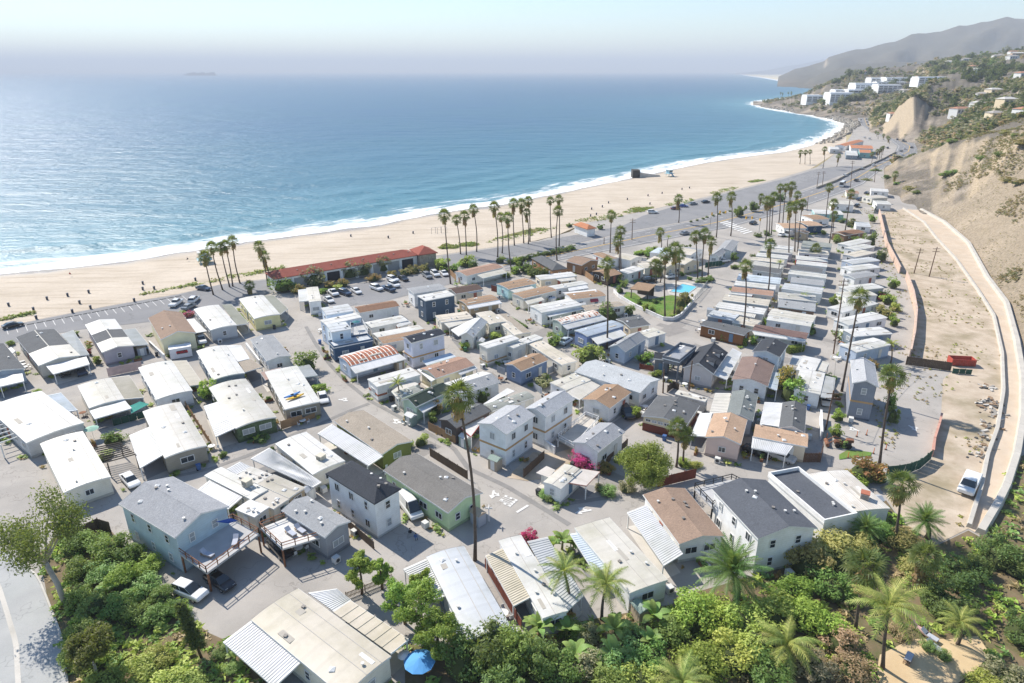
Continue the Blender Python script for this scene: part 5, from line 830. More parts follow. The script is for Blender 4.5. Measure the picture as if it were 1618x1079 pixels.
# ---------------------------------------------------------------- mesh helpers
class MB:
    def __init__(s): s.v = []; s.f = []; s.m = []
    def add(s, vs, fs, mi=0):
        o = len(s.v); s.v += [tuple(p) for p in vs]; s.f += [tuple(i + o for i in f) for f in fs]; s.m += [mi] * len(fs); return s
    def box(s, x0, x1, y0, y1, z0, z1, mi=0):
        return s.add([(x0, y0, z0), (x1, y0, z0), (x1, y1, z0), (x0, y1, z0), (x0, y0, z1), (x1, y0, z1), (x1, y1, z1), (x0, y1, z1)],
                     [(3, 2, 1, 0), (4, 5, 6, 7), (0, 1, 5, 4), (1, 2, 6, 5), (2, 3, 7, 6), (3, 0, 4, 7)], mi)
    def tube(s, pts, rad, n=8, mi=0, cap=True):
        pts = [Vector(p) for p in pts]; o = len(s.v); vs = []
        for i, p in enumerate(pts):
            d = (pts[min(i + 1, len(pts) - 1)] - pts[max(i - 1, 0)]).normalized()
            a = d.orthogonal().normalized() if abs(d.z) < .99 else Vector((1, 0, 0)); a = (a - d * a.dot(d)).normalized(); b = d.cross(a)
            r = rad[i] if isinstance(rad, (list, tuple)) else rad
            vs += [p + (a * math.cos(t) + b * math.sin(t)) * r for t in [2 * math.pi * k / n for k in range(n)]]
        fs = [(i * n + k, i * n + (k + 1) % n, (i + 1) * n + (k + 1) % n, (i + 1) * n + k) for i in range(len(pts) - 1) for k in range(n)]
        if cap: fs += [tuple(range(n))[::-1], tuple((len(pts) - 1) * n + k for k in range(n))]
        return s.add(vs, fs, mi)
    def quadslab(s, p, t, mi=0):
        q = [(a[0], a[1], a[2] - t) for a in p]
        n = (Vector(p[1]) - Vector(p[0])).cross(Vector(p[2]) - Vector(p[0]))
        fs = [(0, 1, 2, 3), (7, 6, 5, 4), (0, 4, 5, 1), (1, 5, 6, 2), (2, 6, 7, 3), (3, 7, 4, 0)]
        if n.z < 0: fs = [f[::-1] for f in fs]
        return s.add(list(p) + q, fs, mi)
    def prism(s, poly, z0, z1, mi=0):
        n = len(poly); ar = sum(poly[i][0] * poly[(i + 1) % n][1] - poly[(i + 1) % n][0] * poly[i][1] for i in range(n))
        if ar < 0: poly = poly[::-1]
        vs = [(x, y, z0) for x, y in poly] + [(x, y, z1) for x, y in poly]
        return s.add(vs, [tuple(range(n))[::-1], tuple(range(n, 2 * n))] + [(i, (i + 1) % n, n + (i + 1) % n, n + i) for i in range(n)], mi)
    def mesh(s, name, mats, smooth=False):
        me = bpy.data.meshes.new(name); me.from_pydata(s.v, [], s.f)
        for m in (mats if isinstance(mats, (list, tuple)) else [mats]): me.materials.append(m)
        if max(s.m, default=0): me.polygons.foreach_set('material_index', s.m)
        if smooth: me.polygons.foreach_set('use_smooth', [True] * len(me.polygons))
        me.update(); return me
    def obj(s, name, mats, parent=None, smooth=False, loc=None):
        return link(name, s.mesh(name, mats, smooth), parent, loc)
def link(name, data, parent=None, loc=None, rz=0, sc=None):
    o = bpy.data.objects.new(name, data); COL.objects.link(o)
    if parent: o.parent = parent
    if loc is not None: o.location = loc
    if rz: o.rotation_euler = (0, 0, rz)
    if sc is not None: o.scale = sc if isinstance(sc, (tuple, list)) else (sc,) * 3
    return o
def tag(o, label, cat, group=None, kind=None):
    if label: o['label'] = label
    if cat: o['category'] = cat
    if group: o['group'] = group
    if kind: o['kind'] = kind
    return o
def root(name, loc, rz=0):
    return link(name, None, None, loc, rz)
ORD = 'first second third fourth fifth sixth seventh eighth ninth tenth eleventh twelfth thirteenth fourteenth fifteenth sixteenth seventeenth eighteenth nineteenth twentieth'.split()
TENS = {2: ('twenty', 'twentieth'), 3: ('thirty', 'thirtieth'), 4: ('forty', 'fortieth'), 5: ('fifty', 'fiftieth'), 6: ('sixty', 'sixtieth'), 7: ('seventy', 'seventieth'), 8: ('eighty', 'eightieth'), 9: ('ninety', 'ninetieth')}
def ordw(i):
    if i <= 20: return ORD[i - 1]
    t, u = divmod(i, 10)
    return TENS[t][1] if u == 0 else TENS[t][0] + '-' + ORD[u - 1]
def structure(name, mb, mats, smooth=False): return tag(mb.obj(name, mats, None, smooth), None, None, None, 'structure')
def interp(L, x):
    return float(np.interp(x, [p[0] for p in L], [p[1] for p in L]))

# ---------------------------------------------------------------- ground materials
def ground_mat(name, c1, c2, scale, c3=None, s3=.08, rough=.95, cracks=0, bump_s=.15):
    m, nt, b = new_mat(name); tc = N(nt, 'ShaderNodeTexCoord').outputs['Object']
    c = ramp(nt, noise_fac(nt, tc, scale, 8, .6), [(.3, c1), (.7, c2)])
    if c3: c = mixc(nt, ramp(nt, noise_fac(nt, tc, s3, 6, .6), [(.48, (0, 0, 0)), (.66, (.8,) * 3)]), c, c3)
    f = ramp(nt, noise_fac(nt, tc, 6.0, 3), [(.3, (.86,) * 3), (.7, (1, 1, 1))]); c = mixc(nt, .6, c, f, 'MULTIPLY')
    if cracks:
        v = N(nt, 'ShaderNodeTexVoronoi', feature='DISTANCE_TO_EDGE'); v.inputs['Scale'].default_value = cracks
        dv = N(nt, 'ShaderNodeVectorMath', operation='ADD'); nn = N(nt, 'ShaderNodeTexNoise'); nn.inputs['Scale'].default_value = .5; nt.links.new(tc, nn.inputs['Vector'])
        sc_ = N(nt, 'ShaderNodeVectorMath', operation='SCALE'); sc_.inputs[3].default_value = 6.0; nt.links.new(nn.outputs['Color'], sc_.inputs[0])
        nt.links.new(tc, dv.inputs[0]); nt.links.new(sc_.outputs[0], dv.inputs[1]); nt.links.new(dv.outputs[0], v.inputs['Vector'])
        c = mixc(nt, ramp(nt, v.outputs['Distance'], [(0, (.55,) * 3), (.012, (0, 0, 0))]), c, tuple(q * .55 for q in c1))
    nt.links.new(c, b.inputs['Base Color']); b.inputs['Roughness'].default_value = rough; b.inputs['Specular IOR Level'].default_value = .2
    bump(nt, b, noise_fac(nt, tc, 9, 4), bump_s, .05); MAT[name] = m; return m
M_LANE = ground_mat('lane_asphalt', (.355, .33, .30), (.43, .40, .365), .16, (.30, .285, .265), .06, cracks=.1)
M_ROAD = ground_mat('highway_asphalt', (.215, .215, .22), (.265, .26, .26), .1, (.21, .21, .215), .03, cracks=.03)
M_LOT = ground_mat('lot_asphalt', (.225, .225, .23), (.275, .27, .27), .1, (.22, .22, .225), .04, cracks=.05)
M_STREET = ground_mat('street_asphalt', (.37, .38, .37), (.44, .44, .43), .2, (.33, .33, .33), .08, cracks=.1)
M_SOIL = ground_mat('garden_soil', (.13, .10, .06), (.24, .18, .11), .4, (.10, .115, .04), .35, bump_s=.5)
M_BARE = ground_mat('bare_sandy_soil', (.40, .32, .235), (.58, .49, .385), .3, (.27, .225, .14), .11, bump_s=.4)
M_PATH = ground_mat('channel_dirt', (.52, .41, .30), (.62, .52, .41), .3, (.50, .42, .33), .1)
M_YARD = ground_mat('yard_sand', (.52, .38, .22), (.62, .48, .30), .3)
M_LAWN = ground_mat('lawn_grass', (.08, .16, .03), (.15, .26, .05), .5, (.22, .22, .08), .2, bump_s=.6)
M_CONC = ground_mat('pale_concrete', (.52, .49, .44), (.62, .59, .54), .3, (.42, .40, .36), .1)
M_GUT = ground_mat('gutter_dark', (.22, .21, .20), (.28, .27, .255), .5)
M_PAINT = plain('road_paint_white', (.68, .67, .64), .8); M_YELP = plain('road_paint_yellow', (.62, .40, .10), .8)
M_RED = plain('red_paint', (.5, .09, .07)); M_ORANGE = plain('orange_plastic', (.75, .2, .05))

# ---------------------------------------------------------------- sea, sand, land
def seg_dist(P, line):
    """distance of points P (n,2) to polyline; also arclength of nearest point and signed side"""
    best = np.full(len(P), 1e9); arc = np.zeros(len(P)); acc = 0; side = np.zeros(len(P))
    for a, b in zip(line[:-1], line[1:]):
        a = np.array(a); b = np.array(b); d = b - a; L = np.hypot(*d)
        t = np.clip(((P - a) @ d) / (L * L), 0, 1); q = a + t[:, None] * d; r = P - q; dd = np.hypot(r[:, 0], r[:, 1])
        m = dd < best; best[m] = dd[m]; arc[m] = acc + t[m] * L; side[m] = np.sign(d[0] * r[m, 1] - d[1] * r[m, 0]); acc += L
    return best, arc, side
def build_sea():
    ths = np.concatenate([np.linspace(R(-60), R(40), 420)])
    rs = np.concatenate([np.geomspace(120, 700, 330), np.geomspace(710, 30000, 110)])
    T, Rr = np.meshgrid(ths, rs); X = Rr * np.sin(T); Y = Rr * np.cos(T)
    P = np.stack([X.ravel(), Y.ravel()], 1)
    d, arc, side = seg_dist(P, SHORE)
    d = np.where(side > 0, d, -d)
    z = np.full(len(P), -2.5)
    def crest(c, w, amp, wob):
        c2 = c + wob * np.sin(arc / 61.0 + c) + wob * .6 * np.sin(arc / 23.0 + 2 * c)
        env = .35 + .65 * (np.sin(arc / 88.0 + c * 1.7) * .5 + .5)
        return amp * env * np.exp(-((d - c2) / w) ** 2)
    for c, w, a, wo_ in ((16, 3.2, .9, 3), (34, 4.5, 1.15, 5), (58, 6, .8, 7), (88, 8, .6, 9), (125, 10, .5, 12), (170, 12, .4, 14), (225, 14, .35, 16), (290, 16, .3, 18)): z += crest(c, w, a, wo_)
    z += np.where(d > 0, .16 * np.sin(X.ravel() * .19 + Y.ravel() * .12) * np.cos(Y.ravel() * .17 - X.ravel() * .07) * np.exp(-Rr.ravel() / 900), 0)
    nr, nt_ = X.shape; idx = np.arange(nr * nt_).reshape(nr, nt_)
    keep = d.reshape(nr, nt_) > -7
    fq = np.stack([idx[:-1, :-1], idx[:-1, 1:], idx[1:, 1:], idx[1:, :-1]], -1)[(keep[:-1, :-1] | keep[1:, 1:] | keep[:-1, 1:] | keep[1:, :-1])]
    me = bpy.data.meshes.new('sea'); me.from_pydata(np.stack([P[:, 0], P[:, 1], z], 1).tolist(), [], fq[:, ::-1].tolist())
    for n, val in (('shore', d), ('along', arc)):
        at = me.attributes.new(n, 'FLOAT', 'POINT'); at.data.foreach_set('value', val.astype(np.float32))
    me.polygons.foreach_set('use_smooth', [True] * len(me.polygons))
    m, nt, b = new_mat('sea_water'); tc = N(nt, 'ShaderNodeTexCoord').outputs['Object']
    sh = N(nt, 'ShaderNodeAttribute', attribute_name='shore').outputs['Fac']; al = N(nt, 'ShaderNodeAttribute', attribute_name='along').outputs['Fac']
    deep = ramp(nt, math_(nt, 'DIVIDE', sh, 600.0), [(0, (.20, .33, .36)), (.05, (.085, .23, .29)), (.2, (.04, .15, .225)), (.6, (.025, .105, .19)), (1, (.02, .09, .18))])
    deep = mixc(nt, ramp(nt, noise_fac(nt, tc, .006, 5, .6), [(.35, (0, 0, 0)), (.7, (.5,) * 3)]), deep, (.03, .125, .165))
    cx = N(nt, 'ShaderNodeCombineXYZ'); nt.links.new(math_(nt, 'MULTIPLY', sh, .26), cx.inputs[0]); nt.links.new(math_(nt, 'MULTIPLY', al, .055), cx.inputs[1])
    lace = noise_fac(nt, cx.outputs[0], 1.0, 9, .68); big = noise_fac(nt, cx.outputs[0], .22, 4, .6)
    reach = math_(nt, 'MULTIPLY', ramp(nt, big, [(.25, (.0,) * 3), (.75, (1,) * 3)]), 20.0)
    env = math_(nt, 'SUBTRACT', 1.0, math_(nt, 'DIVIDE', math_(nt, 'SUBTRACT', sh, 2.0), math_(nt, 'ADD', reach, 9.0)))
    foam = math_(nt, 'ADD', math_(nt, 'MULTIPLY', env, .55), math_(nt, 'MULTIPLY', math_(nt, 'SUBTRACT', lace, .5), 1.7))
    foam = ramp(nt, foam, [(.10, (0, 0, 0)), (.30, (.75,) * 3), (.5, (1, 1, 1))])
    # scattered whitecap streaks further out
    cap = noise_fac(nt, cx.outputs[0], 2.4, 6, .75); capb = ramp(nt, cap, [(.70, (0, 0, 0)), (.76, (.75,) * 3)])
    capb = mixc(nt, 1.0, capb, ramp(nt, math_(nt, 'DIVIDE', sh, 260.0), [(0, (1, 1, 1)), (.5, (.55,) * 3), (1, (.0,) * 3)]), 'MULTIPLY')
    foam = mixc(nt, 1.0, foam, capb, 'LIGHTEN')
    col = mixc(nt, foam, deep, (.86, .88, .88)); nt.links.new(col, b.inputs['Base Color'])
    nt.links.new(ramp(nt, foam, [(0, (.32,) * 3), (1, (.9,) * 3)]), b.inputs['Roughness']); b.inputs['IOR'].default_value = 1.33; b.inputs['Specular IOR Level'].default_value = .38
    mp = N(nt, 'ShaderNodeMapping'); mp.inputs['Rotation'].default_value = (0, 0, R(-20)); mp.inputs['Scale'].default_value = (.45, 1.0, 1); nt.links.new(tc, mp.inputs['Vector'])
    w1 = noise_fac(nt, mp.outputs[0], .22, 6, .62); w2 = noise_fac(nt, mp.outputs[0], .035, 5, .6)
    hsum = math_(nt, 'ADD', math_(nt, 'MULTIPLY', w1, 1.0), math_(nt, 'MULTIPLY', w2, 3.0))
    bump(nt, b, hsum, 1.0, 1.6)
    me.materials.append(m); tag(link('sea', me), None, None, None, 'structure')
build_sea()
def build_sand():
    mb = MB(); K = 14; att = []
    n = len(SAND)
    for (w, l) in SAND:
        w = Vector(w); l = Vector(l); dirv = (w - l); L = dirv.length
        for k in range(K + 3):
            t = k / K
            p = l + dirv * t; z = -.02 - 2.48 * (t ** 1.3) if t <= 1 else -2.5 - (t - 1) * L * .06
            mb.v.append((p.x, p.y, z)); att.append((1 - t) * L)
    K2 = K + 3
    for i in range(n - 1):
        for k in range(K2 - 1): mb.f.append((i * K2 + k, (i + 1) * K2 + k, (i + 1) * K2 + k + 1, i * K2 + k + 1)); mb.m.append(0)
    m, nt, b = new_mat('beach_sand'); tc = N(nt, 'ShaderNodeTexCoord').outputs['Object']; at = N(nt, 'ShaderNodeAttribute', attribute_name='wet').outputs['Fac']
    c = ramp(nt, noise_fac(nt, tc, .05, 8, .6), [(.3, (.48, .405, .315)), (.7, (.59, .51, .415))])
    mp = N(nt, 'ShaderNodeMapping'); mp.inputs['Rotation'].default_value = (0, 0, R(38)); mp.inputs['Scale'].default_value = (.03, .5, 1); nt.links.new(tc, mp.inputs['Vector'])
    tr = ramp(nt, noise_fac(nt, mp.outputs[0], 1.2, 5, .6), [(.5, (1, 1, 1)), (.70, (.72, .69, .64))]); c = mixc(nt, .9, c, tr, 'MULTIPLY')
    fp = ramp(nt, noise_fac(nt, tc, 1.3, 4, .7), [(.35, (.82,) * 3), (.6, (1, 1, 1))]); c = mixc(nt, .6, c, fp, 'MULTIPLY')
    wn_ = math_(nt, 'ADD', at, math_(nt, 'MULTIPLY', math_(nt, 'SUBTRACT', noise_fac(nt, tc, .06, 4), .5), 16.0))
    wet = ramp(nt, math_(nt, 'DIVIDE', wn_, 14.0), [(.1, (1, 1, 1)), (.6, (0, 0, 0))]); c = mixc(nt, wet, c, (.30, .25, .20))
    nt.links.new(c, b.inputs['Base Color']); nt.links.new(ramp(nt, wet, [(0, (.95,) * 3), (1, (.25,) * 3)]), b.inputs['Roughness']); b.inputs['Specular IOR Level'].default_value = .3
    hh = math_(nt, 'ADD', noise_fac(nt, tc, .9, 5, .7), noise_fac(nt, mp.outputs[0], 1.2, 5, .6)); bump(nt, b, hh, .5, .35)
    me = mb.mesh('beach_sand', m, True); a = me.attributes.new('wet', 'FLOAT', 'POINT'); a.data.foreach_set('value', np.array(att, dtype=np.float32))
    tag(link('beach_sand', me), None, None, None, 'structure')
build_sand()
def flat(name, poly, z, mat, kind='structure'):
    mb = MB(); n = len(poly); ar = sum(poly[i][0] * poly[(i + 1) % n][1] - poly[(i + 1) % n][0] * poly[i][1] for i in range(n))
    if ar < 0: poly = poly[::-1]
    mb.add([(x, y, z) for x, y in poly], [tuple(range(n))]); o = mb.obj(name, mat); o['kind'] = kind; return o
gl = [tuple(p) for p in LAND] + [(620, 900), (700, 700), (420, 430), (300, 250), (200, 120), (160, 30), (160, -30), (-200, -30), (-260, 60)]
flat('ground', gl, -.04, M_LANE)
flat('beach_road', POLY['beach_road'], .0, M_LOT); flat('beach_parking_lot', POLY['access'], .0, M_LOT); flat('visitor_parking_lot', POLY['lot'], .0, M_LOT)
flat('bare_lot', POLY['bare'], .0, M_BARE); flat('channel_path', POLY['chan'], .02, M_PATH)
flat('garden_soil_bank', POLY['soilR'], .0, M_SOIL); flat('garden_soil', POLY['soilL'], .0, M_SOIL); flat('sandy_yard', POLY['yard'], .05, M_YARD)
flat('street', POLY['street'], .0, M_STREET); flat('pool_deck', POLY['deck'], .03, M_CONC); flat('lawn', POLY['lawn'], .0, M_LAWN)
flat('yard_soil', POLY['garden'], .0, M_BARE); flat('brick_patio', POLY['patio'], .0, plain('patio_brick', (.45, .24, .2), .9))
# highway strip with lanes
def strip(name, U, L, z, mat):
    mb = MB(); n = len(U); mb.add([(*p, z) for p in U] + [(*p, z) for p in L], [(n + i, n + i + 1, i + 1, i) for i in range(n - 1)])
    return tag(mb.obj(name, mat), None, None, None, 'structure')
strip('highway', HWU, HWL, .02, M_ROAD)
def resample(L, step):
    out = [Vector(L[0])]; acc = 0
    for a, b in zip(L[:-1], L[1:]):
        a = Vector(a); b = Vector(b); d = (b - a).length; s = step - acc
        while s < d: out.append(a + (b - a) * (s / d)); s += step
        acc = d - (s - step)
    return out
def lane(t): return [tuple(Vector(a) * (1 - t) + Vector(b) * t) for a, b in zip(HWU, HWL)]
def line_marks(name, L, w, z, mat, dash=None):
    pts = resample(L, 3.0); mb = MB()
    for i in range(len(pts) - 1):
        if dash and (i % dash[0]) >= dash[1]: continue
        a, b = pts[i], pts[i + 1]; d = (b - a); 
        if d.length < .1: continue
        d.normalize(); nrm = Vector((-d.y, d.x)) * w / 2
        mb.add([(*(a - nrm), z), (*(b - nrm), z), (*(b + nrm), z), (*(a + nrm), z)], [(0, 1, 2, 3)])
    return tag(mb.obj(name, mat), None, None, None, 'structure')
line_marks('road_marking_yellow', lane(.5), .45, .06, M_YELP); line_marks('road_marking_edge', lane(.07), .25, .06, M_PAINT); line_marks('road_marking_verge', lane(.93), .25, .06, M_PAINT)
line_marks('road_marking_dash', lane(.28), .25, .06, M_PAINT, (4, 1)); line_marks('road_marking_lane_dash', lane(.72), .25, .06, M_PAINT, (4, 1))
# ---------------------------------------------------------------- hillside terrain
def hill_mat(name, c_dry, c_pale, c_scrub, c_green, scale=.05):
    m, nt, b = new_mat(name); tc = N(nt, 'ShaderNodeTexCoord').outputs['Object']; g = N(nt, 'ShaderNodeNewGeometry')
    sx = N(nt, 'ShaderNodeSeparateXYZ'); nt.links.new(g.outputs['Normal'], sx.inputs[0])
    c = ramp(nt, noise_fac(nt, tc, scale, 8, .62), [(.36, c_dry), (.6, c_pale)])
    c = mixc(nt, ramp(nt, noise_fac(nt, tc, scale * .55, 9, .66), [(.42, (0, 0, 0)), (.54, (.85,) * 3)]), c, c_scrub)
    c = mixc(nt, ramp(nt, noise_fac(nt, tc, scale * 1.3, 8, .66), [(.60, (0, 0, 0)), (.70, (.7,) * 3)]), c, c_green)
    pz = N(nt, 'ShaderNodeSeparateXYZ'); nt.links.new(tc, pz.inputs[0])
    up = ramp(nt, math_(nt, 'ADD', math_(nt, 'DIVIDE', pz.outputs[2], 40.0), math_(nt, 'MULTIPLY', math_(nt, 'SUBTRACT', noise_fac(nt, tc, scale * .8, 6, .65), .5), 1.3)), [(.34, (0, 0, 0)), (.52, (.8,) * 3)]); c = mixc(nt, up, c, c_scrub)
    c = mixc(nt, ramp(nt, sx.outputs[2], [(.66, (1, 1, 1)), (.86, (0, 0, 0))]), c, (.48, .39, .28))
    f = ramp(nt, noise_fac(nt, tc, scale * 22, 5, .7), [(.3, (.5,) * 3), (.62, (1, 1, 1))]); c = mixc(nt, .75, c, f, 'MULTIPLY')
    nt.links.new(c, b.inputs['Base Color']); b.inputs['Roughness'].default_value = 1; b.inputs['Specular IOR Level'].default_value = .05
    bump(nt, b, noise_fac(nt, tc, scale * 9, 8, .7), .9, 1.4); return m
def terr_grid():
    ps = np.concatenate([np.linspace(1190, 1400, 70), np.linspace(1403, 1640, 90), np.linspace(1650, 1900, 24)])
    Yf = np.concatenate([np.linspace(70, 460, 150), np.geomspace(465, 2300, 130)])
    tp = [t[0] for t in TERR]; cx_ = np.array([np.interp(Yf, [q[0] for q in t[1]], [q[1] for q in t[1]]) for t in TERR]); cz_ = np.array([np.interp(Yf, [q[0] for q in t[1]], [q[2] for q in t[1]]) for t in TERR])
    X = np.array([np.interp(ps, tp, cx_[:, j]) for j in range(len(Yf))]); Z = np.array([np.interp(ps, tp, cz_[:, j]) for j in range(len(Yf))])
    Y = np.repeat(Yf[:, None], len(ps), 1)
    out = Z.copy()
    for j in range(Z.shape[0]):
        for i in range(Z.shape[1]):
            z = Z[j, i]
            if z > .3:
                x, y = X[j, i], Y[j, i]; a = min(1, z / 9)
                s = 1 + y / 600
                gl_ = abs(noise.noise((x * .035, y * .035, 3))) + .5 * abs(noise.noise((x * .11, y * .11, 7)))
                out[j, i] = max(.3, z + a * (1.5 * (noise.noise((x * .02, y * .02, 1)) * .8 + .5 * noise.noise((x * .07, y * .07, 2)) - gl_ * 1.3 + .5)) - a * (3.6 if y > 540 else 1.5) * (abs(noise.noise((x / y * (75 if y > 540 else 42), y * .004, 11))) - .2) * min(1, z / 6))
    P2 = np.stack([X.ravel(), Y.ravel()], 1); d, _, sd = seg_dist(P2, BARR[::-1]); d = (d * sd).reshape(X.shape)
    m = (Y < 300) & (out > -.5); lim = np.where(d < 0, -np.inf, 0) if False else np.clip((-d - 1.2) * .9, -.5, 99)
    out[m] = np.minimum(out[m], lim[m])
    return X, Y, out, ps, Yf
HX, HY, HZ, HPS, HYF = terr_grid()
def build_hill():
    nr, nc = HX.shape; idx = np.arange(nr * nc).reshape(nr, nc)
    v = np.stack([HX.ravel(), HY.ravel(), HZ.ravel()], 1)
    zz = HZ; keep = np.maximum.reduce([zz[:-1, :-1], zz[1:, :-1], zz[:-1, 1:], zz[1:, 1:]]) > -3.5
    f = np.stack([idx[:-1, :-1], idx[:-1, 1:], idx[1:, 1:], idx[1:, :-1]], -1)[keep]
    me = bpy.data.meshes.new('hillside'); me.from_pydata(v.tolist(), [], f.tolist())
    me.polygons.foreach_set('use_smooth', [True] * len(me.polygons))
    me.materials.append(hill_mat('dry_hillside', (.27, .225, .18), (.44, .375, .305), (.175, .157, .13), (.11, .115, .07)))
    tag(link('hillside', me), None, None, None, 'structure')
build_hill()
def hill_z(x, y):
    j = int(np.clip(np.searchsorted(HYF, y), 1, len(HYF) - 1)); t = (y - HYF[j - 1]) / (HYF[j] - HYF[j - 1])
    row_x = HX[j - 1] * (1 - t) + HX[j] * t; row_z = HZ[j - 1] * (1 - t) + HZ[j] * t
    return float(np.interp(x, row_x, row_z))
def mountain(name, L, Y0, mat, depth, seed):
    mb = MB(); K = 26; L2 = []
    for a, b in zip(L[:-1], L[1:]):
        n = max(2, int((b[0] - a[0]) / 40))
        L2 += [tuple(Vector(a) * (1 - k / n) + Vector(b) * (k / n)) for k in range(n)]
    L2.append(L[-1])
    for (x, y, z) in L2:
        for k in range(K + 1):
            t = k / K; yy = Y0 - depth * (1 - t); zz = -6 + (z + 6) * (t ** 1.15)
            nz = (noise.noise((x * .004, yy * .0018, seed)) * .5 + .35 * noise.noise((x * .011, yy * .004, seed + 3)) - .55 * abs(noise.noise((x * .008, yy * .0012, seed + 5)))) * z * .45 * math.sin(math.pi * min(t, .93))
            nz += noise.noise((x * .02, yy * .01, seed)) * z * .012
            mb.v.append((x * (yy / y), yy, zz + nz))
    n = K + 1
    for i in range(len(L2) - 1):
        for k in range(K): mb.f.append((i * n + k, (i + 1) * n + k, (i + 1) * n + k + 1, i * n + k + 1)); mb.m.append(0)
    tag(mb.obj(name, mat, None, True), None, None, None, 'structure')
MM = hill_mat('mountain_scrub', (.17, .135, .10), (.235, .19, .145), (.135, .125, .095), (.09, .10, .06), .0045)
mountain('mountain', RB, 4600, MM, 1900, 1.0); mountain('mountain_spur', RCc, 3300, MM, 700, 9.0); mountain('distant_mountain', RA, 16000, MM, 1500, 4.0)
# pale beach at the mountain foot
mb = MB(); bl = [(1180, 2860), (1240, 2700), (1330, 2560), (1400, 2500)]
mb.add([(x, y, -2.3) for x, y in bl] + [(x + 30, y + 60, -1.2) for x, y in bl], [(i, i + 1, 5 + i, 4 + i) for i in range(3)]); structure('distant_beach', mb, plain('far_sand', (.5, .43, .34), .95))

# ---------------------------------------------------------------- houses
rng = random.Random(7)
WIN_CACHE = {}
def window_meshes(w, h):
    k = (w, h)
    if k not in WIN_CACHE:
        f = MB(); t = .09
        f.box(-w / 2, w / 2, -.07, .0, -h / 2, -h / 2 + t); f.box(-w / 2, w / 2, -.07, 0, h / 2 - t, h / 2)
        f.box(-w / 2, -w / 2 + t, -.07, 0, -h / 2 + t, h / 2 - t); f.box(w / 2 - t, w / 2, -.07, 0, -h / 2 + t, h / 2 - t)
        if w >= 1: f.box(-.03, .03, -.06, 0, -h / 2 + t, h / 2 - t)
        else: f.box(-w / 2 + t, w / 2 - t, -.06, 0, -.03, .03)
        p = MB(); p.box(-w / 2 + t, w / 2 - t, -.03, -.005, -h / 2 + t, h / 2 - t)
        WIN_CACHE[k] = (f.mesh('window', FRAME), p.mesh('pane', glass_mat()), p.mesh('pane', plain('window_blind', (.34, .36, .37), .3)))
    return WIN_CACHE[k]
DOORM = {}
def door_mesh(c):
    if c not in DOORM:
        d = MB(); d.box(-.48, .48, -.06, 0, 0, 2.05); d.box(-.36, .36, -.08, -.06, 1.1, 1.9); d.box(-.36, .36, -.08, -.06, .2, .95); d.box(.34, .40, -.12, -.06, .98, 1.04)
        DOORM[c] = d.mesh('door', plain('door_%d' % len(DOORM), c))
    return DOORM[c]
vm = MB(); vm.tube([(0, 0, -.3), (0, 0, .22)], .11, 8); vm.tube([(0, 0, .22), (0, 0, .30)], .2, 8); VENT = vm.mesh('vent', VENTM)
vm = MB(); vm.box(-.3, .3, -.3, .3, -.25, .08); vm.add([(-.3, -.3, .08), (.3, -.3, .08), (.3, .3, .08), (-.3, .3, .08), (0, 0, .24)], [(0, 1, 4), (1, 2, 4), (2, 3, 4), (3, 0, 4)]); DOME = vm.mesh('vent', plain('skylight_dome', (.72, .72, .70), .3))
vm = MB(); vm.box(-.16, .16, -.16, .16, -.3, .16); vm.box(-.2, .2, -.2, .2, .16, .2); BOXV = vm.mesh('vent', plain('dark_vent', (.22, .2, .18), .6))
def roof_profile(W, he, rise, bow):
    if rise <= .02: return [(-W / 2, he), (W / 2, he)]
    if bow:
        n = 8; return [(-W / 2 + W * i / n, he + rise * (1 - (2 * i / n - 1) ** 2)) for i in range(n + 1)]
    return [(-W / 2, he), (0, he + rise), (W / 2, he)]
def zroof(prof, x): return float(np.interp(x, [p[0] for p in prof], [p[1] for p in prof]))
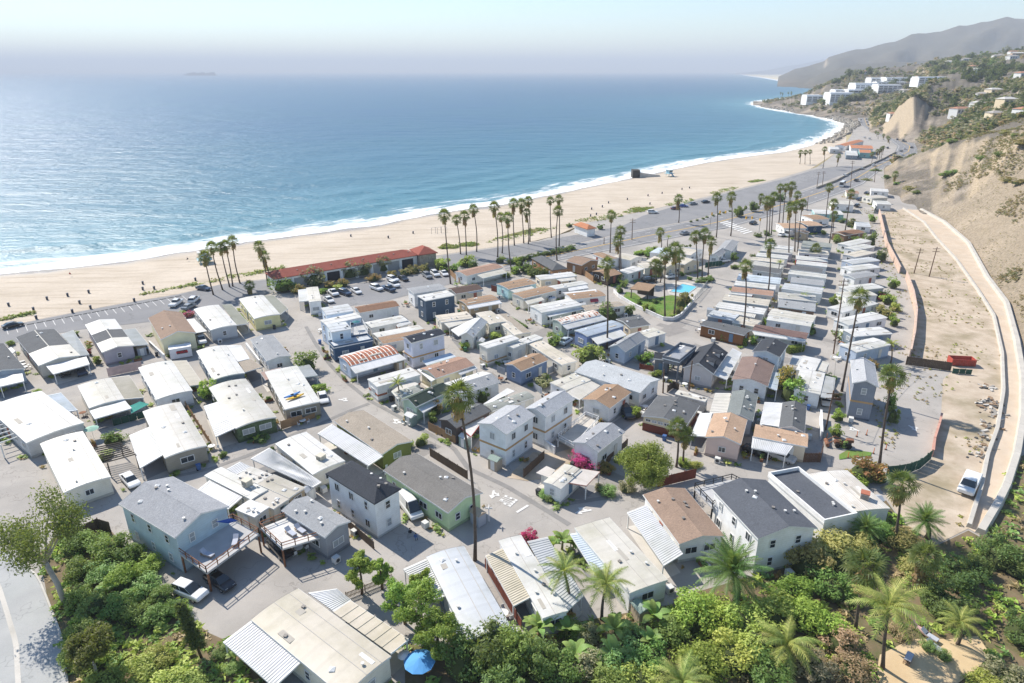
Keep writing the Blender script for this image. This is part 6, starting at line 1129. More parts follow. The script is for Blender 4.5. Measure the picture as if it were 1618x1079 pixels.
def build_house(H, small=False):
    lab, cx, cy, ang, W, L, he, rise, wall, roof, opt, awn = H
    swap = opt.get('axis') == 'W'
    if swap: W, L, ang = L, W, ang + 90
    name = 'two_storey_house' if he > 5 else 'mobile_home'
    o = root(name, (cx, cy, 0), R(ang)); ca, sa = math.cos(R(ang)), math.sin(R(ang))
    tag(o, lab, 'house', 'homes of the beach park')
    wm = wall_mat(wall)
    bow = roof in RM or roof in ('rust', 'rustwhite', 'seamroof', 'taupe', 'oldrib', 'tanbrown') and rise <= .6
    if roof in TWO: bow = TWO[roof][1] in RM and rise < .6
    if bow and 'rust' not in roof: rise *= .55
    prof = roof_profile(W, he, rise, bow); t = .16
    oh = .12 if bow or rise < .1 else .28
    hip = opt.get('hip')
    # walls
    wx, wy = W / 2 - oh, L / 2 - oh
    mb = MB()
    top = [(x, z - t - .01) for x, z in prof if abs(x) < wx]
    sec = [(wx, zroof(prof, wx) - t - .01)] + top[::-1] + [(-wx, zroof(prof, wx) - t - .01)] if not hip else [(wx, he - t), (-wx, he - t)]
    sec = [(-wx, 0), (wx, 0)] + sec; n = len(sec)
    if opt.get('open'):
        mb.box(-wx, wx, -wy + .3, wy, he - 1.2, he - .2)
        for px_ in (-wx + .15, wx - .15):
            for py_ in np.linspace(-wy + .2, wy - .2, 4): mb.box(px_ - .15, px_ + .15, py_ - .15, py_ + .15, 0, he - 1.2)
        mb.box(-wx, wx, wy - .1, wy + .0, 0, he - 1.2)
    else:
        mb.add([(x, -wy, z) for x, z in sec] + [(x, wy, z) for x, z in sec], [tuple(range(n)), tuple(range(n, 2 * n))[::-1]] + [(i, n + i, n + (i + 1) % n, (i + 1) % n) for i in range(n)])
    mb.obj('wall', wm, o)
    if not opt.get('open'):
        sk = MB(); hb = .45 if he < 5 else .3; sk.box(-wx - .03, wx + .03, -wy - .03, wy + .03, 0, hb); sk.obj('skirting', surf('skirt_' + wall, tuple(q * .6 for q in WALLC[wall]), .9, .15, .8), o)
    if wall == 'creamred':
        sk = MB(); sk.box(-wx - .06, wx + .06, -wy - .06, wy + .06, 0, 1.5); sk.obj('base_panel', plain('brick_red_base', (.16, .045, .03), .9), o)
    if wall == 'whitestripe':
        sk = MB(); sk.box(-wx - .04, wx + .04, -wy - .04, wy + .04, 1.2, 1.6); sk.obj('stripe', plain('brick_stripe', (.33, .12, .07), .8), o)
    if opt.get('band'):
        zb = he * opt['band']; sk = MB(); sk.box(-wx - .05, wx + .05, -wy - .05, wy + .05, zb - .22, zb + .12); sk.obj('timber_band', plain('raw_timber_band', (.48, .30, .14), .8), o)
    # roof
    mats = [roof_mat(roof)] if roof not in TWO else [roof_mat(q) for q in TWO[roof][1:]]
    mode = TWO[roof][0] if roof in TWO else None
    rb = MB()
    if hip:
        r2 = W / 2 * .9; e = [(-W / 2, -L / 2), (W / 2, -L / 2), (W / 2, L / 2), (-W / 2, L / 2)]
        y0 = -L / 2 + r2; y1 = L / 2 - r2 if hip == 1 else L / 2
        vs = [(x, y, he) for x, y in e] + [(0, y0, he + rise), (0, y1, he + rise)] + [(x, y, he - t) for x, y in e]
        rb.add(vs, [(0, 1, 4), (1, 2, 5, 4), (2, 3, 5), (3, 0, 4, 5), (1, 0, 6, 7), (2, 1, 7, 8), (3, 2, 8, 9), (0, 3, 9, 6), (6, 9, 8, 7)])
    else:
        ys = [-L / 2, L / 2]
        if mode == 'len': ys = [-L / 2, -L * .1, L / 2]
        if mode == 'len3': ys = [-L / 2, -L * .2, L * .1, L / 2]
        for s in range(len(ys) - 1):
            for i in range(len(prof) - 1):
                (xa, za), (xb, zb) = prof[i], prof[i + 1]
                mi = 0
                if mode == 'slope': mi = 0 if (xa + xb) / 2 < 0 else 1
                elif mode in ('len', 'len3'): mi = s
                rb.add([(xa, ys[s], za), (xb, ys[s], zb), (xb, ys[s + 1], zb), (xa, ys[s + 1], za)], [(0, 1, 2, 3)], mi)
        np_ = len(prof)
        lo = [(x, -L / 2, z - t) for x, z in prof] + [(x, L / 2, z - t) for x, z in prof]; hi_ = [(x, -L / 2, z) for x, z in prof] + [(x, L / 2, z) for x, z in prof]
        fs = [(i + 1, i, np_ + i, np_ + i + 1) for i in range(np_ - 1)]
        rb.add(lo, fs)
        fa = MB(); q = np_
        fa.add([(x, y * 1.0 + (-.02 if y < 0 else .02), z + .015) for x, y, z in hi_] + [(x, y + (-.02 if y < 0 else .02), z - .05) for x, y, z in lo], [(2 * q + i, 2 * q + i + 1, i + 1, i) for i in range(q - 1)] + [(q + i, q + i + 1, 3 * q + i + 1, 3 * q + i) for i in range(q - 1)])
        xo = W / 2 + .02
        for sx in (-1, 1): fa.box(min(sx * W / 2, sx * xo), max(sx * W / 2, sx * xo), -L / 2 - .02, L / 2 + .02, he - t - .05, he + .0)
        fa.obj('fascia', POSTM if wall not in ('darkbrown', 'darkwood') else plain('dark_fascia', (.1, .08, .07)), o)
    ro = rb.obj('roof', mats, o)
    if rise > .3 and not hip and not bow:
        rc_ = MB(); rc_.add([(-.16, -L / 2, he + rise - .05), (0, -L / 2, he + rise + .03), (.16, -L / 2, he + rise - .05), (-.16, L / 2, he + rise - .05), (0, L / 2, he + rise + .03), (.16, L / 2, he + rise - .05)], [(0, 1, 4, 3), (1, 2, 5, 4)]); rc_.obj('ridge_cap', mats[0], ro)
    if bow and rise > .05:
        for xs_ in ((0,) if W < 5 else (-W * .02, W * .3)):
            sm2 = MB(); sm2.box(xs_ - .035, xs_ + .035, -L / 2 + .05, L / 2 - .05, zroof(prof, xs_) - .04, zroof(prof, xs_) + .035); sm2.obj('roof_seam', plain('seam_tar', (.42, .40, .37), .8), ro)
    if opt.get('parapet'):
        pa = MB(); hp = .55 if opt['parapet'] == 1 else .35
        for a in ((-W / 2, -W / 2 + .18, -L / 2, L / 2), (W / 2 - .18, W / 2, -L / 2, L / 2), (-W / 2 + .18, W / 2 - .18, -L / 2, -L / 2 + .18), (-W / 2 + .18, W / 2 - .18, L / 2 - .18, L / 2)): pa.box(*a, he - .3, he + hp)
        pa.obj('parapet', wm, o)
    # vents
    dist = math.hypot(cx, cy)
    nv = 0 if dist > 190 else (rng.randint(3, 6) if dist < 130 else rng.randint(1, 3))
    for k in range(nv):
        x = rng.uniform(-W * .38, W * .38); y = rng.uniform(-L * .42, L * .42); kind = rng.random()
        link('vent', VENT if kind < .5 else (DOME if kind < .75 else BOXV), ro, (x, y, (zroof(prof, x) if not hip else he + rise * (1 - abs(2 * x / W)) * .9)), rng.random())
    if dist < 170 and bow and L > 5:
        for k in range(rng.randint(1, 3)):
            x = rng.uniform(-W * .36, W * .36); y = rng.uniform(-L * .4, L * .4); pa_, pb_ = rng.uniform(.2, .45), rng.uniform(.4, 1.5); q = MB(); q.box(-pa_, pa_, -pb_, pb_, -.08, .03); q.obj('roof_patch', plain('roof_patch_%d' % (k % 2), ((.40, .37, .32), (.66, .655, .64))[k % 2], .8), ro, False, (x, y, zroof(prof, x)))
    if opt.get('sky'):
        for k in range(opt['sky']):
            x = W * .22; y = -L * .3 + k * L * .6 / max(1, opt['sky'] - 1); s = MB(); s.box(-.45, .45, -.7, .7, -.3, .18); s.box(-.36, .36, -.6, .6, .18, .2, 1); s.obj('skylight', [POSTM, glass_mat()], ro, False, (x, y, zroof(prof, x)))
    if opt.get('dorm'):
        for k in (-.22, .18):
            d = MB(); y = k * L; zc = zroof(prof, W * .3) + .15
            d.add([(W * .12, y - 1.0, zc + .75), (W * .12, y, zc + 1.05), (W * .12, y + 1.0, zc + .75), (W * .40, y - 1.0, zc + .45), (W * .40, y, zc + .85), (W * .40, y + 1.0, zc + .45), (W * .40, y - .9, zc - .4), (W * .40, y + .9, zc - .4)], [(0, 3, 4, 1), (1, 4, 5, 2)])
            d.add([(W * .39, y - .9, zc - .4), (W * .39, y + .9, zc - .4), (W * .39, y + .9, zc + .45), (W * .39, y, zc + .8), (W * .39, y - .9, zc + .45)], [(0, 1, 2, 3, 4)], 1)
            dd = d.obj('dormer', [mats[0], glass_mat()], ro)
            d = MB(); d.box(W * .12, W * .385, y - .85, y + .85, zc - .9, zc + .4); d.obj('dormer_wall', wm, dd)
    # windows and doors on the walls that face the lane and the camera
    tocam = Vector((-cx, -cy)).normalized()
    faces = [('f', 0, -wy, W, 0), ('b', 0, wy, W, math.pi), ('r', wx, 0, L, math.pi / 2), ('l', -wx, 0, L, -math.pi / 2)]
    levels = [1.75] if he < 4.6 else [1.6, he - 1.45]
    if opt.get('open'): faces = []
    for nm, fx, fy, ln, rz in faces:
        nx, ny = {'f': (0, -1), 'b': (0, 1), 'r': (1, 0), 'l': (-1, 0)}[nm]
        wxn, wyn = nx * ca - ny * sa, nx * sa + ny * ca
        if wxn * tocam.x + wyn * tocam.y < .12: continue
        if dist > 260 and nm in 'fb' and ln > 12: pass
        span = ln - 1.2
        cnt = max(1, int(span / (2.6 if nm in 'fb' else 3.3)))
        if dist > 230: cnt = min(cnt, 2)
        if wall == 'creamred' and nm in 'fb': cnt = 6
        for li, zc in enumerate(levels):
            for k in range(cnt):
                u = (k + .5) / cnt * span - span / 2
                w, h = rng.choice(((1.2, 1.0), (1.5, 1.1), (.9, 1.2), (1.8, 1.1))) if cnt < 5 else (1.2, 1.0)
                if he > 5: w, h = rng.choice(((.9, 1.3), (.8, 1.4), (1.1, 1.3)))
                if wall == 'creamred': w, h, zc = 1.2, .6, 2.25
                if nm in 'fb' and wall in ('taupe', 'ivy'): w, h = 2.1, 1.1
                w = min(w, span / cnt - .15)
                if w < .5: continue
                w = round(w, 1)
                lx = fx + (u if nm in 'fb' else 0) * (1 if nm == 'f' else -1); ly = fy + (u if nm in 'lr' else 0)
                lx += nx * .03; ly += ny * .03
                if li == 0 and nm in 'lr' and k == cnt // 2 and he < 5 and dist < 230 and wall != 'creamred':
                    link('door', door_mesh(rng.choice(((.72, .72, .7), (.35, .12, .08), (.12, .2, .3), (.62, .6, .55)))), o, (lx, ly, .45), rz); continue
                fm, pm, pm2 = window_meshes(w, h); wo_ = link('window', fm, o, (lx, ly, zc), rz); link('pane', pm if rng.random() < .68 else pm2, wo_)
    # awnings and carports
    for A in awn:
        P = []
        for (x, y, z) in A['p']:
            dx, dy = x - cx, y - cy; P.append((dx * ca + dy * sa, -dx * sa + dy * ca, z))
        am = roof_mat(A['mat']); a = MB(); a.quadslab(P, .09)
        v = [Vector(p) for p in P]
        if A['rib']:
            n = int((v[3] - v[0]).length / A['rib'])
            for k in range(1, n):
                tt = k / n; p0 = v[0].lerp(v[3], tt); p1 = v[1].lerp(v[2], tt); s = (v[3] - v[0]).normalized() * min(.09, A['rib'] * .22); up = Vector((0, 0, .05))
                q = [p0 - s, p1 - s, p1 + s, p0 + s]; vs = q + [x + up for x in (p0 - s * .5, p1 - s * .5, p1 + s * .5, p0 + s * .5)]
                vs = [x + Vector((0, 0, .004)) for x in vs]
                a.add(vs, [(4, 5, 6, 7), (0, 1, 5, 4), (1, 2, 6, 5), (2, 3, 7, 6), (3, 0, 4, 7)])
        ao = a.obj('awning', am, o)
        c = sum(v, Vector()) / 4
        for pi in A['posts']:
            p = (v[pi] if pi < 4 else v[1].lerp(v[2], .5)).lerp(c, .06)
            s = MB(); s.box(p.x - .07, p.x + .07, p.y - .07, p.y + .07, 0, p.z - .09); s.obj('post', POSTM, ao)
        if A['mat'] != 'red' and A['posts']:
            e = MB(); ed = [(v[0], v[1]), (v[1], v[2]), (v[2], v[3])]
            for p, q in ed:
                d = (q - p).normalized(); nn = Vector((-d.y, d.x, 0)).normalized() * .03
                e.add([p - nn, q - nn, q + nn, p + nn, *[x + Vector((0, 0, -.2)) for x in (p - nn, q - nn, q + nn, p + nn)]], [(0, 1, 2, 3), (7, 6, 5, 4), (0, 4, 5, 1), (1, 5, 6, 2), (2, 6, 7, 3), (3, 7, 4, 0)])
            e.obj('gutter_trim', plain('red_trim', (.4, .06, .05)) if A['mat'] == 'whitered' else (plain('pink_trim', (.48, .25, .2)) if A['mat'] == 'greypink' else POSTM), ao)
    return o
HOBJ = [build_house(h) for h in HOUSES]
# ---------------------------------------------------------------- foliage meshes
def leaf_blob(seed, n, size, clumps=9, flat_=1.0, hollow=.55, squash=1.0):
    """leaf quads over clump spheres inside a unit dome (x,y in -.5...5, z 0..1)"""
    r = random.Random(seed); v = []; f = []
    cl = []
    for k in range(clumps):
        a = r.uniform(0, 6.283); d = .38 * math.sqrt(r.random()); z = r.uniform(.2, .88 - .5 * d); cl.append((Vector((d * math.cos(a), d * math.sin(a), z)), r.uniform(.10, .25)))
    for i in range(n):
        c, rad = cl[r.randrange(clumps)]
        d = Vector((r.gauss(0, 1), r.gauss(0, 1), r.gauss(0, 1) * squash)).normalized(); p = c + d * rad * (hollow + (1 - hollow) * r.random())
        if p.z < .02: p.z = .02 + r.random() * .1
        nr = (d * 1.1 + Vector((r.gauss(0, .6), r.gauss(0, .6), r.gauss(0, .6) + .35))).normalized()
        t = nr.orthogonal().normalized(); t = Matrix.Rotation(r.uniform(0, 6.28), 3, nr) @ t; b = nr.cross(t); s = size * r.uniform(.6, 1.3)
        o = len(v); v += [p - t * s, p + b * s * .5 + nr * s * .15, p + t * s, p - b * s * .5 + nr * s * .15]; f.append((o, o + 1, o + 2, o + 3))
    return v, f
BUSH_ME = {}
def bush_mesh(kind, var, big):
    k = (kind, var, big)
    if k not in BUSH_ME:
        v, f = leaf_blob(hash((len(BUSH_ME), var)) % 9999, 2600 if big else 620, .034 if big else .056, 22 if big else 11)
        mb = MB(); mb.add(v, f)
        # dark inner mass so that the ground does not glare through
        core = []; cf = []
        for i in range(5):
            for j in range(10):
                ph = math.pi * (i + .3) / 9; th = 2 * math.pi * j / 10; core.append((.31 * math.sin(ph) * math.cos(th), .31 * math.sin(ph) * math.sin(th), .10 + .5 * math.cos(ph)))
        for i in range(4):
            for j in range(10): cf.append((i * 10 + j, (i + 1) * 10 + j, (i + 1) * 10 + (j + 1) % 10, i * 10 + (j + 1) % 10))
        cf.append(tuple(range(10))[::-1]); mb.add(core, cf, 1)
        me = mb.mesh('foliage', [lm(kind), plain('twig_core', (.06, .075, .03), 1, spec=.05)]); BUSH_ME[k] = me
    return BUSH_ME[k]
KINDW = dict(dark='dark green', deep='deep green', mid='green', bright='bright green', lime='yellow-green', leafy='large leaved green', olive='olive brown', grey='grey-green', sage='dull sage', redgreen='reddish green', boug='magenta flowering', drybrush='dry brown')
cnt = {}
for (k, x, y, w, h, place) in sorted(BUSH, key=lambda b: b[1] / b[2]):
    key = (k, place); cnt[key] = cnt.get(key, 0) + 1
tot = dict(cnt); cnt = {}
for (k, x, y, w, h, place) in sorted(BUSH, key=lambda b: b[1] / b[2]):
    key = (k, place); cnt[key] = cnt.get(key, 0) + 1
    lab = KINDW[k] + ' shrub ' + place
    if tot[key] > 1: lab = ordw(cnt[key]) + ' ' + KINDW[k] + ' shrub from the left ' + place
    big = math.hypot(x, y) < 100
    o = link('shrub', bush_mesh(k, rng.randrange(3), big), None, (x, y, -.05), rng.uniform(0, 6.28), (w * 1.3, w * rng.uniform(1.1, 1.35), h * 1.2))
    tag(o, lab, 'shrub', 'shrubs ' + place)
for (a, b, h, w, k, lab) in HEDGE:
    a = Vector(a); b = Vector(b); L = (b - a).length; r = random.Random(3); v = []; f = []
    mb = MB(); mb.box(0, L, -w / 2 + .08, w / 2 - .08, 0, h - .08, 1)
    for i in range(int(L * h * 160)):
        s = r.choice('tnp'); p = Vector((r.uniform(0, L), r.uniform(-w / 2, w / 2), r.uniform(.05, h)))
        nr = {'t': Vector((0, 0, 1)), 'n': Vector((0, -1, 0)), 'p': Vector((0, 1, 0))}[s]
        if s == 't': p.z = h
        else: p.y = nr.y * w / 2
        p += nr * r.uniform(-.08, .1); nr = (nr + Vector((r.gauss(0, .5), r.gauss(0, .5), r.gauss(0, .5)))).normalized(); t = nr.orthogonal().normalized(); bb = nr.cross(t); q = r.uniform(.07, .14)
        mb.add([p - t * q, p + bb * q * .6, p + t * q, p - bb * q * .6], [(0, 1, 2, 3)])
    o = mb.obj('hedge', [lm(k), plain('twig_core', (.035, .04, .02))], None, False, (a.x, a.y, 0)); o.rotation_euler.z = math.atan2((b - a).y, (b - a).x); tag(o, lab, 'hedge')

# ---------------------------------------------------------------- trees
def limb_tree(kind, x, y, h, w, lab):
    r = random.Random(int(x * 7 + y * 3)); o = root({'euc': 'eucalyptus_tree', 'euc2': 'eucalyptus_tree', 'con': 'conifer_tree', 'con2': 'feathery_tree', 'broad': 'broadleaf_tree'}[kind], (x, y, 0)); tag(o, lab, 'tree')
    mb = MB(); tips = []
    if kind in ('euc', 'euc2'):
        lean = Vector((-.30, .18, 0)) if kind == 'euc' else Vector((.1, .1, 0)); base = Vector((0, 0, -.2)); fork = Vector((lean.x * h * .42, lean.y * h * .42, h * .42))
        mb.tube([base, base.lerp(fork, .5) + Vector((.1, .1, 0)), fork], [.34 * h / 12, .29 * h / 12, .25 * h / 12], 9)
        for k in range(9):
            a = k * 2.4 + r.random(); e = fork + Vector((math.cos(a) * w * .36 * r.uniform(.5, 1.15), math.sin(a) * w * .36 * r.uniform(.5, 1.15), h * r.uniform(.22, .55))) + lean * h * .12
            m1 = fork.lerp(e, .5) + Vector((r.gauss(0, .3), r.gauss(0, .3), r.uniform(.1, .5))); mb.tube([fork, m1, e], [.14 * h / 12, .09 * h / 12, .03], 6); tips += [e, m1.lerp(e, .5)]
            for q in range(3):
                e2 = e + Vector((r.gauss(0, w * .09), r.gauss(0, w * .09), r.gauss(0, w * .06))); mb.tube([m1.lerp(e, .6), e2], [.05, .015], 5); tips.append(e2)
        bark = PALEBARK; rad = w * .16; nl = 400; sz = .20; lk = 'euc'
    elif kind == 'con':
        mb.tube([(0, 0, -.1), (-.5, .1, h * .5), (-1.1, .2, h)], [.16, .1, .02], 7)
        for k in range(26):
            t = .22 + .76 * k / 26; c = Vector((-1.1 * t, .2 * t, h * t)); a = k * 2.4; ww = w * .42 * (1.05 - t) + .15; tips.append(c + Vector((math.cos(a) * ww * .6, math.sin(a) * ww * .6, 0)))
        bark = BROWNBARK; rad = .52; nl = 190; sz = .15; lk = 'con'
    else:
        top = Vector((r.uniform(-.3, .3), r.uniform(-.3, .3), h * .92)); mb.tube([(0, 0, -.1), top * .5 + Vector((.15, 0, 0)), top], [.2, .13, .03], 8)
        nb = 13 if kind == 'con2' else 20
        for k in range(nb):
            t = r.uniform(.28, .95); c = top * t; a = k * 2.4; ww = w * .5 * (math.sin(math.pi * min(1, (t - .12) / .95)) ** .7) * r.uniform(.55, 1.1); e = c + Vector((math.cos(a) * ww, math.sin(a) * ww, r.uniform(.1, .6))); mb.tube([c, e], [.06, .02], 5); tips += [e, c.lerp(e, .55)]
        bark = BROWNBARK; rad = w * (.14 if kind == 'con2' else .17); nl = 260 if kind == 'con2' else 1100; sz = .17; lk = 'con2' if kind == 'con2' else 'broad'
    mb.obj('trunk', bark, o, True)
    cb = MB()
    for c in tips:
        for i in range(nl // (2 if len(tips) > 30 else 1)):
            d = Vector((r.gauss(0, 1), r.gauss(0, 1), r.gauss(0, .75))).normalized(); p = c + d * rad * (.35 + .75 * r.random()); nr = (d + Vector((r.gauss(0, .7), r.gauss(0, .7), r.gauss(.4, .6)))).normalized(); t = nr.orthogonal().normalized(); t = Matrix.Rotation(r.uniform(0, 6.28), 3, nr) @ t; b = nr.cross(t); s = sz * r.uniform(.5, 1.2)
            cb.add([p - t * s, p + b * s * .45, p + t * s, p - b * s * .45], [(0, 1, 2, 3)])
    cb.obj('crown', lm(lk), o)
for t in TREE: limb_tree(*t)

# ---------------------------------------------------------------- palms
def fan_frond(seed):
    r = random.Random(seed); mb = MB(); st = 1.05
    mb.add([(-.02, 0, 0), (.02, 0, 0), (.015, st, .1), (-.015, st, .1)], [(0, 1, 2, 3)])
    n = 11
    for k in range(n):
        a = R(-95 + 190 * k / (n - 1)); ln = (1.08 - .22 * abs(k / (n - 1) - .5) * 2) * r.uniform(.9, 1.08); dr = .16 + .22 * abs(math.sin(a))
        d = Vector((math.sin(a), math.cos(a), 0)); s = Vector((math.cos(a), -math.sin(a), 0)) * .075; b = Vector((0, st, .1))
        m_ = b + d * ln * .6 + Vector((0, 0, .05)); e = b + d * ln + Vector((0, 0, -dr))
        mb.add([b, m_ - s, e, m_ + s], [(0, 3, 2, 1)])
    return mb.mesh('frond', lm('palm'))
def pinnate(seed, L, key, droop, width):
    r = random.Random(seed); mb = MB(); n = 22; pts = []
    for i in range(n + 1):
        t = i / n; pts.append(Vector((0, L * (t - .18 * droop * t * t), L * (.42 * t - droop * .95 * t * t))))
    for i in range(n):
        mb.add([pts[i] + Vector((-.025, 0, 0)), pts[i] + Vector((.025, 0, 0)), pts[i + 1] + Vector((.02, 0, 0)), pts[i + 1] + Vector((-.02, 0, 0))], [(0, 1, 2, 3)])
        if i < 2: continue
        t = i / n; ln = width * math.sin(math.pi * min(.97, .12 + .88 * t)) ** .6
        d = (pts[i + 1] - pts[i]).normalized()
        for sx in (-1, 1):
            tip = pts[i] + Vector((sx * ln * .85, 0, 0)) + d * ln * .55 + Vector((0, 0, -ln * r.uniform(.15, .5)))
            mb.add([pts[i] - d * .05, pts[i] + d * .07, tip], [(0, 1, 2) if sx > 0 else (0, 2, 1)])
    return mb.mesh('frond', lm(key))
FAN = [fan_frond(i) for i in range(3)]
PIN = dict(feather=pinnate(1, 2.6, 'palmq', .75, .5), queen=pinnate(2, 3.1, 'palmq', .85, .62), date=pinnate(3, 3.6, 'date', .55, .55))
def crown_frames(kind, seed):
    r = random.Random(seed); out = []
    n = {'fan': 27, 'feather': 16, 'queen': 20, 'date': 62}[kind]
    for i in range(n):
        t = (i + .5) / n; az = i * 2.39996 + r.uniform(-.2, .2)
        if kind == 'fan': el = R(84 - 128 * t ** .9)
        elif kind == 'date': el = R(80 - 110 * t)
        else: el = R(62 - 62 * t)
        out.append((az, el + r.uniform(-.1, .1), r.uniform(.88, 1.1), r.uniform(-.3, .3)))
    return out
def frame_mat(az, el, s, tw): return Matrix.Rotation(az, 4, 'Z') @ Matrix.Rotation(el, 4, 'X') @ Matrix.Rotation(tw, 4, 'Y') @ Matrix.Scale(s, 4)
CROWN = {}
def crown_mesh(kind, var):
    k = (kind, var)
    if k not in CROWN:
        mb = MB()
        for i, (az, el, s, tw) in enumerate(crown_frames(kind, var)):
            src = FAN[i % 3] if kind == 'fan' else PIN[kind]; M = frame_mat(az, el, s, tw)
            mb.add([M @ v.co for v in src.vertices], [tuple(p.vertices) for p in src.polygons])
        CROWN[k] = mb.mesh('crown', lm('palm' if kind == 'fan' else ('date' if kind == 'date' else 'palmq')))
    return CROWN[k]
def skirt_mesh():
    r = random.Random(5); mb = MB()
    for i in range(70):
        a = r.uniform(0, 6.28); z = r.uniform(-1.9, -.15); rr = .32 + .35 * r.random(); d = Vector((math.cos(a), math.sin(a), 0)); s = Vector((-d.y, d.x, 0)) * r.uniform(.08, .2); L = r.uniform(.6, 1.1)
        mb.add([d * .12 + Vector((0, 0, z + .4)), d * rr - s + Vector((0, 0, z - L * .6)), d * rr * .8 + Vector((0, 0, z - L)), d * rr + s + Vector((0, 0, z - L * .6))], [(0, 1, 2, 3)])
    return mb.mesh('dead_fronds', lm('dead'))
SKIRT = skirt_mesh()
pc = {}
for p in PALM: pc[(p[0], p[6])] = pc.get((p[0], p[6]), 0) + 1
pk = {}
PW = dict(fan='tall fan palm', feather='feather palm', queen='feathery queen palm', date='date palm')
for i, (kind, x, y, dx, h, cr, place, near) in enumerate(sorted(PALM, key=lambda p: p[1] / p[2])):
    key = (kind, place); pk[key] = pk.get(key, 0) + 1
    wd = PW[kind] if not (kind == 'fan' and h < 9) else 'short fan palm'
    lab = (wd + ' ' + place) if pc[key] == 1 else (wd + ', ' + ordw(pk[key]) + ' from the left ' + place)
    far = y > 900; z0 = hill_z(x, y) if far else 0
    o = root({'fan': 'fan_palm', 'feather': 'feather_palm', 'queen': 'queen_palm', 'date': 'date_palm'}[kind], (x, y, z0)); tag(o, lab, 'palm tree', 'palms ' + place)
    if far: h -= z0
    tb = MB(); r0 = {'fan': .215, 'feather': .2, 'queen': .24, 'date': .45}[kind] * (.8 + .25 * min(1, h / 18)); bow_ = rng.uniform(-.5, .5)
    pts = [(dx * (t ** 1.4) + bow_ * math.sin(math.pi * t), bow_ * .5 * math.sin(math.pi * t), -.1 + (h + .1) * t) for t in np.linspace(0, 1, 8)]
    tb.tube(pts, [r0 * (1.25 if q == 0 else 1 - .42 * q / 7) for q in range(8)], 9); tb.obj('trunk', BARK, o, True)
    s = cr * rng.uniform(.88, 1.14) * {'fan': 1.08, 'feather': 1.0, 'queen': 1.0, 'date': 1.0}[kind]; top = Vector((dx, 0, h))
    if near: s *= {'fan': 1.18 if h < 12 else .98, 'feather': 1.15, 'queen': 1.2, 'date': 1.35}[kind]
    if near:
        c = link('crown', None, o, top, rng.uniform(0, 6.28), s)
        for q, (az, el, sc_, tw) in enumerate(crown_frames(kind, i)):
            fr = link('frond', FAN[q % 3] if kind == 'fan' else PIN[kind], c); fr.matrix_local = frame_mat(az, el, sc_, tw)
    else: link('crown', crown_mesh(kind, rng.randrange(3)), o, top, rng.uniform(0, 6.28), s)
    if kind == 'fan': link('dead_fronds', SKIRT, o, top, rng.uniform(0, 6.28), (s * 1.15, s * 1.15, s * rng.uniform(.6, 1.5)))
def banana_leaf():
    mb = MB(); n = 8; w = .28; L = 1.9; last = None
    for i in range(n + 1):
        t = i / n; c = Vector((0, L * (t * .62), L * (.85 * t - .55 * t * t))); ww = w * math.sin(math.pi * min(.96, .08 + t * .9)) ** .7
        mb.v += [tuple(c + Vector((-ww, 0, .10 * ww))), tuple(c), tuple(c + Vector((ww, 0, .10 * ww)))]
    for i in range(n): mb.f += [(3 * i, 3 * i + 1, 3 * i + 4, 3 * i + 3), (3 * i + 1, 3 * i + 2, 3 * i + 5, 3 * i + 4)]; mb.m += [0, 0]
    return mb.mesh('leaf', lm('banana'))
BAN = banana_leaf()
for (x, y, s, pl_) in BANANA:
    o = root('banana_plant', (x, y, 0)); tag(o, 'large leaved banana plant ' + pl_, 'plant', 'banana plants')
    tb = MB(); tb.tube([(0, 0, -.1), (.05, 0, 1.0 * s)], [.13 * s, .08 * s], 7); tb.obj('stem', plain('banana_stem', (.25, .24, .1)), o)
    for q in range(9):
        lf = link('leaf', BAN, o, (.05, 0, .95 * s), 0, s * rng.uniform(.8, 1.1)); lf.rotation_euler = (R(rng.uniform(-25, 25)), 0, q * 2.4)

# ---------------------------------------------------------------- vehicles
def car_paint(name, c):
    if name in MAT: return MAT[name]
    m, nt, b = new_mat('paint_' + name); b.inputs['Base Color'].default_value = (*c, 1); b.inputs['Roughness'].default_value = .28; b.inputs['Coat Weight'].default_value = .6; b.inputs['Coat Roughness'].default_value = .08; MAT[name] = m; return m
PAINT = dict(white=(.72, .72, .71), black=(.012, .012, .014), navy=(.03, .045, .08), grey=(.22, .23, .24), silver=(.42, .43, .44), blue=(.05, .1, .35), maroon=(.16, .02, .03), red=(.45, .03, .03), paleblue=(.55, .63, .68))
TYRE = plain('tyre_rubber', (.02, .02, .02), .9); RIM = plain('wheel_rim', (.5, .5, .5), .35, .8); HEADL = plain('headlight_lens', (.8, .8, .82), .15); TAILL = plain('tail_light', (.4, .02, .02), .25)
def loft(sections, close=True):
    mb = MB(); n = len(sections[0])
    for s in sections: mb.v += [tuple(p) for p in s]
    for i in range(len(sections) - 1):
        for k in range(n): mb.f.append((i * n + k, i * n + (k + 1) % n, (i + 1) * n + (k + 1) % n, (i + 1) * n + k)); mb.m.append(0)
    if close: mb.f += [tuple(range(n))[::-1], tuple((len(sections) - 1) * n + k for k in range(n))]; mb.m += [0, 0]
    return mb
def body_section(x, w, z0, z1):
    h = w / 2; return [(x, -h * .93, z0), (x, h * .93, z0), (x, h, z0 + (z1 - z0) * .35), (x, h * .98, z0 + (z1 - z0) * .8), (x, h * .88, z1), (x, -h * .88, z1), (x, -h * .98, z0 + (z1 - z0) * .8), (x, -h, z0 + (z1 - z0) * .35)]
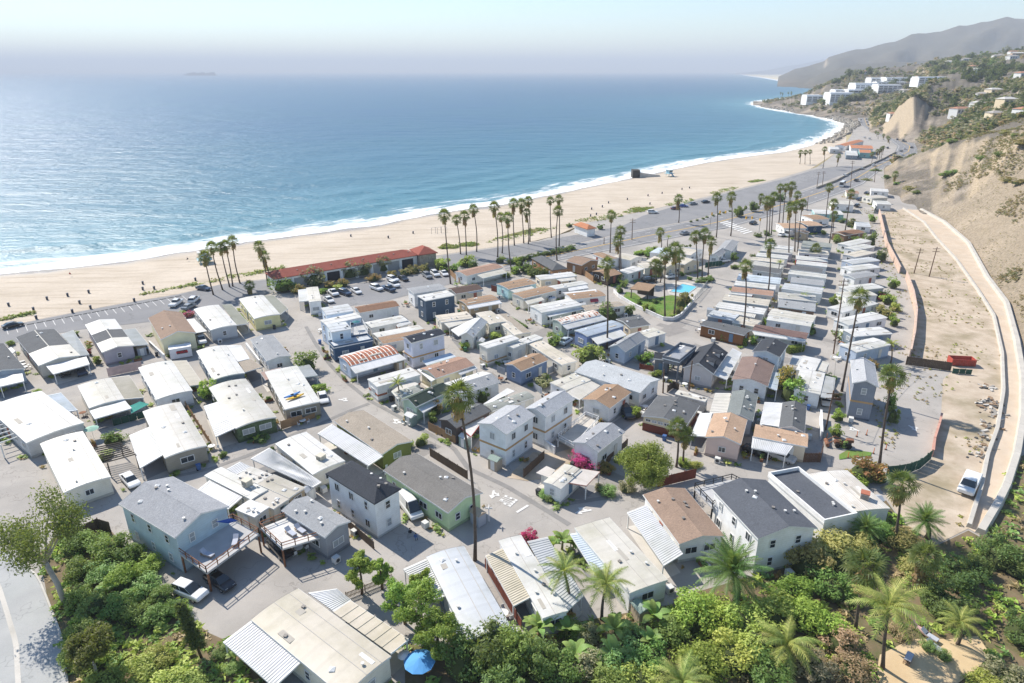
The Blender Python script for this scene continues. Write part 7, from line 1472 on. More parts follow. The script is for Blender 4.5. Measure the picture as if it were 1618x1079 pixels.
SPEC = dict(sedan=dict(L=4.6, W=1.82, b=[(-2.3, .55, .75), (-2.2, .32, .98), (-1.5, .28, 1.02), (-.6, .28, .98), (.7, .28, .96), (1.2, .28, .92), (2.05, .3, .76), (2.3, .42, .62)], c=[(-1.75, 1.0), (-1.0, 1.42), (.35, 1.44), (1.15, .95)], ht=1.44),
            suv=dict(L=4.8, W=1.92, b=[(-2.4, .6, .9), (-2.33, .38, 1.08), (-1.5, .34, 1.12), (.7, .34, 1.08), (1.25, .34, 1.04), (2.15, .38, .92), (2.4, .5, .7)], c=[(-2.28, 1.08), (-1.95, 1.68), (.2, 1.72), (1.2, 1.06)], ht=1.72),
            van=dict(L=5.6, W=2.05, b=[(-2.8, .5, 1.1), (-2.75, .38, 1.3), (-1.5, .36, 1.3), (1.4, .36, 1.25), (2.0, .38, 1.15), (2.7, .42, .95), (2.8, .5, .8)], c=[(-2.74, 1.3), (-2.66, 2.45), (1.1, 2.5), (2.1, 1.2)], ht=2.5),
            pickup=dict(L=5.5, W=1.95, b=[(-2.75, .6, .9), (-2.7, .42, 1.05), (-1.0, .38, 1.06), (.9, .38, 1.08), (1.5, .38, 1.05), (2.5, .42, .98), (2.75, .55, .75)], c=[(-.85, 1.06), (-.65, 1.72), (.75, 1.76), (1.45, 1.06)], ht=1.76),
            worktruck=dict(L=7.0, W=2.3, b=[(-3.5, .8, 1.15), (-3.4, .7, 1.25), (.9, .7, 1.25), (1.1, .6, 1.3), (2.6, .55, 1.45), (3.3, .55, 1.3), (3.5, .6, 1.1)], c=[(.75, 1.3), (.85, 2.4), (2.0, 2.4), (2.5, 1.4)], ht=2.4),
            bus=dict(L=9.0, W=2.5, b=[(-4.5, .5, 1.2), (-4.45, .4, 1.3), (0, .4, 1.3), (4.3, .4, 1.3), (4.5, .5, 1.1)], c=[(-4.42, 1.3), (-4.35, 2.9), (4.1, 2.9), (4.4, 1.3)], ht=2.9))
CARME = {}
def car_meshes(kind):
    if kind in CARME: return CARME[kind]
    S = SPEC[kind]; W = S['W']; L = S['L']
    mb = loft([body_section(x, W * (.86 if i in (0, len(S['b']) - 1) else 1), z0, z1) for i, (x, z0, z1) in enumerate(S['b'])]); body = mb.mesh('body', car_paint('white', PAINT['white']))
    (xa, za), (xb, zb), (xc, zc), (xd, zd) = S['c']; hb = W / 2 * .86; ht = W / 2 * .70
    g = MB(); g.add([(xa, -hb, za), (xb, -ht, zb - .06), (xc, -ht, zc - .06), (xd, -hb, zd), (xa, hb, za), (xb, ht, zb - .06), (xc, ht, zc - .06), (xd, hb, zd)], [(0, 3, 2, 1), (4, 5, 6, 7), (0, 1, 5, 4), (1, 2, 6, 5), (2, 3, 7, 6)])
    glass = g.mesh('windows', glass_mat())
    rf = MB(); rf.add([(xb + .0, -ht - .01, zb - .07), (xb, ht + .01, zb - .07), (xc, ht + .01, zc - .07), (xc, -ht - .01, zc - .07), (xb + .12, -ht * .85, zb), (xb + .12, ht * .85, zb), (xc - .12, ht * .85, zc), (xc - .12, -ht * .85, zc)], [(4, 7, 6, 5), (0, 4, 5, 1), (1, 5, 6, 2), (2, 6, 7, 3), (3, 7, 4, 0)])
    for sx in (-1, 1):
        for t in (0.0, .5, 1.0) if kind in ('sedan', 'suv', 'bus', 'van') else (0., 1.):
            x0 = xa + (xd - xa) * t; x1 = xb + (xc - xb) * t
            rf.add([(x0 - .05, sx * (hb + .005), za + .0), (x0 + .05, sx * (hb + .005), za), (x1 + .05, sx * (ht + .012), zb - .05), (x1 - .05, sx * (ht + .012), zb - .05)], [(0, 1, 2, 3) if sx < 0 else (3, 2, 1, 0)])
    if kind == 'van':
        for sx in (-1, 1): rf.add([(xa, sx * (hb + .01), za), (.6, sx * (hb + .01), za), (.5, sx * (ht + .015), zb - .06), (xb, sx * (ht + .015), zb - .06)], [(0, 1, 2, 3) if sx < 0 else (3, 2, 1, 0)])
    roofm = rf.mesh('cabin_roof', car_paint('white', PAINT['white']))
    rr = .34 if kind not in ('bus', 'worktruck') else .46
    t = MB(); t.tube([(0, -.11, 0), (0, .11, 0)], rr, 14); tyre = t.mesh('wheel', TYRE); t = MB(); t.tube([(0, -.12, 0), (0, .12, 0)], rr * .6, 10); rim = t.mesh('rim', RIM)
    hl = MB(); hl.box(-.06, .03, -.2, .2, -.07, .07); hm = hl.mesh('headlight', HEADL); tm = hl.mesh('tail_light', TAILL)
    CARME[kind] = (body, glass, roofm, tyre, rim, hm, tm, rr); return CARME[kind]
VN = dict(sedan='sedan', suv='sport utility car', van='van', pickup='pickup truck', worktruck='work truck with pipe rack', bus='bus')
for (x, y, a, kind, colr, place) in CARS:
    S = SPEC[kind]; bm_, gm, rm, ty, ri, hm, tm, rr = car_meshes(kind)
    o = root({'sedan': 'sedan', 'suv': 'sport_utility_car', 'van': 'van', 'pickup': 'pickup_truck', 'worktruck': 'work_truck', 'bus': 'bus'}[kind], (x, y, 0.03), a)
    tag(o, colr + ' ' + VN[kind] + ' ' + place, {'worktruck': 'truck', 'pickup': 'truck', 'bus': 'bus', 'van': 'van'}.get(kind, 'car'), 'vehicles of the picture')
    far = math.hypot(x, y) > 330
    pm = car_paint(colr, PAINT[colr])
    for nm, me in (('body', bm_), ('cabin_roof', rm)):
        q = link(nm, me, o); q.material_slots[0].link = 'OBJECT'; q.material_slots[0].material = pm
    link('windows', gm, o)
    if far: continue
    for sx in (-1, 1):
        for sy in (-1, 1):
            wl = link('wheel', ty, o, (sx * S['L'] * .31, sy * (S['W'] / 2 - .13), rr)); link('rim', ri, wl)
            link('headlight' if sx > 0 else 'tail_light', hm if sx > 0 else tm, o, (sx * (S['L'] / 2 - .16), sy * S['W'] * .30, S['b'][-1][1] + .22 if sx > 0 else S['b'][0][1] + .25))
# ---------------------------------------------------------------- buildings by the beach and on the hill
def rect_from(p):
    a, b, c = [Vector(q) for q in p]; y = (c - b); L = y.length; y.normalize(); x = Vector((y.y, -y.x))
    if x.dot(b - a) < 0: x = -x
    W = (b - a).dot(x); ctr = b - x * W / 2 + y * L / 2; return ctr, math.atan2(x.y, x.x), W, L
def hip_building(name, lab, p, he, rise, roofm, wallm, cat, doors=0):
    c, a, W, L = rect_from(p); o = root(name, (c.x, c.y, 0), a); tag(o, lab, cat); t = .2
    w = MB(); w.box(-W / 2 + .5, W / 2 - .5, -L / 2 + .5, L / 2 - .5, 0, he - t); w.obj('wall', wallm, o)
    rb = MB(); r2 = W / 2 * .95; e = [(-W / 2, -L / 2), (W / 2, -L / 2), (W / 2, L / 2), (-W / 2, L / 2)]
    if L < W: rr0 = [(-W / 2 + L / 2 * .95, 0), (W / 2 - L / 2 * .95, 0)]; fs = [(1, 2, 5), (2, 3, 4, 5), (3, 0, 4), (0, 1, 5, 4)]
    else: rr0 = [(0, -L / 2 + r2), (0, L / 2 - r2)]; fs = [(0, 1, 4), (1, 2, 5, 4), (2, 3, 5), (3, 0, 4, 5)]
    rb.add([(x, y, he) for x, y in e] + [(x, y, he + rise) for x, y in rr0] + [(x, y, he - t) for x, y in e], fs + [(1, 0, 6, 7), (2, 1, 7, 8), (3, 2, 8, 9), (0, 3, 9, 6), (6, 9, 8, 7)])
    ro = rb.obj('roof', roofm, o)
    dm = plain('roller_door', (.30, .30, .30), .7); dk = plain('painted_bay_shade', (.03, .03, .035), .9)  # near-black panels carry the shade of open bays in their colour
    for k in range(doors):
        y = -L / 2 + (k + .6) * (L - 1) / (doors + .2); d = MB(); d.box(W / 2 - .56, W / 2 - .42, y - 2.0, y + 2.0, .05, 3.3); d.obj('garage_door_or_bay_shade', dk if k in (0, 3, doors - 1) else dm, o)
        d = MB(); d.box(W / 2 - .5, W / 2 - .28, y + 2.2, y + 2.5, 0, 3.6); d.obj('pilaster', FRAME, o)
    for k in range(0, doors, 1):
        link('vent', BOXV, ro, (W * .2, -L / 2 + (k + .5) * L / doors, he + rise * .55))
    return o
hip_building('beach_garage', 'long red roofed maintenance garage on the edge of the sand', GARAGE, 4.2, 1.5, roof_mat('redtile'), wall_mat('white'), 'garage', 9)
hip_building('garage_block', 'square red hipped end block with stone wall at the garage end', GARAGE2, 4.6, 1.8, roof_mat('redtile'), surf('rubble_stone', (.42, .37, .31), .95, .35, 2.5, grain=4), 'garage')
hip_building('beach_restroom', 'small white restroom with orange hipped roof beside the access road', RESTROOM, 3.2, 1.2, roof_mat('orangetile'), wall_mat('white'), 'building')
for h in REST: build_house(h)
HOTW = plain('hotel_white', (.78, .79, .79), .7); BANDM = plain('far_window_dark', (.10, .12, .15), .5)  # dark colour of the far buildings' windows
for (x0, x1, y, z0, z1, d, n, lab) in HOTEL:
    o = root('hillside_building', ((x0 + x1) / 2, y + d / 2, z0)); tag(o, lab, 'building', 'white hillside complex'); w = (x1 - x0) / 2; H_ = z1 - z0
    mb = MB(); mb.box(-w, w, -d / 2, d / 2, -5, H_ * .82); mb.box(-w * .97, w * .97, -d / 2 + 4, d / 2 - 1, H_ * .82, H_); mb.obj('wall', HOTW, o)
    for k in range(n):
        zb = H_ * .8 * (k + .3) / n
        for j in range(max(3, int(w / 3.5))):
            nx = max(3, int(w / 3.5)); xa = -w + 2 * w * (j + .12) / nx; xb = -w + 2 * w * (j + .88) / nx
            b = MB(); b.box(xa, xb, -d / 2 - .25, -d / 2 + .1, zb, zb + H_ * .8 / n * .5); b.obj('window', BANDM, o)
HC = dict(white=(.70, .70, .68), tan=(.45, .33, .24), cream=(.68, .58, .42), creamtower=(.66, .55, .38))
for i, (x, y, w, k) in enumerate(HILLH):
    z = hill_z(x, y); o = root('hillside_house', (x, y, z), rng.uniform(-.4, .4)); tag(o, ('cream towered villa' if k == 'creamtower' else k + ' walled house') + ', ' + ordw(i + 1) + ' of the homes on the far hill', 'house', 'houses on the far hill')
    h = 5.5 if w > 12 else 4.2
    if k == 'creamtower': h = 10
    w *= .75; h *= .8
    mb = MB(); mb.box(-w / 2, w / 2, -4.5, 4.5, -5, h); mb.obj('wall', plain('hillhouse_' + k, HC[k], .85), o)
    rf = MB(); rf.add([(-w / 2 - .5, -5, h), (w / 2 + .5, -5, h), (w / 2 + .5, 5, h), (-w / 2 - .5, 5, h), (-w / 2 + 3, 0, h + 1.5), (w / 2 - 3, 0, h + 1.5)], [(0, 1, 5, 4), (1, 2, 5), (2, 3, 4, 5), (3, 0, 4)]); rf.obj('roof', plain('hillroof_%d' % (i % 3), ((.38, .19, .12), (.52, .5, .47), (.36, .33, .3))[i % 3], .9), o)
    for j in range(int(w / 4)):
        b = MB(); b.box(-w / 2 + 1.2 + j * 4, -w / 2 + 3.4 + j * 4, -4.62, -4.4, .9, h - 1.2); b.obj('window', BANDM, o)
# trees and scrub on the hills
for i, (x, y) in enumerate(HILLT):
    s = rng.uniform(10, 19) if y > 800 else rng.uniform(7, 13); o = link('hillside_tree', bush_mesh(rng.choice(('con', 'con', 'deep', 'con', 'sage')), rng.randrange(3), False), None, (x, y, hill_z(x, y) - 1.5), rng.uniform(0, 6), (s, s, s * rng.uniform(.7, 1.05)))
    tag(o, 'dark green tree standing among the houses of the far hill', 'tree', 'trees on the far hill')
for i, (x, y) in enumerate(HILLS):
    s = rng.uniform(5, 9); o = link('hillside_shrub', bush_mesh(rng.choice(('mid', 'olive', 'dark')), rng.randrange(3), False), None, (x, y, hill_z(x, y) - .5), rng.uniform(0, 6), (s, s * .8, s * .38))
    tag(o, 'spreading green shrub growing on the dry near slope', 'shrub', 'shrubs on the dry near slope')
def scatter(name, lab_kind, n, region, cols, size, seed):
    r = random.Random(seed); bv, bf = leaf_blob(seed, 26, .2, 4); bv = np.array([tuple(p) for p in bv]); bf = np.array(bf); V = []; F = []; MI = []; o = 0; tries = 0
    while len(V) < n and tries < n * 12:
        tries += 1; p = region(r)
        if p is None: continue
        x, y, z, s = p; a = r.uniform(0, 6.28); c, sn = math.cos(a), math.sin(a)
        q = bv * np.array([s, s, s * r.uniform(.35, .7)]); q = np.stack([q[:, 0] * c - q[:, 1] * sn + x, q[:, 0] * sn + q[:, 1] * c + y, q[:, 2] + z - .1 * s], 1); V.append(q); F.append(bf + o); o += len(q); MI += [r.randrange(len(cols))] * len(bf)
    if not V: return
    me = bpy.data.meshes.new(name); me.from_pydata(np.concatenate(V).tolist(), [], np.concatenate(F).tolist())
    for k in cols: me.materials.append(lm(k))
    me.polygons.foreach_set('material_index', MI); me.update(); ob = link(name, me); ob['kind'] = 'stuff'; return ob
def reg_near(r):
    j = r.randrange(len(HYF)); i = r.randrange(len(HPS))
    x, y, z = HX[j, i], HY[j, i], HZ[j, i]
    if z < 1.2 or y > 460 or HPS[i] > 1720: return None
    nn = noise.noise((x * .018, y * .018, 5)) + .5 * noise.noise((x * .06, y * .06, 6))
    up = min(1, max(0, (z - 8) / 18))
    if nn < .34 - .62 * up: return None
    return x + r.uniform(-1.5, 1.5), y + r.uniform(-1.5, 1.5), z, r.uniform(.6, 2.2)
scatter('hillside_scrub', '', 6500, reg_near, ('drybrush', 'sage', 'drybrush', 'drybrush', 'grey'), 1, 21)
def reg_far(r):
    j = r.randrange(len(HYF)); i = r.randrange(len(HPS)); x, y, z = HX[j, i], HY[j, i], HZ[j, i]
    if z < 2 or y < 460 or y > 1500 or HPS[i] > 1700: return None
    j2 = min(j + 2, len(HYF) - 1); slope = (HZ[j2, i] - z) / max(1, HY[j2, i] - y)
    nn = noise.noise((x * .008, y * .008, 5)) + .5 * noise.noise((x * .03, y * .03, 6))
    if slope > .24 and nn < .3: return None
    if nn < -.15: return None
    return x, y, z, r.uniform(4, 11)
def reg_tuft(r):
    j = r.randrange(len(HYF)); i = r.randrange(len(HPS)); x, y, z = HX[j, i], HY[j, i], HZ[j, i]
    if z < .4 or y > 440 or HPS[i] > 1700 or HPS[i] < 1400 or noise.noise((x * .03, y * .03, 15)) < -.2: return None
    return x + r.uniform(-1.5, 1.5), y + r.uniform(-1.5, 1.5), z, r.uniform(.3, .95)
scatter('dry_grass_tufts', '', 3000, reg_tuft, ('drybrush', 'sage', 'olive'), 1, 27)
scatter('far_hill_scrub', '', 5200, reg_far, ('sage', 'sage', 'con', 'con', 'drybrush', 'sage'), 1, 22)
def reg_lot(r):
    t = r.random(); i = r.randrange(len(BARL) - 1); a = Vector(BARL[i]).lerp(Vector(BARL[i + 1]), r.random()); x = a.x - r.random() ** .8 * 26; y = a.y
    if noise.noise((x * .09, y * .05, 2)) < -.02: return None
    if x < 62 + (y - 95) * .40: return None
    return x, y, 0, r.uniform(.3, .9)
scatter('bare_lot_weeds', '', 900, reg_lot, ('drybrush', 'olive', 'lime'), 1, 23)
def in_poly(x, y, P):
    c = False; n = len(P)
    for i in range(n):
        (x1, y1), (x2, y2) = P[i], P[(i + 1) % n]
        if (y1 > y) != (y2 > y) and x < (x2 - x1) * (y - y1) / (y2 - y1) + x1: c = not c
    return c
def reg_poly(polys, s0, s1, zf):
    def f(r):
        P = polys[r.randrange(len(polys))]; xs = [p[0] for p in P]; ys = [p[1] for p in P]; x = r.uniform(min(xs), max(xs)); y = r.uniform(min(ys), max(ys))
        if not in_poly(x, y, P) or in_poly(x, y, POLY['yard']): return None
        return x, y, zf(x, y), r.uniform(s0, s1)
    return f
ICEM = ground_mat('ice_plant_ground', (.13, .14, .05), (.21, .20, .08), .4, (.30, .23, .14), .12, bump_s=.8)
for k, P in enumerate(ICE):
    o = flat('ground_cover', P, -.22, ICEM, 'stuff')
scatter('ice_plant', '', 1500, reg_poly(ICE, .8, 2.2, lambda x, y: -.25), ('olive', 'mid', 'lime'), 1, 24)
scatter('undergrowth', '', 1900, reg_poly([[p for p in POLY['soilR'] if p[1] > 30], [p for p in POLY['soilR'] if p[1] > 30], POLY['soilL']], .6, 2.4, lambda x, y: 0), ('mid', 'drybrush', 'lime', 'leafy', 'bright', 'lime'), 1, 25)
flat('grass_patch', GRASSP[0], .05, M_LAWN)
for i, P in enumerate([POLY['lawn']]): scatter('lawn_grass', '', 260, reg_poly([P], .25, .5, lambda x, y: -.02), ('bright', 'mid'), 1, 26)

# ---------------------------------------------------------------- pool, pavilion, decks
pm_, pnt, pb = new_mat('pool_water'); pb.inputs['Base Color'].default_value = (.12, .52, .68, 1); pb.inputs['Roughness'].default_value = .08; bump(pnt, pb, noise_fac(pnt, None, 3), .2, .05)
flat('pool_water', POLY['pool'], .07, pm_)
pe = MB(); P = [Vector(p) for p in POLY['pool']]; cP = sum(P, Vector((0, 0))) / 4
for a, b in zip(P, P[1:] + P[:1]):
    a2 = a + (a - cP).normalized() * .5; b2 = b + (b - cP).normalized() * .5; pe.add([(*a, .04), (*b, .04), (*b2, .04), (*a2, .04), (*a, .14), (*b, .14), (*b2, .14), (*a2, .14)], [(4, 5, 6, 7), (0, 4, 7, 3), (0, 1, 5, 4), (3, 7, 6, 2)])
structure('pool_kerb', pe, M_CONC)
def platform(name, lab, cat, P, z, th, railm, deckm, posts=True, rail=1.0, open_edges=(), drop=None):
    c = sum((Vector(p) for p in P), Vector((0, 0))) / len(P); o = root(name, (c.x, c.y, 0)); tag(o, lab, cat); L_ = [(p[0] - c.x, p[1] - c.y) for p in P]
    d = MB(); d.prism(L_, z - th, z); dk = d.obj('deck', deckm, o); n = len(L_)
    for i in range(n):
        a = Vector(L_[i]); b = Vector(L_[(i + 1) % n])
        if posts:
            p = a * .97; s = MB(); s.box(p.x - .1, p.x + .1, p.y - .1, p.y + .1, 0, z - th); s.obj('post', railm, o)
        if i in open_edges or not rail: continue
        r_ = MB(); k = max(2, int((b - a).length / 1.4)); dr = (b - a).normalized(); nn = Vector((-dr.y, dr.x)) * .04
        for zz, hh in ((z + rail - .1, .1), (z + rail * .5, .05)):
            q = [(*(a - nn), zz), (*(b - nn), zz), (*(b + nn), zz), (*(a + nn), zz)]; r_.add(q + [(x, y, zz + hh) for x, y, _ in q], [(4, 5, 6, 7), (3, 2, 1, 0), (0, 1, 5, 4), (2, 3, 7, 6), (1, 2, 6, 5), (3, 0, 4, 7)])
        for j in range(k + 1):
            p = a.lerp(b, j / k); r_.box(p.x - .05, p.x + .05, p.y - .05, p.y + .05, z, z + rail)
        r_.obj('railing', railm, o)
    return o, c
DECKW = surf('grey_deck_boards', (.44, .44, .44), .85, .12, .6, (.33, .32, .31), .4)
platform('timber_deck', 'large raised grey deck with redwood railings on the pale blue house', 'deck', DECKBLUE, 3.0, .3, WOODM, DECKW)
platform('sun_deck', 'small raised white deck over the carport of the grey home', 'deck', DECKGREY, 2.9, .25, WOODM, surf('white_deck', (.60, .59, .57), .8))
platform('roof_terrace', 'white railed roof terrace of the dark blue house', 'terrace', DECKROOF, 3.75, .2, POSTM, DECKW, posts=False)
platform('balcony', 'black railed balcony of the white two storey house', 'balcony', BALC, 3.4, .3, plain('black_rail', (.02, .02, .02)), DECKW)
platform('cottage_deck', 'timber topped side deck of the grey gabled cottage', 'deck', COTDECK, 1.6, .25, POSTM, surf('cream_deck', (.52, .48, .42), .85))
for P, lab in zip(PERG, ('white slatted pergola beside the wide white roof at the left edge', 'dark slatted timber pergola between two homes')):
    c = sum((Vector(p) for p in P), Vector((0, 0))) / 4; o = root('pergola', (c.x, c.y, 0)); tag(o, lab, 'pergola'); v = [Vector(p) - c for p in P]; mt = POSTM if 'white' in lab[:6] else plain('dark_timber', (.09, .075, .06), .9)
    for k in range(9):
        t = (k + .5) / 9; a = v[0].lerp(v[3], t); b = v[1].lerp(v[2], t); s = MB(); d = (b - a).normalized(); nn = Vector((-d.y, d.x)) * .05
        s.add([(*(a - nn), 2.55), (*(b - nn), 2.55), (*(b + nn), 2.55), (*(a + nn), 2.55), (*(a - nn), 2.72), (*(b - nn), 2.72), (*(b + nn), 2.72), (*(a + nn), 2.72)], [(3, 2, 1, 0), (4, 5, 6, 7), (0, 1, 5, 4), (1, 2, 6, 5), (2, 3, 7, 6), (3, 0, 4, 7)]); s.obj('slat', mt, o)
    for p in v:
        s = MB(); p = p * .95; s.box(p.x - .07, p.x + .07, p.y - .07, p.y + .07, 0, 2.54); s.obj('post', mt, o)
c = sum((Vector(p) for p in PAV), Vector((0, 0))) / 4; o = root('pool_pavilion', (c.x, c.y, 0)); tag(o, 'open pool pavilion with brown sloping roof', 'pavilion'); v = [Vector(p) - c for p in PAV]
s = MB(); s.quadslab([(*v[0], 2.8), (*v[1], 2.8), (*v[2], 3.3), (*v[3], 3.3)], .2); s.obj('roof', roof_mat('tanbrown'), o)
for p in v:
    s = MB(); q = p * .85; s.box(q.x - .12, q.x + .12, q.y - .12, q.y + .12, 0, 2.7); s.obj('post', plain('dark_timber', (.09, .075, .06), .9), o)
s = MB(); a, b = v[2] * .85, v[3] * .85; s.add([(*a, 0), (*b, 0), (*b, 2.7), (*a, 2.7), (*(a * .95), 0), (*(b * .95), 0), (*(b * .95), 2.7), (*(a * .95), 2.7)], [(0, 1, 2, 3), (7, 6, 5, 4), (3, 2, 6, 7), (0, 3, 7, 4), (1, 5, 6, 2)]); s.obj('back_wall', plain('dark_timber_wall', (.1, .07, .055), .9), o)

# ---------------------------------------------------------------- fences, walls, barriers
FM = dict(wood=(.36, .22, .12), darkwood=(.12, .085, .06), redwood=(.19, .055, .035), picket=(.40, .33, .25), pinkboard=(.50, .38, .36), green=(.03, .085, .06), salmon=(.55, .30, .23), pinkwall=(.60, .44, .35), whitewall=(.70, .69, .67), rail=(.35, .36, .36), greyboard=(.36, .39, .43), white=(.72, .72, .71), brownlat=(.14, .085, .06), seawall=(.42, .39, .32))
for (pts, h, k, lab) in FENCE:
    c = Vector(pts[0]); o = root('wall' if k in ('salmon', 'pinkwall', 'whitewall', 'seawall') else 'fence', (c.x, c.y, 0)); o.name = {'pinkwall': 'retaining_wall', 'whitewall': 'garden_wall', 'seawall': 'concrete_barrier', 'salmon': 'low_wall', 'picket': 'picket_fence', 'rail': 'metal_railing'}.get(k, 'board_fence')
    tag(o, lab, 'wall' if k in ('salmon', 'pinkwall', 'whitewall', 'seawall') else 'fence'); mt = surf('fence_' + k, FM[k], .9, .2, .8, tuple(q * .6 for q in FM[k]), .4); r = random.Random(len(lab))
    solid = k in ('salmon', 'pinkwall', 'whitewall', 'seawall', 'white')
    for i, (a, b) in enumerate(zip(pts[:-1], pts[1:])):
        a = Vector(a) - c; b = Vector(b) - c; L = (b - a).length; d = (b - a).normalized(); nn = Vector((-d.y, d.x)); s = MB(); e = .25 if solid else .06
        if solid:
            s.box(-.02, L + .02, -e / 2, e / 2, 0, h); s.box(-.05, L + .05, -e / 2 - .06, e / 2 + .06, h, h + .09)
        elif k == 'rail':
            s.box(0, L, -.03, .03, h - .06, h); s.box(0, L, -.03, .03, .15, .2)
            for q in range(int(L / .35)): s.box(q * .35, q * .35 + .03, -.015, .015, .2, h - .06)
        else:
            bw = .16 if k != 'green' else 1.2; nb = max(1, int(L / bw)); gap = {'picket': .5, 'brownlat': .8}.get(k, .94)
            for q in range(nb):
                x0 = q * L / nb; off = r.uniform(-.012, .012); s.box(x0, x0 + L / nb * gap, -.02 + off, .02 + off, .03, h + r.uniform(-.03, .02))
            s.box(0, L, .02, .07, h * .25, h * .25 + .09); s.box(0, L, .02, .07, h * .8, h * .8 + .09)
        p = s.obj('panel' if not solid else 'wall_section', mt, o, False, (a.x, a.y, 0)); p.rotation_euler.z = math.atan2(d.y, d.x)
        if not solid:
            for q in range(int(L / 2.4) + 1):
                s2 = MB(); pp = a + d * min(L, q * 2.4) + nn * .09; s2.box(pp.x - .05, pp.x + .05, pp.y - .05, pp.y + .05, 0, h + .08); s2.obj('post', mt, o)
def kerb_wall(name, lab, L, w, h, mat):
    pts = resample(L, 2.0); mb = MB(); 
    for i in range(len(pts) - 1):
        a, b = pts[i], pts[i + 1]; d = (b - a).normalized(); nn = Vector((-d.y, d.x)) * w / 2; j = .01 * (i % 3)
        mb.add([(*(a - nn), 0), (*(b - nn), 0), (*(b + nn), 0), (*(a + nn), 0), (*(a - nn * .7), h + j), (*(b - nn * .7), h + j), (*(b + nn * .7), h + j), (*(a + nn * .7), h + j)], [(4, 5, 6, 7), (0, 1, 5, 4), (2, 3, 7, 6), (1, 2, 6, 5), (3, 0, 4, 7)])
    return tag(mb.obj(name, mat), lab, 'barrier', 'concrete barriers along the debris channel')
WHITEC = surf('whitewashed_concrete', (.50, .47, .42), .9, .12, .5, (.45, .42, .36), .4, .1)
kerb_wall('concrete_barrier', 'curved white concrete barrier between bare lot and channel path', BARL, .7, .7, WHITEC)
kerb_wall('concrete_barrier', 'curved white concrete barrier at the foot of the dry hillside', BARR, 1.3, .9, WHITEC)

# ---------------------------------------------------------------- road details
def strip_line(name, L, w, z, mat):
    pts = resample(L, 1.5) + [Vector(L[-1])]; mb = MB()
    for i in range(len(pts) - 1):
        a, b = pts[i], pts[i + 1]; d = (b - a)
        if d.length < .05: continue
        d.normalize(); nn = Vector((-d.y, d.x)) * w / 2; mb.add([(*(a - nn), z), (*(b - nn), z), (*(b + nn), z), (*(a + nn), z)], [(0, 1, 2, 3)])
    return tag(mb.obj(name, mat), None, None, None, 'structure')
for i, L in enumerate(GUT): strip_line('gutter_strip', L, .9, -.02 + i * .003, M_GUT)
ROOTM = MB()
for (x0, y0, x1, y1, side) in ARROW:
    a = Vector((x0, y0)); b = Vector((x1, y1)); d = (b - a); L = max(2.2, d.length); d.normalize(); nn = Vector((-d.y, d.x)) * side; P = lambda u, v: (*(a + d * u + nn * v), .012)
    mb = MB(); mb.add([P(0, -.17), P(L * .62, -.17), P(L * .62, .17), P(0, .17)], [(0, 1, 2, 3)]); mb.add([P(L * .6, -.55), P(L, 0), P(L * .6, .55)], [(0, 1, 2)]); mb.add([P(L * .18, .17), P(L * .36, .17), P(L * .5, .62), P(L * .36, .68)], [(0, 1, 2, 3)]); mb.add([P(L * .22, .78), P(L * .62, .36), P(L * .62, 1.1)], [(0, 1, 2)])
    structure('road_arrow', mb, M_PAINT)
GLY = dict(P=[(0, 0, .2, 1), (.2, .8, .6, 1), (.2, .42, .6, .6), (.6, .42, .78, 1)], O=[(0, 0, .2, 1), (.6, 0, .8, 1), (.2, 0, .6, .2), (.2, .8, .6, 1)], D=[(0, 0, .2, 1), (.2, 0, .62, .18), (.2, .82, .62, 1), (.6, .12, .8, .88)], S=[(0, 0, .8, .2), (0, .8, .8, 1), (0, .4, .8, .6), (0, .6, .2, .8), (.6, .2, .8, .4)], T=[(0, .8, .8, 1), (.3, 0, .5, .8)])
def text(name, body, M, w, h, mat, parent=None):
    """block letters in the local x,y plane of matrix M, centred"""
    mb = MB(); n = len(body)
    for i, ch in enumerate(body):
        for (a, b, c_, d_) in GLY[ch]:
            q = MB(); q.box((i - n / 2 + .1 + a) * w, (i - n / 2 + .1 + c_) * w, (b - .5) * h, (d_ - .5) * h, 0, .006); mb.add([M @ Vector(v) for v in q.v], q.f)
    return mb.obj(name, mat, parent)
c = Vector(LETTER[0]); d = (Vector(LETTER[2]) - Vector(LETTER[1])).normalized()
tx = text('road_lettering', 'STOP', Matrix.Translation((c.x, c.y, .012)) @ Matrix.Rotation(math.atan2(d.y, d.x) + math.pi / 2, 4, 'Z'), .55, 2.3, M_PAINT); tx['kind'] = 'structure'
a, b = Vector(STOPBAR[0]), Vector(STOPBAR[1]); strip_line('stop_line', [tuple(a), tuple(b)], .4, .012, M_PAINT)
for q in CROSS:
    q = [Vector(p) for p in q]
    for k in range(9):
        t0, t1 = k / 9, (k + .5) / 9; mb = MB(); mb.add([(*q[0].lerp(q[3], t0), .07), (*q[1].lerp(q[2], t0), .07), (*q[1].lerp(q[2], t1), .07), (*q[0].lerp(q[3], t1), .07)], [(0, 1, 2, 3)]); structure('crosswalk_bar', mb, M_PAINT)
def stalls(name, a, b, n, ln, side):
    a = Vector(a); b = Vector(b); d = (b - a).normalized(); nn = Vector((-d.y, d.x)) * side; mb = MB()
    for k in range(n):
        p = a.lerp(b, k / (n - 1)); w = d * .06; e = p + nn * ln; mb.add([(*(p - w), .02), (*(p + w), .02), (*(e + w), .02), (*(e - w), .02)], [(0, 1, 2, 3) if side > 0 else (3, 2, 1, 0)])
    structure(name, mb, M_PAINT)
br = [Vector(p) for p in POLY['beach_road']]
stalls('parking_stall_lines', br[2] + Vector((2, -.6)), br[6] + Vector((2, -.6)), 22, 5.0, -1)
ap = [Vector(p) for p in POLY['access']]
stalls('parking_stall_marks', ap[7] + Vector((1, -1)), ap[11] + Vector((0, -1)), 60, 5.5, -1)
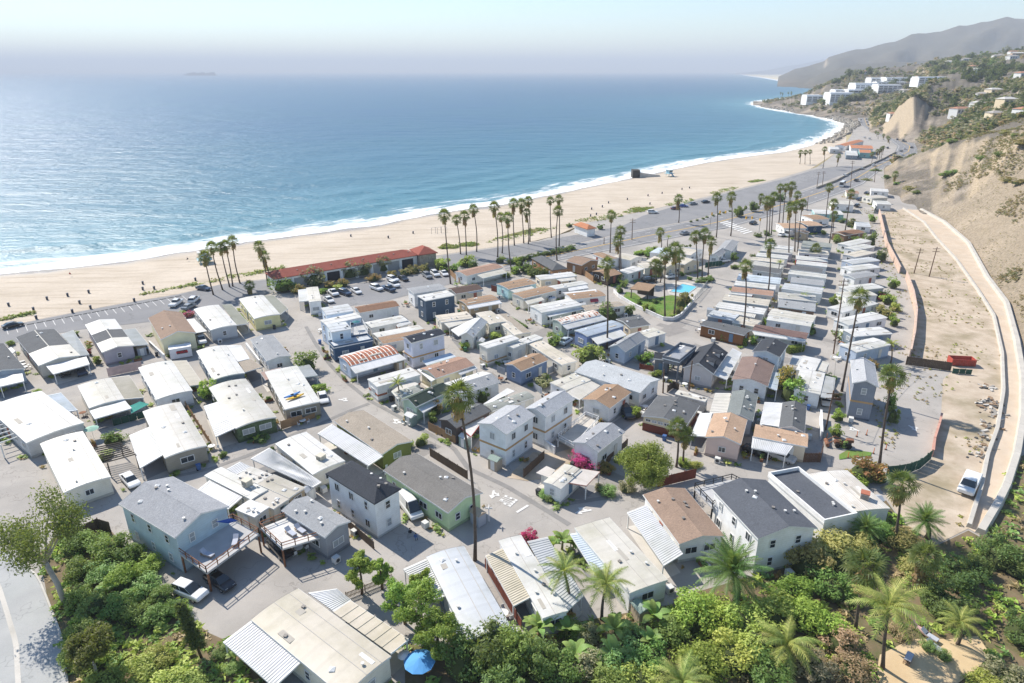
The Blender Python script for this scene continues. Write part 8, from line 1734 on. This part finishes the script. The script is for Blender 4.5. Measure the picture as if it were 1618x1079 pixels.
stalls('parking_stall_rows', ap[16].lerp(ap[8], .35), ap[14].lerp(ap[10], .35), 50, 9, 1)
# wheel stops along the beach road
ws = MB(); ws.add([(-.9, -.12, 0), (.9, -.12, 0), (.9, .12, 0), (-.9, .12, 0), (-.85, -.07, .15), (.85, -.07, .15), (.85, .07, .15), (-.85, .07, .15)], [(4, 5, 6, 7), (0, 1, 5, 4), (1, 2, 6, 5), (2, 3, 7, 6), (3, 0, 4, 7)]); WS = ws.mesh('wheel_stop', plain('old_concrete', (.25, .23, .2), .95))
for k in range(20):
    p = (br[2] + Vector((2, -.6))).lerp(br[6] + Vector((2, -.6)), (k + .5) / 20); d = br[6] - br[2]; tag(link('wheel_stop', WS, None, (p.x, p.y, 0), math.atan2(d.y, d.x)), 'concrete wheel stop at the edge of the beach road', 'wheel stop', 'wheel stops along the beach road')
# kerb and centre line of the near street
SP = POLY['street']; strip_line('street_seam', [tuple(Vector(p) + Vector((-4.5, -1))) for p in SP[2:7]], .5, .012, M_CONC)
kb = kerb_wall('kerb', None, SP[2:8], .3, .13, CURB); kb['kind'] = 'structure'; 
for k_ in ('label', 'category', 'group'):
    if k_ in kb: del kb[k_]

# ---------------------------------------------------------------- small things
bm2 = MB(); bm2.tube([(0, 0, 0), (0, 0, .95)], [.27, .31], 10); BINB = bm2.mesh('barrel', plain('bin_dark', (.045, .05, .07), .6)); bm2 = MB(); bm2.tube([(0, 0, .95), (0, 0, 1.02), (0, 0, 1.12)], [.34, .34, .16], 10); BINL = bm2.mesh('lid', plain('bin_lid', (.16, .17, .2), .5))
for i, (x, y, zs) in enumerate(sorted(BIN, key=lambda b: b[0] / b[1])):
    o = root('trash_bin', (x, y, zs)); tag(o, 'dark trash barrel on the sand, ' + ordw(i + 1) + ' from the left', 'trash bin', 'trash barrels on the beach'); link('barrel', BINB, o); link('lid', BINL, o)
for (x, y, dx, h, k, lab) in POLE:
    z = hill_z(x, y) if k == 'hill' else 0
    o = root('utility_pole', (x, y, z)); tag(o, lab, 'pole', 'utility poles'); mt = plain('pole_wood', (.14, .085, .055), .95); s = MB(); s.tube([(0, 0, -.1), (dx, 0, h)], [.17, .11], 8); s.obj('shaft', mt, o)
    if h > 7:
        for q in (.6, 1.5):
            t = (h - q) / h; s = MB(); s.box(dx * t - 1.1, dx * t + 1.1, -.06, .06, h - q - .06, h - q + .06); ca_ = s.obj('crossarm', mt, o)
            for u in (-.95, -.4, .4, .95): s = MB(); s.tube([(dx * t + u, 0, h - q + .06), (dx * t + u, 0, h - q + .2)], .05, 6); s.obj('insulator', plain('insulator', (.3, .3, .28), .3), ca_)
# storage container with lettering
a, b, cc = [Vector(p) for p in PODBOX]; xd = (b - a); L = xd.length; xd.normalize(); yd = Vector((-xd.y, xd.x)); o = root('storage_container', (a.x, a.y, 0), math.atan2(xd.y, xd.x)); tag(o, 'white portable storage container with red and black lettering', 'container')
s = MB(); s.box(0, L, 0, 2.4, .15, 2.5); s.obj('shell', plain('container_white', (.68, .68, .70)), o); s = MB(); s.box(-.03, L + .03, -.03, 2.43, 2.5, 2.58); s.obj('lid', plain('container_lid', (.75, .75, .75)), o)
for q in (0, L - .08): s = MB(); s.box(q, q + .08, -.03, 2.43, .05, 2.5); s.obj('frame', plain('container_frame', (.55, .56, .58)), o)
s = MB(); s.box(L * .32, L * .80, -.02, .0, 1.15, 1.95); s.obj('lettering_panel', plain('sign_black', (.03, .03, .03)), o)
text('lettering', 'PODS', Matrix.Translation((L * .56, -.025, 1.55)) @ Matrix.Rotation(R(90), 4, 'X'), .62, .5, plain('sign_red', (.6, .02, .03)), o)
# kayaks on the roof
def kayak(p, q, colr, lab):
    p = Vector(p); q = Vector(q); d = q - p; L = d.length; secs = []
    for t in np.linspace(0, 1, 9):
        w = .42 * math.sin(math.pi * max(.02, min(.98, t))) ** .6; secs.append([(L * t, w * math.cos(k), .1 + .16 * math.sin(k) * (1 if math.sin(k) < 0 else .7) + .22 * abs(t - .5) ** 2 * 2) for k in np.linspace(0, 2 * math.pi, 9)[:-1]])
    o = root('kayak', (p.x, p.y, 3.35), math.atan2(d.y, d.x)); tag(o, lab, 'kayak', 'kayaks on the roof'); loft(secs).obj('hull', plain('kayak_' + lab[:4], colr, .4), o, True); s = MB(); s.tube([(L * .42, 0, .2), (L * .58, 0, .2)], .17, 10); s.obj('cockpit', plain('dark_cockpit', (.03, .03, .03)), o)
kayak(KAYAK[0], KAYAK[1], (.75, .45, .03), 'yellow kayak lying on the white flat roof'); kayak(KAYAK[2], KAYAK[3], (.06, .2, .5), 'blue kayak lying beside the yellow one on the roof')
for (x, y, z, lab) in COOLER:
    o = root('chimney_box' if 'brick' in lab else 'roof_cooler', (x, y, z), R(-30)); tag(o, lab, 'cooler' if 'brick' not in lab else 'chimney'); mt = plain('cooler_' + lab[:3], (.55, .5, .4) if 'brick' not in lab else (.42, .38, .36)); s = MB(); s.box(-.55, .55, -.55, .55, -.2, .85); s.obj('case', mt, o); s = MB(); s.box(-.6, .6, -.6, .6, .85, .95); s.obj('lid', mt if 'brick' not in lab else plain('brick_top', (.4, .14, .08)), o)
    for q in range(4): s = MB(); s.box(-.45, .45, -.57, -.55, .1 + q * .16, .18 + q * .16); s.obj('louvre', plain('louvre_dark', (.2, .19, .16)), o)
UC = dict(blue=(.10, .33, .65), white=(.75, .75, .75), teal=(.02, .16, .18), green=(.30, .48, .38))
for (x, y, h, r_, c_, lab, z) in UMB:
    o = root('patio_umbrella', (x, y, z)); tag(o, lab, 'umbrella'); s = MB(); s.tube([(0, 0, 0), (0, 0, h)], .03, 6); s.obj('pole', POSTM, o); s = MB(); n = 10; s.add([(r_ * math.cos(6.283 * k / n), r_ * math.sin(6.283 * k / n), h - .5 * r_ / 1.5) for k in range(n)] + [(0, 0, h)] + [(r_ * .5 * math.cos(6.283 * (k + .5) / n), r_ * .5 * math.sin(6.283 * (k + .5) / n), h - .22 * r_ / 1.5) for k in range(n)], [(k, (k + 1) % n, n + 1 + k) for k in range(n)] + [((k + 1) % n, n + 1 + (k + 1) % n, n + 1 + k) for k in range(n)] + [(n + 1 + k, n + 1 + (k + 1) % n, n) for k in range(n)]); s.obj('canopy', plain('umbrella_' + c_, UC[c_], .8), o)
# lifeguard towers
for i, (x, y) in enumerate(TOWER):
    o = root('lifeguard_tower', (x, y, -1.5), R(30)); tag(o, ('pale blue lifeguard tower on stilts below the left palms', 'pale blue lifeguard tower beside the concrete groyne')[i], 'lifeguard tower', 'lifeguard towers'); mt = plain('tower_blue', (.36, .55, .62)); 
    for sx in (-1.3, 1.3):
        for sy in (-1.3, 1.3): s = MB(); s.box(sx - .1, sx + .1, sy - .1, sy + .1, 0, 1.6); s.obj('leg', mt, o)
    s = MB(); s.box(-2.3, 2.3, -2.3, 2.3, 1.6, 1.8); s.obj('deck', mt, o); s = MB(); s.add([(-1.3, -1.3, 1.8), (1.3, -1.3, 1.8), (1.3, 1.3, 1.8), (-1.3, 1.3, 1.8), (-1.6, -1.6, 3.9), (1.6, -1.6, 3.9), (1.6, 1.6, 3.9), (-1.6, 1.6, 3.9)], [(0, 1, 5, 4), (1, 2, 6, 5), (2, 3, 7, 6), (3, 0, 4, 7)]); s.obj('cabin', mt, o); s = MB(); s.box(-1.9, 1.9, -1.9, 1.9, 3.9, 4.1); s.obj('roof', FRAME, o); s = MB(); s.add([(-.6, -2.3, 1.7), (.6, -2.3, 1.7), (.6, -4.6, 0), (-.6, -4.6, 0)], [(0, 1, 2, 3), (3, 2, 1, 0)]); s.obj('ramp', mt, o); s = MB(); s.box(-1.2, 1.2, -1.52, -1.5, 2.6, 3.5); s.obj('window', glass_mat(), o)
a, b = Vector(GROYNE[0]), Vector(GROYNE[1]); d = b - a; L = d.length; o = root('concrete_groyne', (a.x, a.y, -2.6), math.atan2(d.y, d.x)); tag(o, 'weathered concrete groyne running into the surf', 'groyne'); s = MB(); s.add([(3, -2.5, 0), (L, -1.5, 0), (L, 1.5, 0), (3, 2.5, 0), (3, -2, 3.2), (L, -1.2, 1.6), (L, 1.2, 1.6), (3, 2, 3.2)], [(4, 5, 6, 7), (0, 1, 5, 4), (1, 2, 6, 5), (2, 3, 7, 6), (3, 0, 4, 7)]); s.obj('ramp', CURB, o); s = MB(); s.box(-1.5, 3, -3.2, 3.2, 0, 4.8); s.obj('head', plain('dark_groyne', (.05, .045, .04), .95), o)
for i, (x, y) in enumerate(BARS):
    o = root('exercise_bar', (x, y, -.9)); tag(o, 'grey exercise bar frame on the sand, ' + ordw(i + 1) + ' from the left', 'exercise bar', 'exercise bars on the sand'); mt = plain('bar_steel', (.3, .3, .32), .4, .6)
    for sx in (-1.2, 1.2): s = MB(); s.tube([(sx, 0, 0), (sx, 0, 2.6)], .07, 6); s.obj('post', mt, o)
    s = MB(); s.tube([(-1.2, 0, 2.55), (1.2, 0, 2.55)], .05, 6); s.obj('bar', mt, o)
# ship on the horizon
x, y = SHIP; o = root('ship', (x, y, -2.5)); tag(o, 'hazy flat topped ship on the horizon', 'ship'); w = 240; sm_ = plain('ship_grey', (.10, .12, .14), .8)
s = MB(); s.prism([(-w, 0), (-w * .9, -16), (w * .9, -16), (w, 0), (w * .9, 16), (-w * .9, 16)], 0, 16); s.obj('hull', sm_, o)
for k in range(9): s = MB(); xx = -w * .78 + k * w * .18; s.box(xx, xx + w * .165, -15, 15, 16, 34 + 5 * (k % 3)); s.obj('container_stack', sm_, o)
s = MB(); s.box(w * .82, w * .9, -14, 14, 16, 44); s.obj('bridge', sm_, o)
# sandy yard furniture
for (x, y, a, lab, z) in LOUNGE:
    o = root('sun_lounger', (x, y, z), a); tag(o, lab, 'sun lounger', 'sun loungers'); cm = plain('cushion_' + ('pink' if 'pink' in lab else 'grey'), (.55, .35, .33) if 'pink' in lab else (.42, .44, .5), .9); s = MB(); s.box(-.35, .35, -.9, .9, .25, .33); s.obj('frame', plain('teak', (.3, .2, .12)), o)
    s = MB(); s.box(-.33, .33, -.9, .35, .33, .45); s.add([(-.33, .35, .33), (.33, .35, .33), (.33, .95, .75), (-.33, .95, .75), (-.33, .35, .45), (.33, .35, .45), (.33, .9, .87), (-.33, .9, .87)], [(4, 5, 6, 7), (3, 2, 1, 0), (0, 1, 5, 4), (1, 2, 6, 5), (2, 3, 7, 6), (3, 0, 4, 7)]); s.obj('cushion', cm, o)
    for sx in (-.3, .3):
        for sy in (-.8, .8): s = MB(); s.box(sx - .03, sx + .03, sy - .03, sy + .03, 0, .25); s.obj('leg', plain('teak', (.3, .2, .12)), o)
for P, c_, lab in SAIL:
    s = MB(); s.quadslab(P, .03); tag(s.obj('shade_sail', plain('sail_' + lab[:4], c_, .8)), lab, 'shade sail')
x, y = SIGNP; o = root('street_sign', (x, y, -.04)); tag(o, 'white street sign post on the shaded corner by the mint home', 'sign'); s = MB(); s.box(-.06, .06, -.06, .06, 0, 2.2); s.obj('post', FRAME, o); s = MB(); s.box(-.5, .5, -.03, .03, 2.2, 2.4); s.obj('blade', FRAME, o); s = MB(); s.box(-.03, .03, -.5, .5, 2.42, 2.6); s.obj('blade', FRAME, o)
# red dumpster, rusted machine, rubble, delineators
a, b, c = [Vector(p) for p in DUMP]; d = (b - a).normalized(); L = (b - a).length; o = root('dumpster', (a.x, a.y, 0), math.atan2(d.y, d.x)); tag(o, 'open red steel dumpster on the bare lot', 'dumpster'); rd = surf('dumpster_red', (.42, .07, .05), .6, .2, 1.0, (.2, .08, .05), .4)
for q in ((0, L, 0, .1), (0, L, 2.2, 2.3), (0, .1, .1, 2.2), (L - .1, L, .1, 2.2)): s = MB(); s.box(*q, .15, 1.6); s.obj('side', rd, o)
for k in range(10): s = MB(); s.box(k * L / 10 + .1, k * L / 10 + .22, -.08, 0, .2, 1.5); s.obj('rib', rd, o)
s = MB(); s.box(.1, L - .1, .1, 2.2, .15, .7); s.obj('load', plain('rubbish', (.5, .48, .45), .9), o)
x, y = WRECK; o = root('rusted_digger', (x, y, 0), R(-15)); tag(o, 'rusted broken digger lying beside the turning circle', 'digger'); ru = surf('rust_metal', (.26, .12, .07), .9, .4, 2.0, (.1, .07, .06), .5)
for sx, sy, r_ in ((.9, -.7, .55), (.9, .7, .55), (-.8, -.6, .4), (-.8, .6, .4)):
    s = MB(); s.tube([(sx, sy - .15, r_), (sx, sy + .15, r_)], r_, 14); s.obj('wheel', TYRE, o)
s = MB(); s.box(-1.2, 1.4, -.45, .45, .6, 1.1); s.obj('chassis', ru, o); s = MB(); s.box(.6, 1.7, -.4, .4, 1.1, 1.6); s.obj('engine', ru, o)
for sy in (-.6, .6): s = MB(); s.tube([(0, sy, 1.1), (-1.2, sy, 1.5), (-2.4, sy, .5)], .09, 6); s.obj('arm', ru, o)
s = MB(); s.tube([(-2.4, -1, .4), (-2.4, 1, .4)], .35, 8); s.obj('bucket', ru, o); s = MB(); s.box(-.2, .3, -.25, .25, 1.1, 1.35); s.obj('seat', plain('seat_black', (.04, .04, .04)), o)
def reg_rub(r):
    a = RUBBLE[r.randrange(len(RUBBLE))]; return a[0] + r.gauss(0, .9), a[1] + r.gauss(0, .9), 0, 1
rb_ = MB(); rr_ = random.Random(4)
for k in range(150):
    x, y, _, _ = reg_rub(rr_); s = rr_.uniform(.1, .5); l = s * rr_.uniform(1, 4); a = rr_.uniform(0, 6.28); M = Matrix.Translation((x, y, s * .3)) @ Matrix.Rotation(a, 4, 'Z') @ Matrix.Rotation(rr_.uniform(-.3, .3), 4, 'Y'); q = MB(); q.box(-l / 2, l / 2, -s / 2, s / 2, -s * .3, s * .3); rb_.add([M @ Vector(v) for v in q.v], q.f, rr_.randrange(4))
ro_ = rb_.obj('rubble', [plain('rub_grey', (.3, .28, .25), .9), plain('rub_wood', (.28, .19, .12), .9), plain('rub_pale', (.55, .52, .47), .9), plain('rub_dark', (.08, .08, .08), .9)]); ro_['kind'] = 'stuff'
for i, (x, y) in enumerate(CONES):
    o = root('delineator_post', (x, y, 0)); tag(o, 'orange delineator post near the turning circle, ' + ordw(i + 1), 'traffic post', 'orange delineator posts'); s = MB(); s.tube([(0, 0, 0), (0, 0, .06)], .22, 8); s.obj('base', plain('rubber_base', (.05, .05, .05)), o); s = MB(); s.tube([(0, 0, .06), (0, 0, 1.1)], [.07, .05], 8); s.obj('post', M_ORANGE, o)
for i, (x, y, _) in enumerate(TLIGHT):
    o = root('traffic_light', (x, y, 0)); tag(o, 'yellow traffic light pole at the highway crossing, ' + ('beach side', 'park side')[i], 'traffic light', 'traffic lights at the crossing'); s = MB(); s.tube([(0, 0, 0), (0, 0, 6)], .1, 7); s.tube([(0, 0, 5.9), (6 * (1 if i == 0 else -1), 0, 6.3)], .07, 6); s.obj('mast', plain('steel_mast', (.35, .36, .36), .4, .5), o)
    for q in (.2, 3.5, 5.8):
        s = MB(); xx = q * (1 if i == 0 else -1); s.box(xx - .25, xx + .25, -.2, .2, 4.8 if q < 1 else 5.5, 5.8 if q < 1 else 6.5); sg = s.obj('signal_head', plain('signal_yellow', (.75, .42, .04)), o)
# people
def person(x, y, a, pose, colr, lab):
    me = bpy.data.meshes.new('body'); j = dict(pel=(0, 0, .95), chest=(0, 0, 1.3), neck=(0, 0, 1.48), head=(0, .02, 1.62), top=(0, .02, 1.74), ls=(-.18, 0, 1.42), le=(-.25, .02, 1.15), lh=(-.26, .1, .92), rs=(.18, 0, 1.42), re=(.25, .02, 1.15), rh=(.26, .1, .92), lk=(-.11, .03, .5), lf=(-.12, -.02, .06), lt=(-.12, .14, .04), rk=(.11, .06, .5), rf=(.12, .08, .06), rt=(.12, .24, .04))
    if pose == 'sit':
        for k in ('pel', 'chest', 'neck', 'head', 'top', 'ls', 'le', 'lh', 'rs', 're', 'rh'): p = j[k]; j[k] = (p[0], p[1] + (p[2] - .95) * .35, p[2] - .72)
        j['lk'] = (-.14, .42, .48); j['lf'] = (-.14, .5, .06); j['lt'] = (-.14, .66, .04); j['rk'] = (.14, .42, .46); j['rf'] = (.14, .55, .06); j['rt'] = (.14, .7, .04); j['lh'] = (-.16, .45, .55); j['rh'] = (.16, .45, .55)
    names = list(j); ed = [('pel', 'chest'), ('chest', 'neck'), ('neck', 'head'), ('head', 'top'), ('chest', 'ls'), ('ls', 'le'), ('le', 'lh'), ('chest', 'rs'), ('rs', 're'), ('re', 'rh'), ('pel', 'lk'), ('lk', 'lf'), ('lf', 'lt'), ('pel', 'rk'), ('rk', 'rf'), ('rf', 'rt')]
    rad = dict(pel=.15, chest=.16, neck=.06, head=.1, top=.07, ls=.07, le=.05, lh=.04, rs=.07, re=.05, rh=.04, lk=.075, lf=.05, lt=.035, rk=.075, rf=.05, rt=.035)
    me.from_pydata([j[n] for n in names], [(names.index(p), names.index(q)) for p, q in ed], [])
    o = link('person', me, None, (x, y, .0 if y < 175 else -1.2), a); tag(o, lab, 'person'); sk = o.modifiers.new('skin', 'SKIN'); o.modifiers.new('sub', 'SUBSURF').levels = 1; o.modifiers['sub'].render_levels = 1
    if not me.skin_vertices: me.skin_vertices.new() if hasattr(me.skin_vertices, 'new') else None
    lay = me.skin_vertices[0].data if me.skin_vertices else None
    if lay:
        for i, n in enumerate(names): lay[i].radius = (rad[n], rad[n] * .85)
        lay[0].use_root = True
    CL = dict(dark=(.05, .05, .06), black=(.02, .02, .02), blue=(.08, .16, .35), red=(.5, .08, .06))[colr]
    m, nt, b = new_mat('clothes_' + colr); tc = N(nt, 'ShaderNodeTexCoord').outputs['Object']; sx = N(nt, 'ShaderNodeSeparateXYZ'); nt.links.new(tc, sx.inputs[0]); top_ = j['neck'][2]
    nt.links.new(mixc(nt, math_(nt, 'GREATER_THAN', sx.outputs[2], top_), mixc(nt, math_(nt, 'GREATER_THAN', sx.outputs[2], j['pel'][2] + .08), (.10, .11, .14), CL), (.42, .26, .18)), b.inputs['Base Color']); b.inputs['Roughness'].default_value = .9; me.materials.append(m)
    hb = MB(); hx, hy, hz_ = j['top']; hb.tube([(hx, hy - .02, hz_ - .1), (hx, hy - .02, hz_ - .02), (hx, hy - .02, hz_ + .03)], [.105, .1, .04], 8); hb.obj('hair', plain('hair_brown', (.06, .04, .03), .8), o, True)
for p in PEOPLE: person(*p)
# small garden plants along the homes: nobody could count them
HB = [(h[1], h[2], math.cos(R(h[3])), math.sin(R(h[3])), h[4] / 2, h[5] / 2) for h in HOUSES if h[10].get('axis') != 'W']
def free(x, y, m=.15):
    for cx, cy, ca, sa, w, l in HB:
        dx, dy = x - cx, y - cy
        if abs(dx * ca + dy * sa) < w + m and abs(-dx * sa + dy * ca) < l + m: return False
    return True
def reg_home(r):
    cx, cy, ca, sa, w, l = HB[r.randrange(len(HB))]; s = r.random()
    if s < .8: u = r.choice((-1, 1)) * (w + r.uniform(.4, 1.1)); v = r.uniform(-l, l)
    else: u = r.uniform(-w, w); v = -l - r.uniform(.4, .9)
    x, y = cx + u * ca - v * sa, cy + u * sa + v * ca
    if not free(x, y) or noise.noise((x * .2, y * .2, 8)) < -.05: return None
    return x, y, 0, r.uniform(.6, 2.2)
scatter('garden_plants', '', 1600, reg_home, ('mid', 'bright', 'dark', 'leafy', 'redgreen', 'lime'), 1, 31)
# repaired patches and concrete pads of the lanes
pt = MB(); r7 = random.Random(17)
for k in range(90):
    x, y = r7.uniform(-95, 85), r7.uniform(72, 175)
    if not free(x, y, 1.0) or x > 62 + (y - 95) * .3: continue
    a_ = R(r7.choice((-40, 50, -55, 35))) ; w_, l_ = r7.uniform(.8, 2.2), r7.uniform(1.5, 6); c_, s_ = math.cos(a_), math.sin(a_); z_ = -.034 + .0005 * (k % 8)
    pt.add([(x + u * c_ - v * s_, y + u * s_ + v * c_, z_) for u, v in ((-w_, -l_), (w_, -l_), (w_, l_), (-w_, l_))], [(0, 1, 2, 3)], k % 2)
structure('asphalt_patches', pt, [ground_mat('asphalt_patch', (.25, .235, .22), (.30, .28, .26), .5), ground_mat('asphalt_patch_pale', (.36, .33, .30), (.42, .39, .35), .5)])
pd = MB(); k = 0
for h in HOUSES:
    for A in h[11]:
        P = [(p[0], p[1], -.025 + .0005 * (k % 9)) for p in A['p']]; k += 1
        n_ = (Vector(P[1]) - Vector(P[0])).cross(Vector(P[2]) - Vector(P[0])); pd.add(P if n_.z > 0 else P[::-1], [(0, 1, 2, 3)], k % 2)
structure('concrete_pads', pd, [M_CONC, M_LOT])
# one bit of yard clutter beside most homes
SHEDM = [plain('shed_%d' % i, c_, .8) for i, c_ in enumerate(((.6, .6, .58), (.35, .38, .42), (.42, .34, .25), (.25, .32, .28)))]; CARTM = plain('cart_blue', (.05, .12, .3)); CARTG = plain('cart_green', (.04, .14, .06)); BLK = plain('cart_black', (.04, .04, .045))
def clutter(kind, o, k):
    if kind == 'garden_shed':
        s = MB(); s.box(-.9, .9, -.7, .7, 0, 1.9); s.obj('wall', SHEDM[k % 4], o); s = MB(); s.add([(-1, -.8, 1.9), (1, -.8, 1.9), (1, .8, 1.9), (-1, .8, 1.9), (-1, 0, 2.3), (1, 0, 2.3)], [(0, 1, 5, 4), (2, 3, 4, 5), (1, 2, 5), (3, 0, 4)]); s.obj('roof', SHEDM[(k + 1) % 4], o); s = MB(); s.box(-.4, .4, -.74, -.7, .05, 1.75); s.obj('door', POSTM, o)
    elif kind == 'trash_cart':
        m_ = (CARTM, CARTG, BLK)[k % 3]; s = MB(); s.add([(-.25, -.25, .05), (.25, -.25, .05), (.25, .25, .05), (-.25, .25, .05), (-.31, -.33, 1), (.31, -.33, 1), (.31, .33, 1), (-.31, .33, 1)], [(3, 2, 1, 0), (0, 1, 5, 4), (1, 2, 6, 5), (2, 3, 7, 6), (3, 0, 4, 7)]); s.obj('body', m_, o); s = MB(); s.box(-.33, .33, -.36, .36, 1, 1.07); s.obj('lid', m_, o); s = MB(); s.tube([(-.3, .25, .12), (.3, .25, .12)], .12, 10); s.obj('wheel', TYRE, o)
    elif kind == 'patio_table':
        s = MB(); s.tube([(0, 0, .7), (0, 0, .75)], .6, 14); s.obj('top', (POSTM, WOODM)[k % 2], o); s = MB(); s.tube([(0, 0, 0), (0, 0, .7)], .05, 6); s.obj('leg', BLK, o)
        for q in range(3): s = MB(); a_ = q * 2.1 + k; x_, y_ = math.cos(a_), math.sin(a_); s.box(x_ - .22, x_ + .22, y_ - .22, y_ + .22, .4, .46); s.box(x_ - .22 + .4 * (x_ > 0), x_ - .18 + .4 * (x_ > 0), y_ - .22, y_ + .22, .46, .9); s.box(x_ - .2, x_ - .16, y_ - .2, y_ - .16, 0, .4); s.box(x_ + .16, x_ + .2, y_ + .16, y_ + .2, 0, .4); s.obj('chair', (POSTM, BLK)[k % 2], o)
    elif kind == 'planter_box':
        s = MB(); s.box(-.8, .8, -.25, .25, 0, .5); s.obj('box', WOODM, o); link('foliage', bush_mesh(('bright', 'leafy', 'redgreen')[k % 3], 0, False), o, (0, 0, .35), 0, (1.7, .8, .9))
    else:
        s = MB(); s.box(-.45, .45, -.4, .4, .1, .95); s.obj('case', SHEDM[0], o); s = MB(); s.tube([(0, -.41, .52), (0, -.4, .52)], .3, 12); s.obj('grille', BLK, o)
KN = [('garden_shed', 'small garden shed', 'shed'), ('trash_cart', 'wheeled trash cart', 'trash cart'), ('patio_table', 'round patio table with chairs', 'table'), ('planter_box', 'wooden planter box', 'planter'), ('air_conditioner', 'boxy air conditioner', 'air conditioner')]
rc9 = random.Random(12); usedl = set()
for hi, h in enumerate(HOUSES):
    cx, cy, an, w, l = h[1], h[2], R(h[3]), h[4] / 2, h[5] / 2
    if math.hypot(cx, cy) > 185: continue
    ca, sa = math.cos(an), math.sin(an); kk = 0
    for tr in range(14):
        if kk >= 2: break
        if tr % 2: u, v = rc9.uniform(-w, w), -(l + rc9.uniform(.9, 1.4))
        else: u, v = rc9.choice((-1, 1)) * (w + rc9.uniform(.9, 1.5)), rc9.uniform(-l, l)
        x, y = cx + u * ca - v * sa, cy + u * sa + v * ca
        if not free(x, y, .9): continue
        nm, wd, ct = KN[rc9.randrange(5)]; lab = wd + ' beside the ' + ' '.join(h[0].split()[:11 - len(wd.split()) + 1]).rstrip(',')
        if lab in usedl: continue
        usedl.add(lab); o = root(nm, (x, y, -.03), an + rc9.choice((0, math.pi / 2))); tag(o, lab, ct, 'yard things beside the homes'); clutter(nm, o, rc9.randrange(12)); kk += 1
# power lines between the poles
def cable(a, b, lab):
    a = Vector(a); b = Vector(b); n = 14; s = MB(); s.tube([a.lerp(b, t / n) + Vector((0, 0, -(b - a).length * .025 * 4 * (t / n) * (1 - t / n))) for t in range(n + 1)], .025, 4); tag(s.obj('power_line', BLK), lab, 'power line', 'power lines')
ptop = [(p[0] + p[2], p[1], p[3] - .6) for p in POLE]
cable(ptop[0], ptop[1], 'thin black power line from the turning circle to the hill side lane'); cable(ptop[0], ptop[2], 'thin black power line from the turning circle to the dormer home'); cable(ptop[2], ptop[3], 'thin black power line between the two central poles')
# boulders of the shore defence under the coast road
rk = MB(); r9 = random.Random(9); sh_ = [Vector(p) for p in SHORE[19:28]]
for k in range(620):
    i = r9.randrange(len(sh_) - 1); p = sh_[i].lerp(sh_[i + 1], r9.random()); d = (sh_[i + 1] - sh_[i]).normalized(); nn = Vector((d.y, -d.x)); t = r9.random(); q = p + nn * (t * 16 - 2); s = r9.uniform(1.2, 3.4); z = -2.6 + t * 3.4
    if q.y < 560: continue
    vs = [Vector((r9.uniform(.6, 1.1) * x * s, r9.uniform(.6, 1.1) * y * s, r9.uniform(.5, .9) * zz * s)) + Vector((q.x, q.y, z)) for x in (-.5, .5) for y in (-.5, .5) for zz in (-.5, .5)]
    rk.add(vs, [(0, 1, 3, 2), (4, 6, 7, 5), (0, 4, 5, 1), (2, 3, 7, 6), (0, 2, 6, 4), (1, 5, 7, 3)], r9.randrange(2))
ro_ = rk.obj('shore_boulders', [plain('boulder_grey', (.30, .27, .23), .95), plain('boulder_pale', (.40, .36, .30), .95)]); ro_['kind'] = 'stuff'
# ---------------------------------------------------------------- haze
hz = MB(); hz.box(-30500, 30500, -400, 30500, -12, 470); ho = hz.obj('haze', [])
ho['kind'] = 'stuff'
m = bpy.data.materials.new('haze_air'); m.use_nodes = True; nt = m.node_tree; nt.nodes.clear()
out = N(nt, 'ShaderNodeOutputMaterial'); pv = N(nt, 'ShaderNodeVolumePrincipled'); pv.inputs['Color'].default_value = (.80, .87, .98, 1); pv.inputs['Density'].default_value = .000145; pv.inputs['Anisotropy'].default_value = .0
nt.links.new(pv.outputs[0], out.inputs['Volume']); ho.data.materials.append(m)
